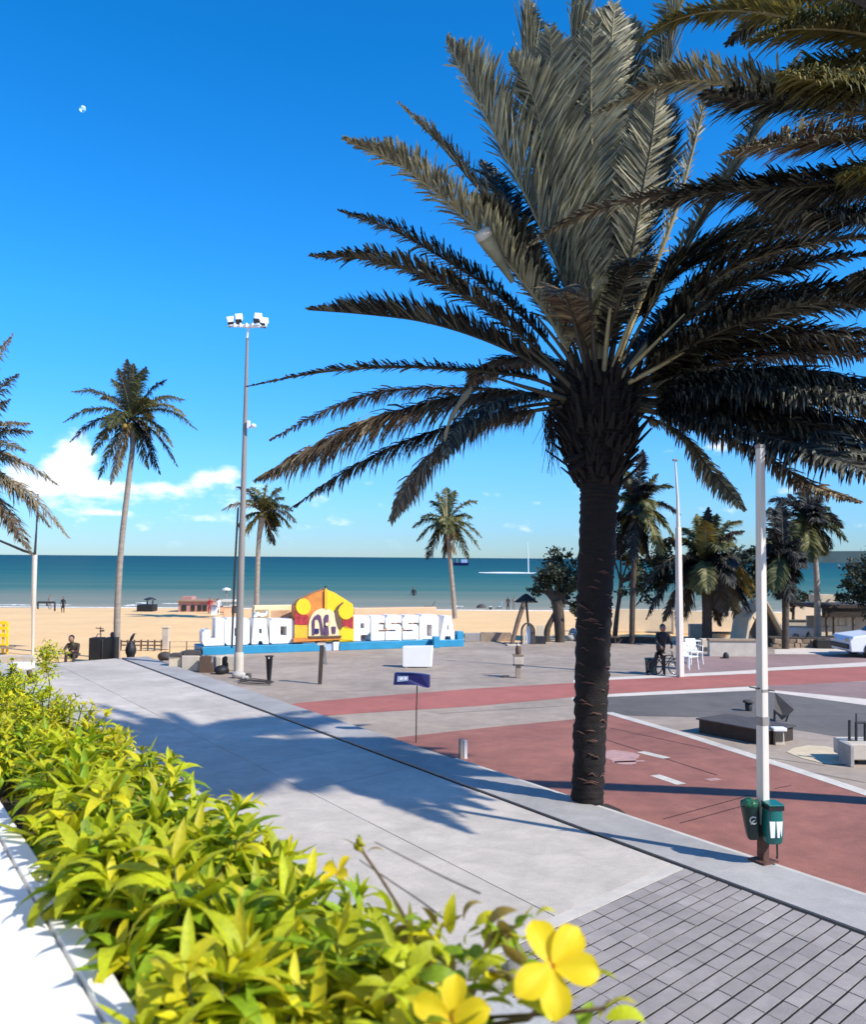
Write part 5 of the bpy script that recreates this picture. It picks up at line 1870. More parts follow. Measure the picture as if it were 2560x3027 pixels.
# white board standing on the plaza
b = G(1234, 1974, 0)
d = b.y
t = thing('white_board', 'blank white panel standing on the plaza behind the blue sign', 'panel', b)
mb = MB()
a1, a2, a3, a4 = P(1190, 1973, d), P(1273, 1973, d), P(1277, 1910, d), P(1190, 1911, d)
a1.z = a2.z = .03
mb.prism([a1, a2, a3, a4], Vector((.05, .35, 0)))
mb.build('panel', 'white_paint', t, bevel=.015)
mb = MB()
for x in (1200, 1265):
    mb.box(Vector((P(x, 1973, d).x, d + .17, .016)), (.08, .45, .03))
mb.build('foot', 'grey_metal', t)
# blue sign on a thin pole
b = G(1230, 2195, 0)
d = b.y
t = thing('blue_sign', 'dark blue box sign with a pale panel on a thin pole', 'sign', b)
mb = MB()
mb.tube([b - Z * .05, P(1231, 2100, d), P(1233, 2026, d)], [.012, .012, .012], 7)
mb.build('pole', 'dark_wood', t)
mb = MB()
fr = [P(1163, 2024, d - .1), P(1210, 2024, d - .1), P(1235, 2025, d - .08), P(1252, 2031, d - .05), P(1267, 2033, d), P(1267, 1997, d), P(1245, 1993, d - .05), P(1210, 1990, d - .1), P(1166, 1989, d - .1)]
mb.prism(fr, Vector((.03, .16, 0)))
mb.build('box', 'navy_paint', t)
mb = MB()
mb.prism([P(1174, 2015, d - .112), P(1206, 2012, d - .112), P(1207, 1998, d - .112), P(1175, 1999, d - .112)], Vector((0, .02, 0)))
mb.build('face_panel', 'pale_blue_paint', t)
mb = MB()
mb.prism([P(1181, 2010, d - .118), P(1190, 2009, d - .118), P(1191, 2002, d - .118), P(1182, 2003, d - .118)], Vector((0, .01, 0)))
mb.prism([P(1194, 2009, d - .118), P(1202, 2008, d - .118), P(1202, 2002, d - .118), P(1195, 2003, d - .118)], Vector((0, .01, 0)))
mb.build('symbol', 'white_paint', t)
# small bollard near the cycle path
b = G(1370, 2242, 0)
u = b.y / FPX
t = thing('bollard', 'short grey and white bollard on the near red path', 'bollard', b)
mb = MB()
mb.lathe(b + Vector((-.04, 0, 0)), [(.05, 0), (.05, 56 * u), (.03, 58 * u)], 10)
mb.build('post', 'grey_metal', t)
mb = MB()
mb.box(b + Vector((.035, -.02, 27 * u)), (.06, .06, 54 * u))
mb.build('white_side', 'white_paint', t, bevel=.01)

# ------------------------------------------------------------------ left middle ground
b = G(300, 1957, 0)
d = b.y
u = d / FPX
t = thing('cabinet', 'pair of black utility cabinets behind the end of the walkway', 'cabinet', b)
for (x0, x1) in ((261, 297), (303, 338)):
    mb = MB()
    p0, p1 = P(x0, 1960, d), P(x1, 1886, d)
    mb.box(((p0.x + p1.x) / 2, d + .25, p1.z / 2), (p1.x - p0.x, .5, p1.z))
    mb.build('door', 'black', t, bevel=.01)
mb = MB()
p0, p1 = P(297, 1960, d), P(303, 1890, d)
mb.box(((p0.x + p1.x) / 2, d + .28, p1.z / 2), (p1.x - p0.x, .4, p1.z))
mb.build('mullion', 'grey_metal', t)
t2 = thing('antenna', 'small rusty antenna with crossbars standing on the black cabinets', 'antenna', P(300, 1886, d + .25))
mb = MB()
mb.tube([P(298, 1887, d + .25), P(297, 1852, d + .25)], .02, 5)
mb.tube([P(283, 1856, d + .25), P(306, 1858, d + .25)], .018, 5)
mb.tube([P(295, 1864, d + .25), P(308, 1864, d + .25)], .03, 5)
mb.tube([P(284, 1886, d + .25), P(288, 1874, d + .25), P(298, 1874, d + .25)], .015, 5)
mb.build('mast', 'brown_wood', t2)
t2 = thing('flower_pot', 'small grey pot on the cabinets beside the pale trunk', 'pot', P(333, 1886, d + .2))
mb = MB()
mb.lathe(P(333, 1887, d + .2), [(.04, 0), (.08, .05), (.09, .16), (.05, .22)], 10)
mb.build('pot', 'dark_stone', t2)
# urn with bird
b = G(386, 1953, 0)
d = b.y
u = d / FPX
t = thing('urn', 'black garden urn on a stepped foot right of the pale palm trunk', 'urn', b)
mb = MB()
mb.lathe(b, [(18 * u, 0), (18 * u, 5 * u), (12 * u, 7 * u), (11 * u, 14 * u), (15 * u, 24 * u), (16 * u, 34 * u), (13 * u, 44 * u), (8 * u, 50 * u), (6 * u, 56 * u)], 14)
mb.build('bowl', 'black', t)
bb = b + Z * 56 * u
bird = thing('bird', 'dark bird perched on top of the black urn', 'bird', bb)
mb = MB()
S_ = sample([bb + Vector((-4 * u, 0, 0)), bb + Vector((2 * u, 0, 10 * u)), bb + Vector((7 * u, 0, 20 * u)), bb + Vector((10 * u, 0, 24 * u))], 8)
mb.tube(S_, [.5 * u, 3 * u, 4.6 * u, 5 * u, 4.6 * u, 3.6 * u, 3.2 * u, 2.8 * u, 1 * u], 8)
mb.tube([bb + Vector((10 * u, 0, 23 * u)), bb + Vector((16 * u, 0, 22 * u))], [1.4 * u, .3 * u], 5)
mb.build('body', 'black', bird)
mb = MB()
for s in (-1, 1):
    mb.tube([bb + Vector((2 * u, s * 2 * u, 8 * u)), bb + Vector((2 * u, s * 2 * u, -.5 * u))], .6 * u, 5)
mb.build('legs', 'dark_stone', bird)
# low fence and pale pier behind
d = 35.5
t = thing('low_fence', 'low weathered wooden fence behind the urn', 'fence', Vector((P(420, 1930, d).x, d, 0)))
for (y0, y1) in ((1893, 1897), (1904, 1908)):
    mb = MB()
    p0, p1 = P(352, y0, d), P(480, y1 + 2, d)
    mb.box(((p0.x + p1.x) / 2, d, (p0.z + p1.z) / 2), (p1.x - p0.x, .05, .05))
    mb.build('rail', 'brown_wood', t)
for x in range(356, 482, 20):
    mb = MB()
    p0 = P(x, 1893, d)
    mb.box((p0.x, d + .05, p0.z / 2), (.05, .05, p0.z + .05))
    mb.build('post', 'brown_wood', t)
b = Vector((P(489, 1950, 36).x, 36, 0))
t = thing('gate_pier', 'pale stone pier at the end of the low wooden fence', 'pier', b)
mb = MB()
mb.box(b + Z * .42, (.24, .24, .84))
mb.build('shaft', 'pale_stone', t, bevel=.01)
mb = MB()
mb.box(b + Z * .86, (.30, .30, .06))
mb.build('cap', 'cream_wall', t, bevel=.01)
# fence line of posts at the left end of the base
d = 34.5
t = thing('wire_fence', 'thin wire fence beside the left end of the blue base', 'fence', Vector((P(550, 1940, d).x, d, 0)))
for x in (502, 552, 598):
    mb = MB()
    p0 = P(x, 1895, d)
    mb.box((p0.x, d, p0.z / 2), (.03, .03, p0.z))
    mb.build('post', 'brown_wood', t)
mb = MB()
for y in (1897, 1912):
    mb.tube([P(500, y, d), P(600, y - 1, d)], .008, 4)
mb.build('wire', 'grey_metal', t)
# rubble wall and debris beyond the walkway's edge
b = G(545, 1985, 0)
d = b.y
t = thing('stone_wall', 'broken pale stone wall behind the bend of the walkway', 'wall', b)
for (x0, y0, x1, y1, mat, o_) in ((497, 1940, 536, 1992, 'cream_wall', .1), (535, 1938, 588, 2000, 'pale_stone', 0), (628, 1940, 655, 2010, 'pale_stone', .15), (656, 1938, 700, 1990, 'pale_stone', .3)):
    mb = MB()
    p0, p1 = P(x0, y1, d + o_), P(x1, y0, d + o_)
    mb.box(((p0.x + p1.x) / 2, d + o_ + .25, p1.z / 2), (p1.x - p0.x, .5, p1.z))
    mb.build('block', mat, t, bevel=.03)
for (x0, y0, x1, y1) in ((500, 1933, 545, 1940), (540, 1924, 590, 1937)):
    mb = MB()
    p0, p1 = P(x0, y1, d), P(x1, y0, d)
    mb.box(((p0.x + p1.x) / 2, d + .25, (p0.z + p1.z) / 2), (p1.x - p0.x, .4, p1.z - p0.z), .05)
    mb.build('coping', 'dark_stone', t, bevel=.01)
for (px0, px1, y0, lab, nm, mat) in ((589, 630, 1938, 'rusty brown broken slab against the stone wall', 'rusty_slab', 'brown_wood'), (656, 672, 1940, 'dark post stub left of the mast foot', 'post_stub', 'dark_wood'), (590, 597, 1912, 'dark grey round post at the left end of the blue base', 'round_post', 'dark_stone')):
    d2 = d - .25 if nm != 'round_post' else A0.y - .15
    p0, p1 = P(px0, y0, d2), P(px1, y0, d2)
    b2 = Vector(((p0.x + p1.x) / 2, d2, 0))
    mb = MB()
    w_2 = (p1.x - p0.x)
    h_2 = p0.z
    mb.prism([b2 + Vector((-w_2 / 2, 0, 0)), b2 + Vector((w_2 / 2, 0, 0)), b2 + Vector((w_2 / 2, 0, h_2 * .55)), b2 + Vector((w_2 * .3, 0, h_2 * .6)), b2 + Vector((w_2 * .34, 0, h_2 * .95)), b2 + Vector((-w_2 * .1, 0, h_2)), b2 + Vector((-w_2 / 2, 0, h_2 * .9))], Vector((0, .18, 0)))
    tag(mb.build(nm, mat, origin=b2, bevel=.01), lab, nm.split('_')[-1])
rng = random.Random(8)
dark_rocks = []
for i, (px, py, s, mat, lab) in enumerate(((672, 1978, .22, 'dark_stone', 'dark boulder left of the mast foot'), (655, 1992, .20, 'black', 'black boulder lowest beside the walkway edge'), (690, 1965, .18, 'dark_stone', 'dark boulder touching the mast foot'), (705, 2004, .16, 'rock', 'pale rock in front of the mast foot'), (724, 2012, .12, 'rock', 'small pale rock right of the mast foot'), (735, 2002, .10, 'dark_stone', 'small dark rock right of the mast foot'), (488, 1950, .22, 'dark_stone', 'grey boulder at the left end of the stone wall'))):
    b = G(px, py, 0)
    o = bpy.data.objects.new('boulder', rock_mesh(20 + i))
    o.data.materials[0] = MATS[mat]
    C.objects.link(o)
    o.location = b + Z * s * .55
    o.scale = (s * 1.3, s, s * .8)
    o.rotation_euler = (0, 0, i)
    tag(o, lab, 'boulder', 'boulders by the mast foot')
mb = MB()
c = G(755, 2018, .02)
for k in range(4):
    ph = k * .7
    mb.tube([c + Vector((math.cos(a + ph) * (.45 + .05 * k), math.sin(a) * (.35 + .04 * k), .02 + .02 * k)) for a in [R(12 * j) for j in range(31)]], .012, 5)
tag(mb.build('cable_coil', 'dark_stone', origin=c), 'loosely coiled grey cable lying right of the mast', 'cable')
# sitting dark figure at the walkway end, far left
b = G(216, 1962, 0)


def person(label, joints, radii, edges, mat, scale=1.0, head=None, group=None, parts=(), name='person'):
    """joints in metres relative to the feet centre; a Skin surface makes one continuous body"""
    loc = joints['at']
    me = bpy.data.meshes.new('person')
    keys = [k for k in joints if k != 'at']
    me.from_pydata([Vector(joints[k]) * scale for k in keys], [(keys.index(a), keys.index(b)) for a, b in edges], [])
    o = bpy.data.objects.new(name, me)
    C.objects.link(o)
    o.location = loc
    sk = o.modifiers.new('skin', 'SKIN')
    sd = me.skin_vertices[0].data if me.skin_vertices else None
    if sd is None:
        bpy.context.view_layer.objects.active = o
        o.select_set(True)
        bpy.ops.mesh.customdata_skin_add()
        sd = me.skin_vertices[0].data
    for i, k in enumerate(keys):
        r = radii.get(k, .05) * scale
        sd[i].radius = (r, r)
        sd[i].use_root = (k == 'pelvis')
    su = o.modifiers.new('sub', 'SUBSURF')
    su.levels = su.render_levels = 1
    me.materials.append(MATS[mat])
    tag(o, label, 'person', group)
    return o


EDG = [('pelvis', 'chest'), ('chest', 'neck'), ('neck', 'head'), ('head', 'crown'), ('chest', 'shl'), ('shl', 'ell'), ('ell', 'hal'), ('chest', 'shr'), ('shr', 'elr'), ('elr', 'har'), ('pelvis', 'knl'), ('knl', 'ftl'), ('ftl', 'tol'), ('pelvis', 'knr'), ('knr', 'ftr'), ('ftr', 'tor')]
RAD = dict(pelvis=.14, chest=.15, neck=.055, head=.085, crown=.085, shl=.06, shr=.06, ell=.045, elr=.045, hal=.035, har=.035, knl=.065, knr=.065, ftl=.045, ftr=.045, tol=.035, tor=.035)


def pose(at, **kw):
    j = dict(at=at, pelvis=(0, 0, .92), chest=(0, 0, 1.32), neck=(0, 0, 1.50), head=(0, -.02, 1.60), crown=(0, -.01, 1.70), shl=(-.19, 0, 1.42), ell=(-.25, .02, 1.14), hal=(-.25, -.06, .90), shr=(.19, 0, 1.42), elr=(.25, .02, 1.14), har=(.25, -.06, .90),
             knl=(-.10, -.03, .50), ftl=(-.11, 0, .06), tol=(-.12, -.14, .04), knr=(.10, -.03, .50), ftr=(.11, 0, .06), tor=(.12, -.14, .04))
    j.update(kw)
    return j


def dress(o, j, scale, skin='skin', hair='black', top=None):
    """head and hands in skin, hair on top: children of the body"""
    def w(k):
        return Vector(j['at']) + Vector(j[k]) * scale
    mb = MB()
    mb.ball(w('head') + Z * .03 * scale, .105 * scale, 12, 0, (.85, .98, 1.18))
    nose = w('head') + Vector((0, -.105, .03)) * scale
    mb.ball(nose, .016 * scale, 6)
    for s in (-1, 1):
        mb.ball(w('head') + Vector((s * .088, .0, .03)) * scale, .022 * scale, 6)
    mb.build('head', skin, o)
    mb = MB()
    mb.ball(w('head') + Vector((0, .022, .075)) * scale, .107 * scale, 12, 0, (.9, .95, .9))
    mb.build('hair', hair, o)
    mb = MB()
    for k, e in (('hal', 'ell'), ('har', 'elr')):
        p, dd = w(k), (w(k) - w(e)).normalized()
        sd = dd.orthogonal().normalized()
        mb.ball(p + dd * .03 * scale, .038 * scale, 8)
        for f_ in range(4):
            a = p + dd * .05 * scale + sd * (f_ - 1.5) * .018 * scale
            mb.tube([a, a + dd * .04 * scale, a + dd * (.07 - .008 * abs(f_ - 1.5)) * scale - Vector((0, .012, 0)) * scale], .009 * scale, 5)
        mb.tube([p + sd * .03 * scale, p + sd * .055 * scale + dd * .035 * scale], .010 * scale, 5)
    mb.build('hands', skin, o)


# the man working by the far post: bent forward, legs apart
d = 27.6
sc = 1.0
at = Vector((P(1979, 1998, d).x, G(1979, 1996, 0).y, 0))
j = pose(at, pelvis=(.10, .05, .92), chest=(.14, -.02, 1.22), neck=(.15, -.05, 1.36), head=(.13, -.09, 1.45), crown=(.13, -.09, 1.54), shl=(-.03, -.02, 1.29), ell=(-.08, -.12, 1.04), hal=(.02, -.26, .92), shr=(.32, -.02, 1.29), elr=(.40, -.10, 1.04), har=(.36, -.26, .94),
         knl=(-.08, 0, .50), ftl=(-.24, .02, .06), tol=(-.34, -.06, .04), knr=(.16, -.05, .48), ftr=(.20, .02, .06), tor=(.17, -.12, .04))
o = person('person in black clothes standing with legs apart left of the far white post', j, RAD, EDG, 'black')
dress(o, j, 1.0)
# sitting person at far left end of the walkway
at = G(218, 1966, 0)
j = pose(at, pelvis=(0, .15, .18), chest=(-.04, .02, .58), neck=(-.06, -.02, .74), head=(-.08, -.06, .84), crown=(-.08, -.05, .92), shl=(-.22, 0, .68), ell=(-.26, -.2, .50), hal=(-.2, -.36, .52), shr=(.14, 0, .68), elr=(.2, -.2, .48), har=(.12, -.36, .5),
         knl=(-.14, -.28, .46), ftl=(-.14, -.36, .06), tol=(-.15, -.5, .04), knr=(.12, -.28, .46), ftr=(.12, -.36, .06), tor=(.13, -.5, .04))
o = person('person in brown clothes sitting on the ground left of the black cabinets', j, RAD, EDG, 'dark_wood')
dress(o, j, 1.0)
# people far off on the beach and in the shallows
for i, (px, py, mat, lab) in enumerate(((1223, 1767, 'black', 'lone person in dark clothes wading in front of the right blocks'), (1008, 1800, 'navy_paint', 'person in blue beside the painted facade'), (186, 1808, 'black', 'person in black standing on the sand right of the thin pole'),
                                        (1520, 1796, 'grey_cloth', 'person in grey at the water, left of the thatched parasol'), (1502, 1796, 'dark_wood', 'person in brown at the water, next to the grey one'), (620, 1812, 'crimson_paint', 'person in red beside the pink beach kiosk'), (645, 1814, 'white_plastic', 'person in white beside the pink beach kiosk'), (148, 1796, 'grey_cloth', 'person in grey on the sand at the far left'))):
    zz = SEA_Z - .25 if px == 1223 else -.2
    at = G(px, py, zz)
    at.z = sand_z(at.x, min(at.y, 80)) - .02 if px != 1223 else SEA_Z - .85
    j = pose(at, knl=(-.13, -.1, .48), ftl=(-.16, .12, .06), tol=(-.17, 0, .03))
    sc_ = 1.0 if px == 1223 else .62
    o = person(lab, j, RAD, EDG, mat, sc_, group='people on the beach')
    dress(o, j, sc_)

# ------------------------------------------------------------------ beside the far post: bin, chair, tables
b = G(1925, 1990, 0)
d = b.y
u = d / FPX
t = thing('wheeled_bin', 'dark green wheeled bin left of the person in black', 'bin', b)
mb = MB()
mb.box(b + Z * 21 * u, (28 * u, 28 * u, 40 * u), .25, 0, .85)
mb.build('body', 'dark_green_plastic', t, bevel=.02)
mb = MB()
mb.box(b + Z * 43 * u, (30 * u, 31 * u, 4 * u), .25)
mb.build('lid', 'dark_green_plastic', t, bevel=.02)
for s in (-1, 1):
    mb = MB()
    mb.tube([b + Vector((s * 14 * u, -.05, 4 * u)), b + Vector((s * 16 * u, -.05, 4 * u))], 4.5 * u, 12)
    mb.build('wheel', 'rubber', t)
# bicycle lying against bin: wheels visible
b = G(1958, 1996, 0)
t = thing('bicycle', 'small bicycle parked between green bin and person', 'bicycle', b)
wheel0 = None
for k, x in enumerate((-.20, .46)):
    c = b + Vector((x, .12, .26))
    mb = MB()
    mb.tube([c + Vector((math.cos(a) * .24, 0, math.sin(a) * .24)) for a in [R(15 * q_) for q_ in range(25)]], .017, 6)
    wh = mb.build('wheel', 'rubber', t)
    mb = MB()
    mb.tube([c + Vector((math.cos(a) * .222, 0, math.sin(a) * .222)) for a in [R(15 * q_) for q_ in range(25)]], .008, 5)
    for q_ in range(12):
        mb.tube([c, c + Vector((math.cos(q_ * .524) * .22, 0, math.sin(q_ * .524) * .22))], .003, 3)
    mb.build('rim', 'chrome', wh)
mb = MB()
y = .12
for a_, b_ in (((-.20, .26), (.02, .60)), ((.02, .60), (.34, .62)), ((.46, .26), (.33, .72)), ((.12, .28), (.34, .60)), ((.12, .28), (.0, .68)), ((-.20, .26), (.12, .28))):
    mb.tube([b + Vector((a_[0], y, a_[1])), b + Vector((b_[0], y, b_[1]))], .016, 6)
mb.build('frame', 'dark_metal', t)
mb = MB()
mb.tube([b + Vector((.33, y - .22, .74)), b + Vector((.33, y, .72)), b + Vector((.33, y + .22, .74))], .013, 6)
mb.build('handlebar', 'chrome', t)
mb = MB()
mb.box(b + Vector((0, y, .70)), (.24, .12, .05))
mb.build('saddle', 'black', t, bevel=.02)


def table(name, px0, px1, py_top, py_base, label, mat='white_plastic', group=None, leg='grey_metal'):
    b = G((px0 + px1) / 2, py_base, 0)
    d = b.y
    t = thing(name, label, 'table', b, group)
    w = (px1 - px0) * d / FPX
    h = P((px0 + px1) / 2, py_top, d).z
    mb = MB()
    mb.box(b + Z * (h - .02), (w, w * .6, .04))
    mb.build('tabletop', mat, t, bevel=.01)
    for sx in (-1, 1):
        for sy in (-1, 1):
            mb = MB()
            mb.tube([b + Vector((sx * w * .44, sy * w * .24, 0)), b + Vector((sx * w * .42, sy * w * .23, h - .04))], .02, 6)
            mb.build('leg', leg, t)
    return t, h


def plastic_chair(px, py, rz, label):
    b = G(px, py, 0)
    t = thing('chair', label, 'chair', b, 'white plastic chairs behind the far post')
    q = Matrix.Rotation(rz, 3, 'Z')

    def w(x, y, z):
        return b + q @ Vector((x, y, z))
    mb = MB()
    mb.box(w(0, 0, .43), (.46, .44, .035), rz)
    mb.build('seat', 'white_plastic', t, bevel=.01)
    mb = MB()
    mb.hexa([w(-.22, .20, .44), w(.22, .20, .44), w(.22, .23, .44), w(-.22, .23, .44), w(-.20, .29, .86), w(.20, .29, .86), w(.20, .32, .86), w(-.20, .32, .86)])
    mb.build('backrest', 'white_plastic', t, bevel=.01)
    for sx in (-1, 1):
        for sy in (-1, 1):
            mb = MB()
            mb.tube([w(sx * .23, sy * .22, 0), w(sx * .20, sy * .19, .42)], .02, 6)
            mb.build('leg', 'white_plastic', t)
    for sx in (-1, 1):
        mb = MB()
        mb.tube([w(sx * .23, -.18, .43), w(sx * .24, -.18, .63), w(sx * .24, .24, .65)], .018, 6)
        mb.build('armrest', 'white_plastic', t)


plastic_chair(2036, 1978, .6, 'white plastic chair directly right of the far white post')
plastic_chair(2052, 1962, .2, 'white plastic chair behind the one at the far post')
table('table', 2032, 2070, 1892, 1950, 'white folding table beyond the plastic chairs')
at = G(2034, 1975, 0) + Vector((-.22, .1, 0))
# cream plinth with a black bag, low walls beyond
b = G(2085, 1924, 0)
t = thing('stone_plinth', 'small pale stone plinth with dark lower course behind the chairs', 'plinth', b)
u = b.y / FPX
mb = MB()
mb.box(b + Z * 6 * u, (27 * u, .4, 12 * u))
mb.build('course', 'dark_stone', t)
mb = MB()
mb.box(b + Z * 24 * u, (28 * u, .42, 24 * u))
mb.build('block', 'cream_wall', t, bevel=.02)
b = G(2150, 1945, 0)
d = b.y
t = thing('low_wall', 'low pale wall with a cornice behind the black bag', 'wall', Vector((b.x, d + .6, 0)))
p0, p1 = P(2098, 1890, d + .6), P(2236, 1890, d + .6)
mb = MB()
mb.box(((p0.x + p1.x) / 2, d + .75, p0.z / 2 - .03), (p1.x - p0.x, .3, p0.z - .06))
mb.build('wall', 'pale_stone', t)
mb = MB()
mb.box(((p0.x + p1.x) / 2, d + .75, p0.z - .02), (p1.x - p0.x + .06, .38, .08))
mb.build('cornice', 'tan_stone', t, bevel=.01)
bx3 = G(2146, 1946, 0)
u = bx3.y / FPX
mb = MB()
mb.lathe(bx3, [(9 * u, 0), (9 * u, 6 * u), (8 * u, 12 * u), (5.5 * u, 16.5 * u), (1 * u, 18.5 * u)], 12, sy=.7)
mb.box(bx3 + Vector((-11 * u, 0, 1.6 * u)), (8 * u, 7 * u, 3.2 * u))
tag(mb.build('bag', 'black', origin=bx3), 'black rounded bag standing against the low pale wall', 'bag')

# ------------------------------------------------------------------ beach edge right of the facade: walls, posts, parasol, shower arch
def low_wall(label, x0, x1, ytop, depth, mat, name='low_wall', th=.35, cap=None, z0=0.0):
    p0, p1 = P(x0, ytop, depth), P(x1, ytop, depth)
    t = thing(name, label, 'wall', Vector(((p0.x + p1.x) / 2, depth, 0)))
    mb = MB()
    mb.box(((p0.x + p1.x) / 2, depth + th / 2, (p0.z + z0) / 2), (p1.x - p0.x, th, p0.z - z0))
    mb.build('wall', mat, t, bevel=.01)
    if cap:
        mb = MB()
        mb.box(((p0.x + p1.x) / 2, depth + th / 2, p0.z + .03), (p1.x - p0.x + .06, th + .08, .06))
        mb.build('cap', cap, t, bevel=.01)
    return t


low_wall('short grey wall right of the blue base end', 1374, 1419, 1872, 40.3, 'strip_concrete')
low_wall('low brown plaza wall left of the leaning pole', 1421, 1512, 1870, 40.3, 'tan_stone')
low_wall('cream beach wall seen between the black trunk and the far post', 1740, 1990, 1800, 46, 'cream_wall')
low_wall('long dark plinth under the wooden rail', 1740, 1985, 1886, 40.0, 'dark_stone', th=.25)
low_wall('pale wall step right of the far post', 2040, 2100, 1845, 43, 'pale_stone')
low_wall('cream wall under the golden skirt of the date palm', 2100, 2240, 1872, 42.4, 'cream_wall', cap='dark_stone')
low_wall('tall cream wall behind the date palm', 1990, 2215, 1806, 45, 'cream_wall')
low_wall('cream wall between the two palm trunks at right', 2322, 2420, 1790, 46.5, 'cream_wall', cap='tan_stone')
low_wall('striped cream step wall right of the pale trunk', 2322, 2405, 1836, 43.5, 'pale_stone', cap='dark_stone')
low_wall('white wall strip behind the dark stone bank', 2326, 2408, 1856, 41.5, 'white_paint')

# wooden rail fence with two tall posts
d = 39.7
t = thing('rail_fence', 'brown wooden rail fence right of the black trunk', 'fence', Vector((P(1900, 1890, d).x, d, 0)))
mb = MB()
mb.tube([P(1770, 1883, d), P(1880, 1885, d), P(1985, 1889, d)], .055, 8)
mb.build('rail', 'dark_wood', t)
for (x, y0) in ((1818, 1885), (1958, 1888)):
    mb = MB()
    p0 = P(x, y0, d)
    mb.tube([Vector((p0.x, d, -.05)), p0], .045, 8)
    mb.build('post', 'dark_wood', t)
t = thing('timber_post', 'tall dark timber post rising behind the rail fence', 'post', Vector((P(1824, 1890, d + .3).x, d + .3, 0)))
mb = MB()
mb.tube([Vector((P(1818, 1890, d + .3).x, d + .3, -.05)), P(1830, 1770, d + .3)], [.08, .07], 8)
mb.build('shaft', 'dark_wood', t)

# thatched parasol with leaning pole, shower arch
d = 40.6
t = thing('thatched_parasol', 'small dark thatched parasol on a thin pole', 'parasol', Vector((P(1562, 1890, d).x, d, 0)))
mb = MB()
c = P(1555, 1776, d)
mb.lathe(c - Z * .0, [(.55, -.06), (.40, .06), (.2, .22), (.05, .32)], 14)
mb.build('canopy', 'thatch', t)
mb = MB()
mb.tube([Vector((P(1562, 1890, d).x, d, 0)), P(1561, 1840, d), c], [.05, .05, .06], 7)
mb.build('pole', 'brown_wood', t)
b = G(1512, 1908, 0)
t = thing('leaning_pole', 'thick brown pole leaning against the thatched parasol', 'pole', b)
mb = MB()
mb.tube([b, P(1530, 1840, 39.6), P(1548, 1785, 40.0)], [.09, .10, .11], 9)
mb.build('shaft', 'brown_wood', t)
mb = MB()
mb.box(b + Z * .03, (.42, .3, .06), .2)
mb.build('foot', 'pale_stone', t, bevel=.01)
b = G(1562, 1904, 0)
d = b.y
u = d / FPX
t = thing('shower_arch', 'dark arch framing a pale board under the parasol', 'arch', b)
outer = arc(1562, 1868, 21, 27, 0, 180, 12)
fr = [P(1583, 1904, d)] + [P(x, y, d) for x, y in outer] + [P(1541, 1904, d)] + [P(1546, 1904, d)] + [P(x, y, d) for x, y in arc(1557, 1872, 11, 25, 180, 0, 10)] + [P(1569, 1904, d)]
mb = MB()
for i in range(12):
    o1, o2 = outer[i], outer[i + 1]
    thk = 12 if i < 6 else 4
    i1 = (o1[0] - thk * math.cos(R(15 * i)), o1[1] + thk * .5)
    i2 = (o2[0] - thk * math.cos(R(15 * (i + 1))), o2[1] + thk * .5)
    mb.prism([P(*q_, d) for q_ in (i1, i2, o2, o1)], Vector((0, .3, 0)))
mb.prism([P(1571, 1904, d), P(1583, 1904, d), P(1583, 1868, d), P(1571, 1870, d)], Vector((0, .3, 0)))
mb.prism([P(1541, 1904, d), P(1545, 1904, d), P(1545, 1870, d), P(1541, 1868, d)], Vector((0, .3, 0)))
mb.build('frame', 'dark_stone', t)
mb = MB()
mb.prism([P(1556, 1903, d + .1), P(1569, 1903, d + .1), P(1569, 1850, d + .1), P(1556, 1850, d + .1)], Vector((0, .05, 0)))
mb.build('board', 'white_paint', t)
mb = MB()
mb.prism([P(1546, 1903, d + .1), P(1554, 1903, d + .1), P(1554, 1860, d + .1), P(1547, 1866, d + .1)], Vector((0, .05, 0)))
mb.build('side_board', 'cream_wall', t)
b = G(1598, 1902, 0)
u = b.y / FPX
t = thing('crate', 'white board standing on a dark crate under the bushy tree', 'crate', b)
mb = MB()
mb.box(b + Z * 11 * u, (28 * u, .4, 22 * u))
mb.build('crate', 'dark_metal', t)
mb = MB()
mb.box(b + Z * 37 * u + Vector((0, .1, 0)), (20 * u, .1, 30 * u))
mb.build('board', 'cream_wall', t)
# scattered stones of the bank under the bushy tree
for i in range(9):
    o = bpy.data.objects.new('bank_stone', rocks[i % 4])
    C.objects.link(o)
    o.location = (P(1688 + i * 5, 1895 - (i % 3) * 9, 41).x, 40.9 + .1 * (i % 3), .12 + .14 * (i % 3))
    o.scale = (.22, .2, .16)
    o.rotation_euler = (0, 0, i * 1.7)
    tag(o, ['lowest rough bank stone beside the tree foot', 'second rough bank stone from the tree foot', 'third rough bank stone from the tree foot', 'low rough stone in the middle of the bank', 'raised rough stone in the middle of the bank', 'topmost rough stone in the middle of the bank', 'low rough stone nearest the black trunk', 'raised rough stone nearest the black trunk', 'topmost rough stone nearest the black trunk'][i], 'stone', 'bank stones under the bushy tree')
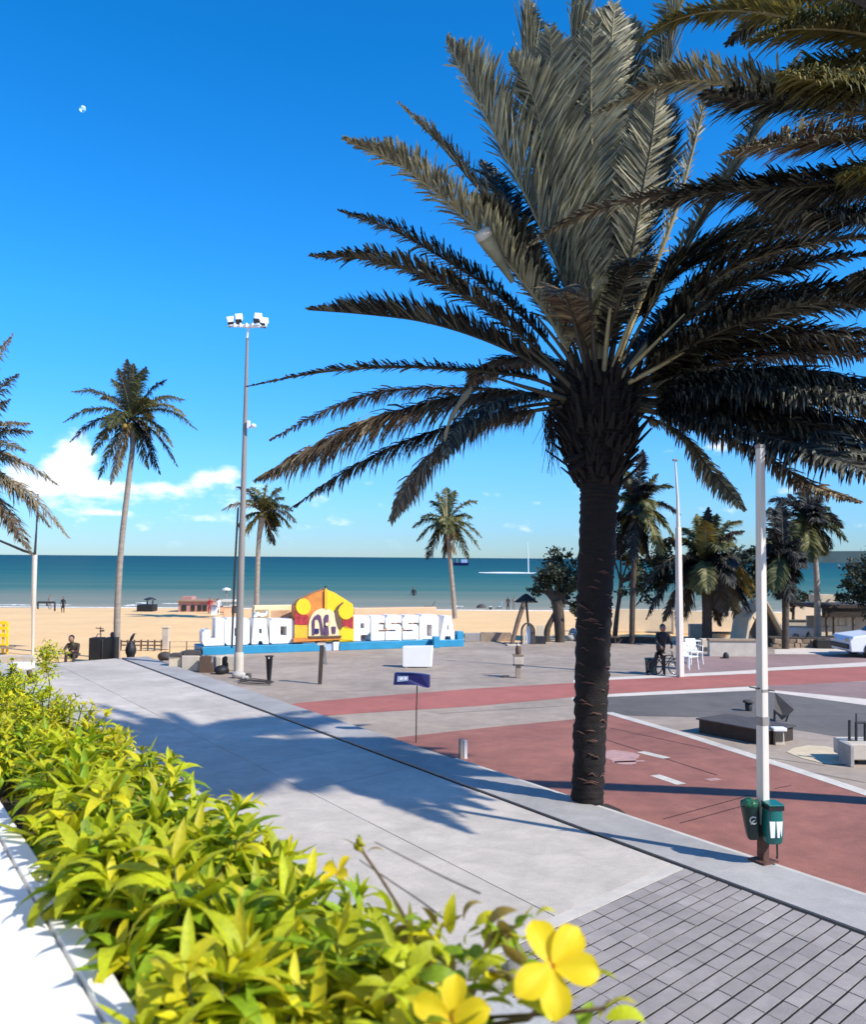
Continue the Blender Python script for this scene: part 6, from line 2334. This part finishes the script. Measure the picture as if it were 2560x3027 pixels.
# pedestal with urn on the plaza
b = G(1532, 2003, 0)
d = b.y
u = d / FPX
t = thing('pedestal', 'slim pale pedestal standing alone on the plaza', 'pedestal', b)
mb = MB()
mb.box(b + Z * 18 * u, (15 * u, 15 * u, 36 * u))
mb.build('shaft', 'plaza_paving', t, bevel=.01)
mb = MB()
mb.box(b + Z * 37.5 * u, (30 * u, 24 * u, 3 * u))
mb.build('plate', 'dark_stone', t)
mb = MB()
mb.box(b + Z * 52 * u, (28 * u, 22 * u, 26 * u), 0, 0, .95)
mb.build('block', 'pale_stone', t, bevel=.02)
mb = MB()
mb.box(b + Z * 66.5 * u, (33 * u, 26 * u, 3 * u))
mb.build('slab', 'tan_stone', t, bevel=.01)
c = b + Z * 68 * u
t2 = thing('jar', 'brown lidded jar on the slim pale pedestal', 'jar', c)
mb = MB()
mb.lathe(c, [(7 * u, 0), (8.5 * u, 6 * u), (8.5 * u, 18 * u), (6 * u, 26 * u)], 12)
mb.build('body', 'brown_wood', t2)
mb = MB()
mb.lathe(c + Z * 26 * u, [(6.5 * u, 0), (4 * u, 3 * u), (1.2 * u, 6 * u), (1.2 * u, 12 * u), (.3 * u, 14 * u)], 10)
mb.build('lid', 'pale_stone', t2)
mb = MB()
b = G(1495, 2002, 0)
mb.box(b + Z * .03, (.2, .12, .06), .1)
tag(mb.build('floor_cap', 'dark_stone', origin=b), 'small dark metal cap set in the plaza left of the pedestal', 'cap')

# ------------------------------------------------------------------ right side: kiosk, bank, tent, car
d = 40.5
t = thing('kiosk', 'open kiosk with a flat dark roof and cream counter panels at right edge', 'kiosk', Vector((P(2500, 1890, d).x, d, 0)))
p0, p1 = P(2405, 1786, d), P(2690, 1800, d)
mb = MB()
mb.box(((p0.x + p1.x) / 2, d + 1.0, p0.z - .08), (p1.x - p0.x, 2.6, .16))
mb.build('roof', 'dark_wood', t, bevel=.02)
mb = MB()
mb.box(((p0.x + p1.x) / 2 + .2, d - .05, p0.z - .36), (p1.x - p0.x - .4, .3, .38))
mb.build('fascia', 'thatch', t)
mb = MB()
a_, b_ = P(2418, 1760, d), P(2476, 1782, d)
mb.box(((a_.x + b_.x) / 2, d + .6, (a_.z + b_.z) / 2 + .02), (b_.x - a_.x, .8, a_.z - b_.z))
mb.build('roof_block', 'cream_wall', t)
for x in (2440, 2462, 2520, 2560, 2620):
    mb = MB()
    q0 = P(x, 1820, d)
    mb.tube([Vector((q0.x, d - .1, 0)), Vector((q0.x, d - .1, p0.z - .16))], .055, 8)
    mb.build('column', 'brown_wood', t)
for (x0, y0, x1, y1) in ((2426, 1826, 2438, 1850), (2443, 1822, 2460, 1850), (2464, 1814, 2477, 1848), (2480, 1826, 2499, 1848), (2503, 1824, 2516, 1850), (2426, 1853, 2442, 1880), (2446, 1853, 2460, 1878), (2464, 1850, 2515, 1868), (2470, 1868, 2500, 1888)):
    mb = MB()
    q0, q1 = P(x0, y1, d + .2), P(x1, y0, d + .2)
    mb.box(((q0.x + q1.x) / 2, d + .25, (q0.z + q1.z) / 2), (q1.x - q0.x, .08, q1.z - q0.z))
    mb.build('panel', 'cream_wall' if y1 < 1888 else 'white_paint', t, bevel=.01)
mb = MB()
q0, q1 = P(2420, 1882, d + .3), P(2600, 1826, d + .3)
mb.box(((q0.x + q1.x) / 2, d + 1.6, q1.z / 2), (q1.x - q0.x, .1, q1.z))
mb.build('back_wall', 'pale_stone', t)
mb = MB()
mb.box(((q0.x + q1.x) / 2, d + .45, .42), (q1.x - q0.x, .3, .1))
mb.build('counter', 'tan_stone', t)

d = 38.4
t = thing('stone_bank', 'low retaining wall of rough brown stones at right', 'wall', Vector((P(2380, 1915, d).x, d, 0)))
rng = random.Random(77)
x = 2283.0
i = 0
while x < 2500:
    w = rng.uniform(14, 24)
    for row, (y0, y1) in enumerate(((1915, 1902), (1901, 1889))):
        q0, q1 = P(x + row * 6 + .8, y0, d), P(x + row * 6 + w - .8, y1, d)
        mb = MB()
        mb.box(((q0.x + q1.x) / 2, d + .15 + rng.uniform(-.03, .03), (max(0, q0.z) + q1.z) / 2), (q1.x - q0.x, .3, q1.z - max(0, q0.z)))
        mb.v = [p + Vector((rng.gauss(0, .012), rng.gauss(0, .02), rng.gauss(0, .012))) for p in mb.v]
        mb.build('stone', 'tan_stone', t, bevel=.015)
    x += w
q0, q1 = P(2280, 1889, d), P(2505, 1889, d)
mb = MB()
mb.box(((q0.x + q1.x) / 2, d + .32, .40), (q1.x - q0.x, .5, .06))
mb.build('coping', 'dark_stone', t)
mb = MB()
mb.box(((q0.x + q1.x) / 2, d + .35, .18), (q1.x - q0.x, .1, .36))
mb.build('core', 'dark_stone', t)
q0 = P(2388, 1875, d + .4)
b = Vector((q0.x, d + .35, .43))
mb = MB()
mb.lathe(b, [(.11, 0), (.09, .08), (.05, .16), (.01, .24)], 10)
tag(mb.build('black_cone', 'black', origin=b), 'small black cone on the stone bank before the white strip', 'cone')
b = Vector((P(2353, 1875, d + .4).x, d + .35, .43))
mb = MB()
for i in range(10):
    a0, a1 = R(18 * i), R(18 * (i + 1))
    mb.prism([b + Vector((math.cos(a) * r, 0, math.sin(a) * r)) for a, r in ((a0, .13), (a1, .13), (a1, .06), (a0, .06))], Vector((0, .1, 0)))
tag(mb.build('tyre_half', 'black', origin=b), 'black half tyre standing on the stone bank left of the cone', 'tyre')
mb = MB()
b = Vector((P(2438, 1908, d - .3).x, d - .25, 0))
mb.box(b + Z * .18, (.75, .4, .36))
tag(mb.build('dark_crate', 'black', origin=b, bevel=.02), 'long black crate in front of the stone bank', 'crate')

# A-frame tent behind the near post
d = 39.0
t = thing('beach_tent', 'pale ridge tent with dark opening behind the near post', 'tent', Vector((P(2265, 1890, d).x, d, 0)))
l0, l1, rdg, r1 = P(2202, 1880, d), P(2215, 1826, d), P(2268, 1776, d), P(2336, 1870, d)
l0.z = 0.05
r1.z = .25
mb = MB()
mb.prism([l0, l1, rdg, rdg - Z * .07, l1 + Vector((.08, 0, -.05)), l0 + Vector((.1, 0, 0))][::-1], Vector((0, 2.0, 0)))
mb.prism([rdg, r1, r1 + Vector((-.1, 0, -.03)), rdg - Z * .09][::-1], Vector((0, 2.0, 0)))
mb.build('canvas', 'cream_wall', t)
mb = MB()
mb.prism([l0 + Vector((.12, 0, 0)), Vector((r1.x - .15, d, .05)), rdg - Z * .14], Vector((0, .03, 0)))
mb.v = [p + Vector((0, .5, 0)) for p in mb.v]
mb.build('inner_wall', 'dark_stone', t)

# white van-like car at the right edge
b = G(2560, 1944, 0)
d = b.y
u = d / FPX
car = thing('parked_car', 'white car parked at the right edge in front of the kiosk', 'car', b)
x0 = P(2505, 1900, d).x


def cp(l, w, z):                                  # car coordinates: l from the front (left end), w across, z up
    return Vector((x0 + l, d - .2 + w, z))


def section(prof, y0, y1, mat, name, parent=car, inset=0.0):
    mb = MB()
    mb.prism([cp(l, y0, z) for l, z in prof], Vector((0, y1 - y0, 0)))
    return mb.build(name, mat, parent, bevel=.04)


section([(.05, .22), (4.2, .22), (4.25, .62), (4.2, .95), (1.25, .95), (.15, .80), (0, .62)], 0, 1.7, 'car_white', 'body')
section([(1.15, .952), (4.1, .952), (3.8, 1.42), (1.75, 1.42)], .08, 1.62, 'glass_dark', 'windows')
section([(1.66, 1.422), (3.86, 1.422), (3.7, 1.50), (1.85, 1.50)], .07, 1.63, 'car_white', 'roof')
for l in (1.22, 2.6, 3.95):
    mb = MB()
    mb.tube([cp(l, .07, .95), cp(l + (.5 if l < 2 else 0 if l < 3 else -.2), .08, 1.43)], .035, 6)
    mb.build('pillar', 'car_white', car)
for l in (.85, 3.35):
    for w_y in (.0, 1.52):
        mb = MB()
        c = cp(l, w_y, .31)
        mb.tube([c + Vector((0, -.03, 0)), c + Vector((0, .19, 0))], .31, 20)
        whl = mb.build('wheel', 'rubber', car)
        mb = MB()
        mb.tube([c + Vector((0, -.036, 0)), c + Vector((0, -.02, 0))], .19, 14)
        mb.build('rim', 'chrome', whl)
for w_y in (.22, 1.48):
    mb = MB()
    mb.box(cp(.05, w_y, .66), (.1, .34, .14))
    mb.build('headlight', 'chrome', car, bevel=.02)
mb = MB()
mb.box(cp(.0, .85, .42), (.1, 1.5, .18))
mb.build('bumper', 'dark_metal', car, bevel=.02)
mb = MB()
mb.box(cp(1.45, -.10, .98), (.10, .18, .12))
mb.build('mirror', 'car_white', car, bevel=.02)

# ------------------------------------------------------------------ asphalt island: long block, bins, table, bench
b = G(2092, 2150, 0)
pA, pB = G(2065 + 2, 2165, 0), G(2245, 2200, 0)
t = thing('long_block', 'long low dark block with flat top left of the near post', 'block', (pA + pB) / 2)
ax = (pB - pA).normalized()
ay = Vector((-ax.y, ax.x, 0))
hB = 42 * pA.y / FPX
pA2, pB2 = pA, pA + ax * ((pB - pA).length + .12)
dp = ay * .95
mb = MB()
mb.hexa([pA2, pB2, pB2 + dp, pA2 + dp, pA2 + Z * hB * .9, pB2 + Z * hB * .9, pB2 + dp + Z * hB * .9, pA2 + dp + Z * hB * .9])
mb.build('body', 'dark_wood', t)
mb = MB()
e = .05
mb.hexa([pA2 - ax * e - ay * e + Z * hB * .9, pB2 + ax * e - ay * e + Z * hB * .9, pB2 + ax * e + dp + ay * e + Z * hB * .9, pA2 - ax * e + dp + ay * e + Z * hB * .9,
         pA2 - ax * e - ay * e + Z * hB, pB2 + ax * e - ay * e + Z * hB, pB2 + ax * e + dp + ay * e + Z * hB, pA2 - ax * e + dp + ay * e + Z * hB])
mb.build('top_slab', 'dark_stone', t, bevel=.01)
b = G(2213, 2101, 0)
u = b.y / FPX
t = thing('street_bin', 'small black bin with wide lid behind the long block', 'bin', b)
mb = MB()
mb.lathe(b, [(9 * u, 0), (11 * u, 24 * u), (10.5 * u, 24.2 * u)], 14)
mb.build('body', 'black', t)
mb = MB()
mb.lathe(b + Z * 24.5 * u, [(16 * u, 0), (17 * u, 2 * u), (16 * u, 5 * u), (10 * u, 8 * u)], 14)
mb.build('lid', 'dark_stone', t)
# tilted dark board right of the post
b = G(2315, 2140, 0)
d = b.y
t = thing('folding_board', 'dark folded board propped on a leg right of the near post', 'board', b)
mb = MB()
mb.prism([P(2288, 2097, d), P(2310, 2125, d), P(2324, 2116, d), P(2346, 2096, d), P(2340, 2080, d + .4), P(2290, 2046, d + .5)], Vector((.02, .04, -.03)))
mb.build('board', 'dark_stone', t)
mb = MB()
mb.prism([P(2288, 2097, d - .02), P(2290, 2104, d - .02), P(2312, 2126, d - .02), P(2325, 2115, d - .02), P(2310, 2114, d - .02)], Vector((0, .04, 0)))
mb.build('edge_board', 'black', t)
mb = MB()
q0 = P(2290, 2150, d)
mb.tube([Vector((P(2290, 2100, d).x, d + .02, 0)), P(2290, 2098, d + .02)], .025, 6)
mb.tube([Vector((P(2338, 2090, d).x, d + .3, 0)), P(2338, 2090, d + .3)], .02, 6)
mb.build('leg', 'dark_metal', t)
# small white pedestal table
b = G(2302, 2200, 0)
u = b.y / FPX
t = thing('side_table', 'small white topped stone table right of the near post', 'table', b)
mb = MB()
mb.box(b + Z * 45 * u, (40 * u, 30 * u, 10 * u))
mb.build('tabletop', 'white_paint', t, bevel=.015)
mb = MB()
mb.box(b + Z * 20 * u, (24 * u, 20 * u, 40 * u), 0, 0, 1.15)
mb.build('pedestal', 'pale_stone', t, bevel=.01)
mb = MB()
mb.box(b + Z * 24 * u + Vector((-2 * u, -11.5 * u, 0)), (20 * u, 3 * u, 26 * u))
mb.build('niche_panel', 'dark_stone', t)
# bench at the right edge
b = G(2545, 2262, 0)
d = b.y
u = d / FPX
t = thing('stone_bench', 'pale stone bench with a dark metal frame at the right edge', 'bench', b)
mb = MB()
q0, q1 = P(2514, 2262, d), P(2680, 2200, d)
mb.box(((q0.x + q1.x) / 2, d + .35, q1.z * .62), (q1.x - q0.x, .7, q1.z * .76))
mb.build('seat_block', 'pale_stone', t, bevel=.02)
mb = MB()
mb.box(((q0.x + q1.x) / 2 + .1, d + .38, q1.z * .12), (q1.x - q0.x - .2, .5, q1.z * .24))
mb.build('plinth', 'dark_stone', t)
mb = MB()
mb.box((q0.x - .03, d + .1, q1.z * .5), (.07, .5, q1.z))
mb.build('end_slab', 'strip_concrete', t, bevel=.01)
mb = MB()
for (x0, y0, x1, y1) in ((2510, 2190, 2533, 2190), (2531, 2190, 2531, 2134), (2531, 2135, 2680, 2135), (2557, 2135, 2557, 2190), (2511, 2190, 2511, 2128), (2531, 2134, 2531, 2108)):
    mb.tube([P(x0, y0, d + .3), P(x1, y1, d + .3)], .014 if y1 == 2108 else .025, 6)
mb.build('frame', 'dark_metal', t)

# ------------------------------------------------------------------ on the beach and in the sea
d = 66.0
b = Vector((P(435, 1798, d).x, d, sand_z(-15, d)))
t = thing('beach_hut', 'black beach bar hut under a flat umbrella at the water', 'hut', b)
u = d / FPX
mb = MB()
mb.box(b + Z * 9 * u, (46 * u, 1.2, 19 * u))
mb.build('counter', 'black', t)
mb = MB()
mb.lathe(b + Vector((8 * u, 0, 32 * u)), [(18 * u, 0), (17 * u, 3 * u), (6 * u, 7 * u), (.5 * u, 8 * u)], 12)
mb.build('umbrella', 'dark_metal', t)
mb = MB()
for x in (0, 16):
    mb.tube([b + Vector((x * u, 0, 15 * u)), b + Vector((x * u, 0, 33 * u))], .05, 6)
mb.build('pole', 'dark_wood', t)
b = Vector((P(588, 1796, d).x, d, sand_z(-15, d)))
t = thing('beach_kiosk', 'pink flat roofed kiosk at the water left of the mast', 'kiosk', b)
mb = MB()
mb.box(b + Z * 16 * u, (94 * u, 2.5, 32 * u))
mb.build('wall', 'pink_wall', t)
mb = MB()
mb.box(b + Z * 33 * u, (100 * u, 2.9, 3 * u))
mb.build('roof', 'tan_stone', t)
mb = MB()
mb.box(b + Vector((-30 * u, 0, 39 * u)), (30 * u, 1.2, 9 * u))
mb.build('roof_sign', 'pink_wall', t)
for x in (-30, -4, 15, 30):
    mb = MB()
    mb.box(b + Vector((x * u, -1.27, 12 * u)), (14 * u if x < -20 else 11 * u, .06, 16 * u))
    mb.build('window', 'glass_dark', t)
b = Vector((P(668, 1800, d).x, d, sand_z(-15, d)))
t = thing('white_parasol', 'pale flat parasol on a slim pole beside the pink kiosk', 'parasol', b)
mb = MB()
mb.lathe(b + Z * 62 * u, [(14 * u, 0), (13 * u, 4 * u), (3 * u, 8 * u)], 12)
mb.build('canopy', 'white_paint_worn', t)
mb = MB()
mb.tube([b, b + Z * 63 * u], .05, 6)
mb.build('pole', 'grey_metal', t)
b = Vector((P(685, 1800, d).x, d - 2, sand_z(-15, d)))
t = thing('beach_stall', 'pale stall with stacked chairs right of the pink kiosk', 'stall', b)
mb = MB()
mb.box(b + Z * 12 * u, (60 * u, 1.5, 14 * u))
mb.build('counter', 'peach_paint', t)
mb = MB()
mb.box(b + Vector((10 * u, 0, 36 * u)), (44 * u, 2, 4 * u))
mb.build('awning', 'white_paint_worn', t)
mb = MB()
for x in (-10, 30):
    mb.tube([b + Vector((x * u, -.8, 0)), b + Vector((x * u, -.8, 36 * u))], .05, 5)
mb.build('post', 'grey_metal', t)
for i, (px, py, w, h, mat, lab) in enumerate(((632, 1818, 18, 26, 'white_paint', 'white stacked beach chairs left of the red person'), (672, 1822, 22, 28, 'peach_paint', 'peach beach locker behind the left blocks'), (690, 1812, 20, 22, 'dark_stone', 'dark beach locker left of the mast'))):
    b = G(px, py, -.1)
    u2 = b.y / FPX
    t = thing('beach_locker', lab, 'locker', b)
    mb = MB()
    mb.box(b + Z * h * u2 / 2, (w * u2, .6, h * u2), .2)
    mb.build('body', mat, t, bevel=.03)
    mb = MB()
    mb.box(b + Z * (h * u2 + .03), (w * u2 * 1.1, .7, .06), .2)
    mb.build('lid', 'pale_stone', t)
# goal frame on the sand at left
d = 61
t = thing('goal_frame', 'thin dark frame standing on the sand right of the thin pole', 'frame', Vector((P(135, 1800, d).x, d, sand_z(-26, d))))
mb = MB()
for a_, b_ in (((112, 1800), (112, 1780)), ((112, 1780), (162, 1780)), ((162, 1780), (162, 1806)), ((137, 1780), (140, 1792))):
    mb.tube([P(*a_, d), P(*b_, d)], .06, 6)
mb.build('frame', 'dark_metal', t)
# yellow panel sign on the sand at the left edge
d = 34
b = Vector((P(5, 1925, d).x, d, 0))
t = thing('yellow_frame', 'pale yellow slatted lifeguard chair at the left edge', 'lifeguard chair', b)
mb = MB()
p0, p1 = P(-18, 1840, d), P(21, 1916, d)
for x in (p0.x, (p0.x + p1.x) / 2 + .1, p1.x):
    mb.box((x, d, p0.z / 2), (.07, .07, p0.z))
mb.build('post', 'yellow_paint', t)
for y in (1840, 1856, 1877, 1905):
    mb = MB()
    q0 = P(0, y, d)
    mb.box(((p0.x + p1.x) / 2, d - .06, q0.z), (p1.x - p0.x, .05, .12 if y < 1900 else .05))
    mb.build('slat', 'yellow_paint', t)
mb = MB()
mb.box((P(6, 1912, d).x, d, P(6, 1912, d).z), (.75, .6, .06))
mb.build('platform', 'tan_stone', t)
# low wall and white blocks at the left edge
low_wall('sandy low wall behind the hedge at the left edge', -120, 98, 1938, 30, 'pale_stone')
for x0, x1, lab in ((34, 58, 'white concrete cube behind the hedge, left of two'), (60, 93, 'white concrete cube behind the hedge, right of two')):
    p0, p1 = P(x0, 1958, 28.5), P(x1, 1958, 28.5)
    b = Vector(((p0.x + p1.x) / 2, 28.5, 0))
    mb = MB()
    mb.box(b + Z * p0.z / 2, (p1.x - p0.x, .5, p0.z))
    tag(mb.build('concrete_cube', 'white_paint', origin=b, bevel=.02), lab, 'cube', 'white cubes behind the hedge')
# beach things right of the facade
for i, (px, py, w, h, mat, lab, nm) in enumerate(((1423, 1786, 30, 10, 'dark_stone', 'dark upturned boat on the sand right of the facade palm', 'rowing_boat'), (1478, 1788, 12, 12, 'white_paint', 'white beach chair right of the upturned boat', 'beach_chair'), (1450, 1792, 8, 10, 'dark_stone', 'small dark cool box between boat and white chair', 'cool_box'), (1270, 1790, 32, 14, 'brown_wood', 'brown deck chair on the sand above the right blocks', 'deck_chair'))):
    b = G(px, py + 4, -.25)
    b.z = sand_z(b.x, b.y)
    u2 = b.y / FPX
    t = thing(nm, lab, nm.split('_')[-1], b)
    mb = MB()
    if nm == 'rowing_boat':
        S_ = [b + Vector(((k - 4) / 4 * w * u2 * .5, 0, .05)) for k in range(9)]
        mb.tube(S_, [.08, .22, .3, .34, .35, .34, .3, .22, .08], 10)
        mb.build('hull', mat, t)
    elif nm == 'cool_box':
        mb.box(b + Z * h * u2 / 2, (w * u2, .3, h * u2))
        mb.build('body', mat, t, bevel=.02)
        mb = MB()
        mb.box(b + Z * (h * u2 + .02), (w * u2 * 1.05, .33, .05))
        mb.build('lid', 'white_plastic', t)
    else:
        hw = w * u2 / 2
        mb.hexa([b + Vector((-hw, -.25, .22)), b + Vector((hw * .4, -.25, .22)), b + Vector((hw * .4, .25, .22)), b + Vector((-hw, .25, .22)), b + Vector((-hw, -.25, .26)), b + Vector((hw * .4, -.25, .26)), b + Vector((hw * .4, .25, .26)), b + Vector((-hw, .25, .26))])
        mb.build('seat', mat, t)
        mb = MB()
        mb.hexa([b + Vector((hw * .4, -.25, .22)), b + Vector((hw * .5, -.25, .22)), b + Vector((hw * .5, .25, .22)), b + Vector((hw * .4, .25, .22)), b + Vector((hw, -.25, h * u2 * 1.8)), b + Vector((hw * 1.1, -.25, h * u2 * 1.8)), b + Vector((hw * 1.1, .25, h * u2 * 1.8)), b + Vector((hw, .25, h * u2 * 1.8))])
        mb.build('backrest', mat, t)
        for sx in (-.9, .45):
            mb = MB()
            mb.box(b + Vector((hw * sx, 0, .11)), (.04, .46, .22))
            mb.build('leg', 'brown_wood', t)
# sail boat and ship
d = 235
b = P(1500, 1694, d)
b.z = SEA_Z
u = d / FPX
t = thing('sailing_boat', 'long low white boat with one tall bare mast on the sea', 'boat', b)
mb = MB()
S_ = [b + Vector(((k - 6) / 6 * 85 * u, 0, .22 + (.1 if k in (0, 12) else 0))) for k in range(13)]
mb.tube(S_, [.08, .16, .2, .24, .26, .28, .28, .28, .26, .24, .2, .16, .08], 8)
mb.build('hull', 'white_paint', t)
mb = MB()
mb.tube([P(1562, 1694, d), P(1561, 1640, d), P(1559, 1600, d)], [.16, .13, .06], 6)
mb.build('mast', 'white_paint', t)
d = 480
b = P(1362, 1668, d)
b.z = SEA_Z
u = d / FPX
t = thing('ship', 'dark work ship near the horizon behind the facade palm', 'ship', b)
mb = MB()
mb.box(b + Z * 4 * u, (48 * u, 8, 9 * u), 0, 0, .85)
mb.build('hull', 'navy_paint', t)
mb = MB()
mb.box(b + Vector((10 * u, 0, 13 * u)), (18 * u, 6, 10 * u))
mb.build('bridge', 'pale_blue_paint', t)
mb = MB()
mb.tube([b + Vector((-12 * u, 0, 8 * u)), b + Vector((-12 * u, 0, 20 * u))], .4, 5)
mb.tube([b + Vector((14 * u, 0, 18 * u)), b + Vector((14 * u, 0, 26 * u))], .3, 5)
mb.build('mast', 'grey_metal', t)
# low foam crests near the shore
rng = random.Random(9)
mb = MB()
for i in range(16):
    y = rng.choice((73, 74, 76, 78)) + rng.uniform(-1, 1)
    x = rng.uniform(-38, 26)
    L_ = rng.uniform(1, 4)
    pts = [Vector((x + L_ * k / 10, y + .35 * noise.noise(Vector((x + k * .5, y, 0))), SEA_Z + .03)) for k in range(11)]
    mb.tube(pts, [.01, .03, .04, .05, .06, .06, .05, .05, .04, .03, .01], 5)
tag(mb.build('foam', 'foam'), 'thin broken foam crests near the shore', kind='stuff')
mb = MB()
pts = [Vector((x, 71.2 + .9 * noise.noise(Vector((x * .08, 0, 2))), SEA_Z + .015)) for x in range(-60, 61, 2)]
mb.tube(pts, .05, 5)
tag(mb.build('shore_foam', 'foam'), 'white foam line where the sea meets the sand', kind='stuff')

# ------------------------------------------------------------------ day moon, dark canopy corner
m = bpy.data.materials.new('moon')
m.use_nodes = True
nt = m.node_tree
nt.nodes.clear()
di = nt.nodes.new('ShaderNodeBsdfDiffuse')
di.inputs['Color'].default_value = (.62, .62, .60, 1)
tcn = nt.nodes.new('ShaderNodeTexCoord')
nz = nt.nodes.new('ShaderNodeTexNoise')
nz.inputs['Scale'].default_value = .022
rp = nt.nodes.new('ShaderNodeValToRGB')
rp.color_ramp.elements[0].position = .46
rp.color_ramp.elements[0].color = (.02, .02, .02, 1)
rp.color_ramp.elements[1].position = .6
rp.color_ramp.elements[1].color = (.62, .64, .66, 1)
nt.links.new(tcn.outputs['Object'], nz.inputs['Vector'])
nt.links.new(nz.outputs['Fac'], rp.inputs[0])
nt.links.new(rp.outputs[0], di.inputs['Color'])
tr = nt.nodes.new('ShaderNodeBsdfTransparent')
ad = nt.nodes.new('ShaderNodeAddShader')
ou = nt.nodes.new('ShaderNodeOutputMaterial')
nt.links.new(di.outputs[0], ad.inputs[0])
nt.links.new(tr.outputs[0], ad.inputs[1])
nt.links.new(ad.outputs[0], ou.inputs[0])
MATS['moon'] = m
c = CAM + ray(244, 323) * 15000
mb = MB()
mb.ball(c, 46, 32)
tag(mb.build('moon', 'moon', origin=c), 'small pale day moon high in the blue sky at left', 'moon')

d = 4.2
t = thing('canopy', 'dark canopy corner poking into the top right of the photo', 'canopy', Vector((3.2, 3.4, 0)))
a_, b_, c_ = P(2490, -10, d), P(2562, 42, d), P(2600, -60, d)
zc = a_.z
mb = MB()
p = [Vector((3.3, 3.3, zc)), Vector((3.2, 5.02, zc)), Vector((P(2484, 0, d).x, d, zc)), Vector((1.9, 3.3, zc))]
mb.hexa(p + [q_ + Z * .09 for q_ in p])
mb.build('roof', 'black', t, bevel=.01)
mb = MB()
mb.tube([Vector((3.2, 3.4, 0)), Vector((3.2, 3.4, zc))], .05, 8)
mb.build('pole', 'dark_metal', t)
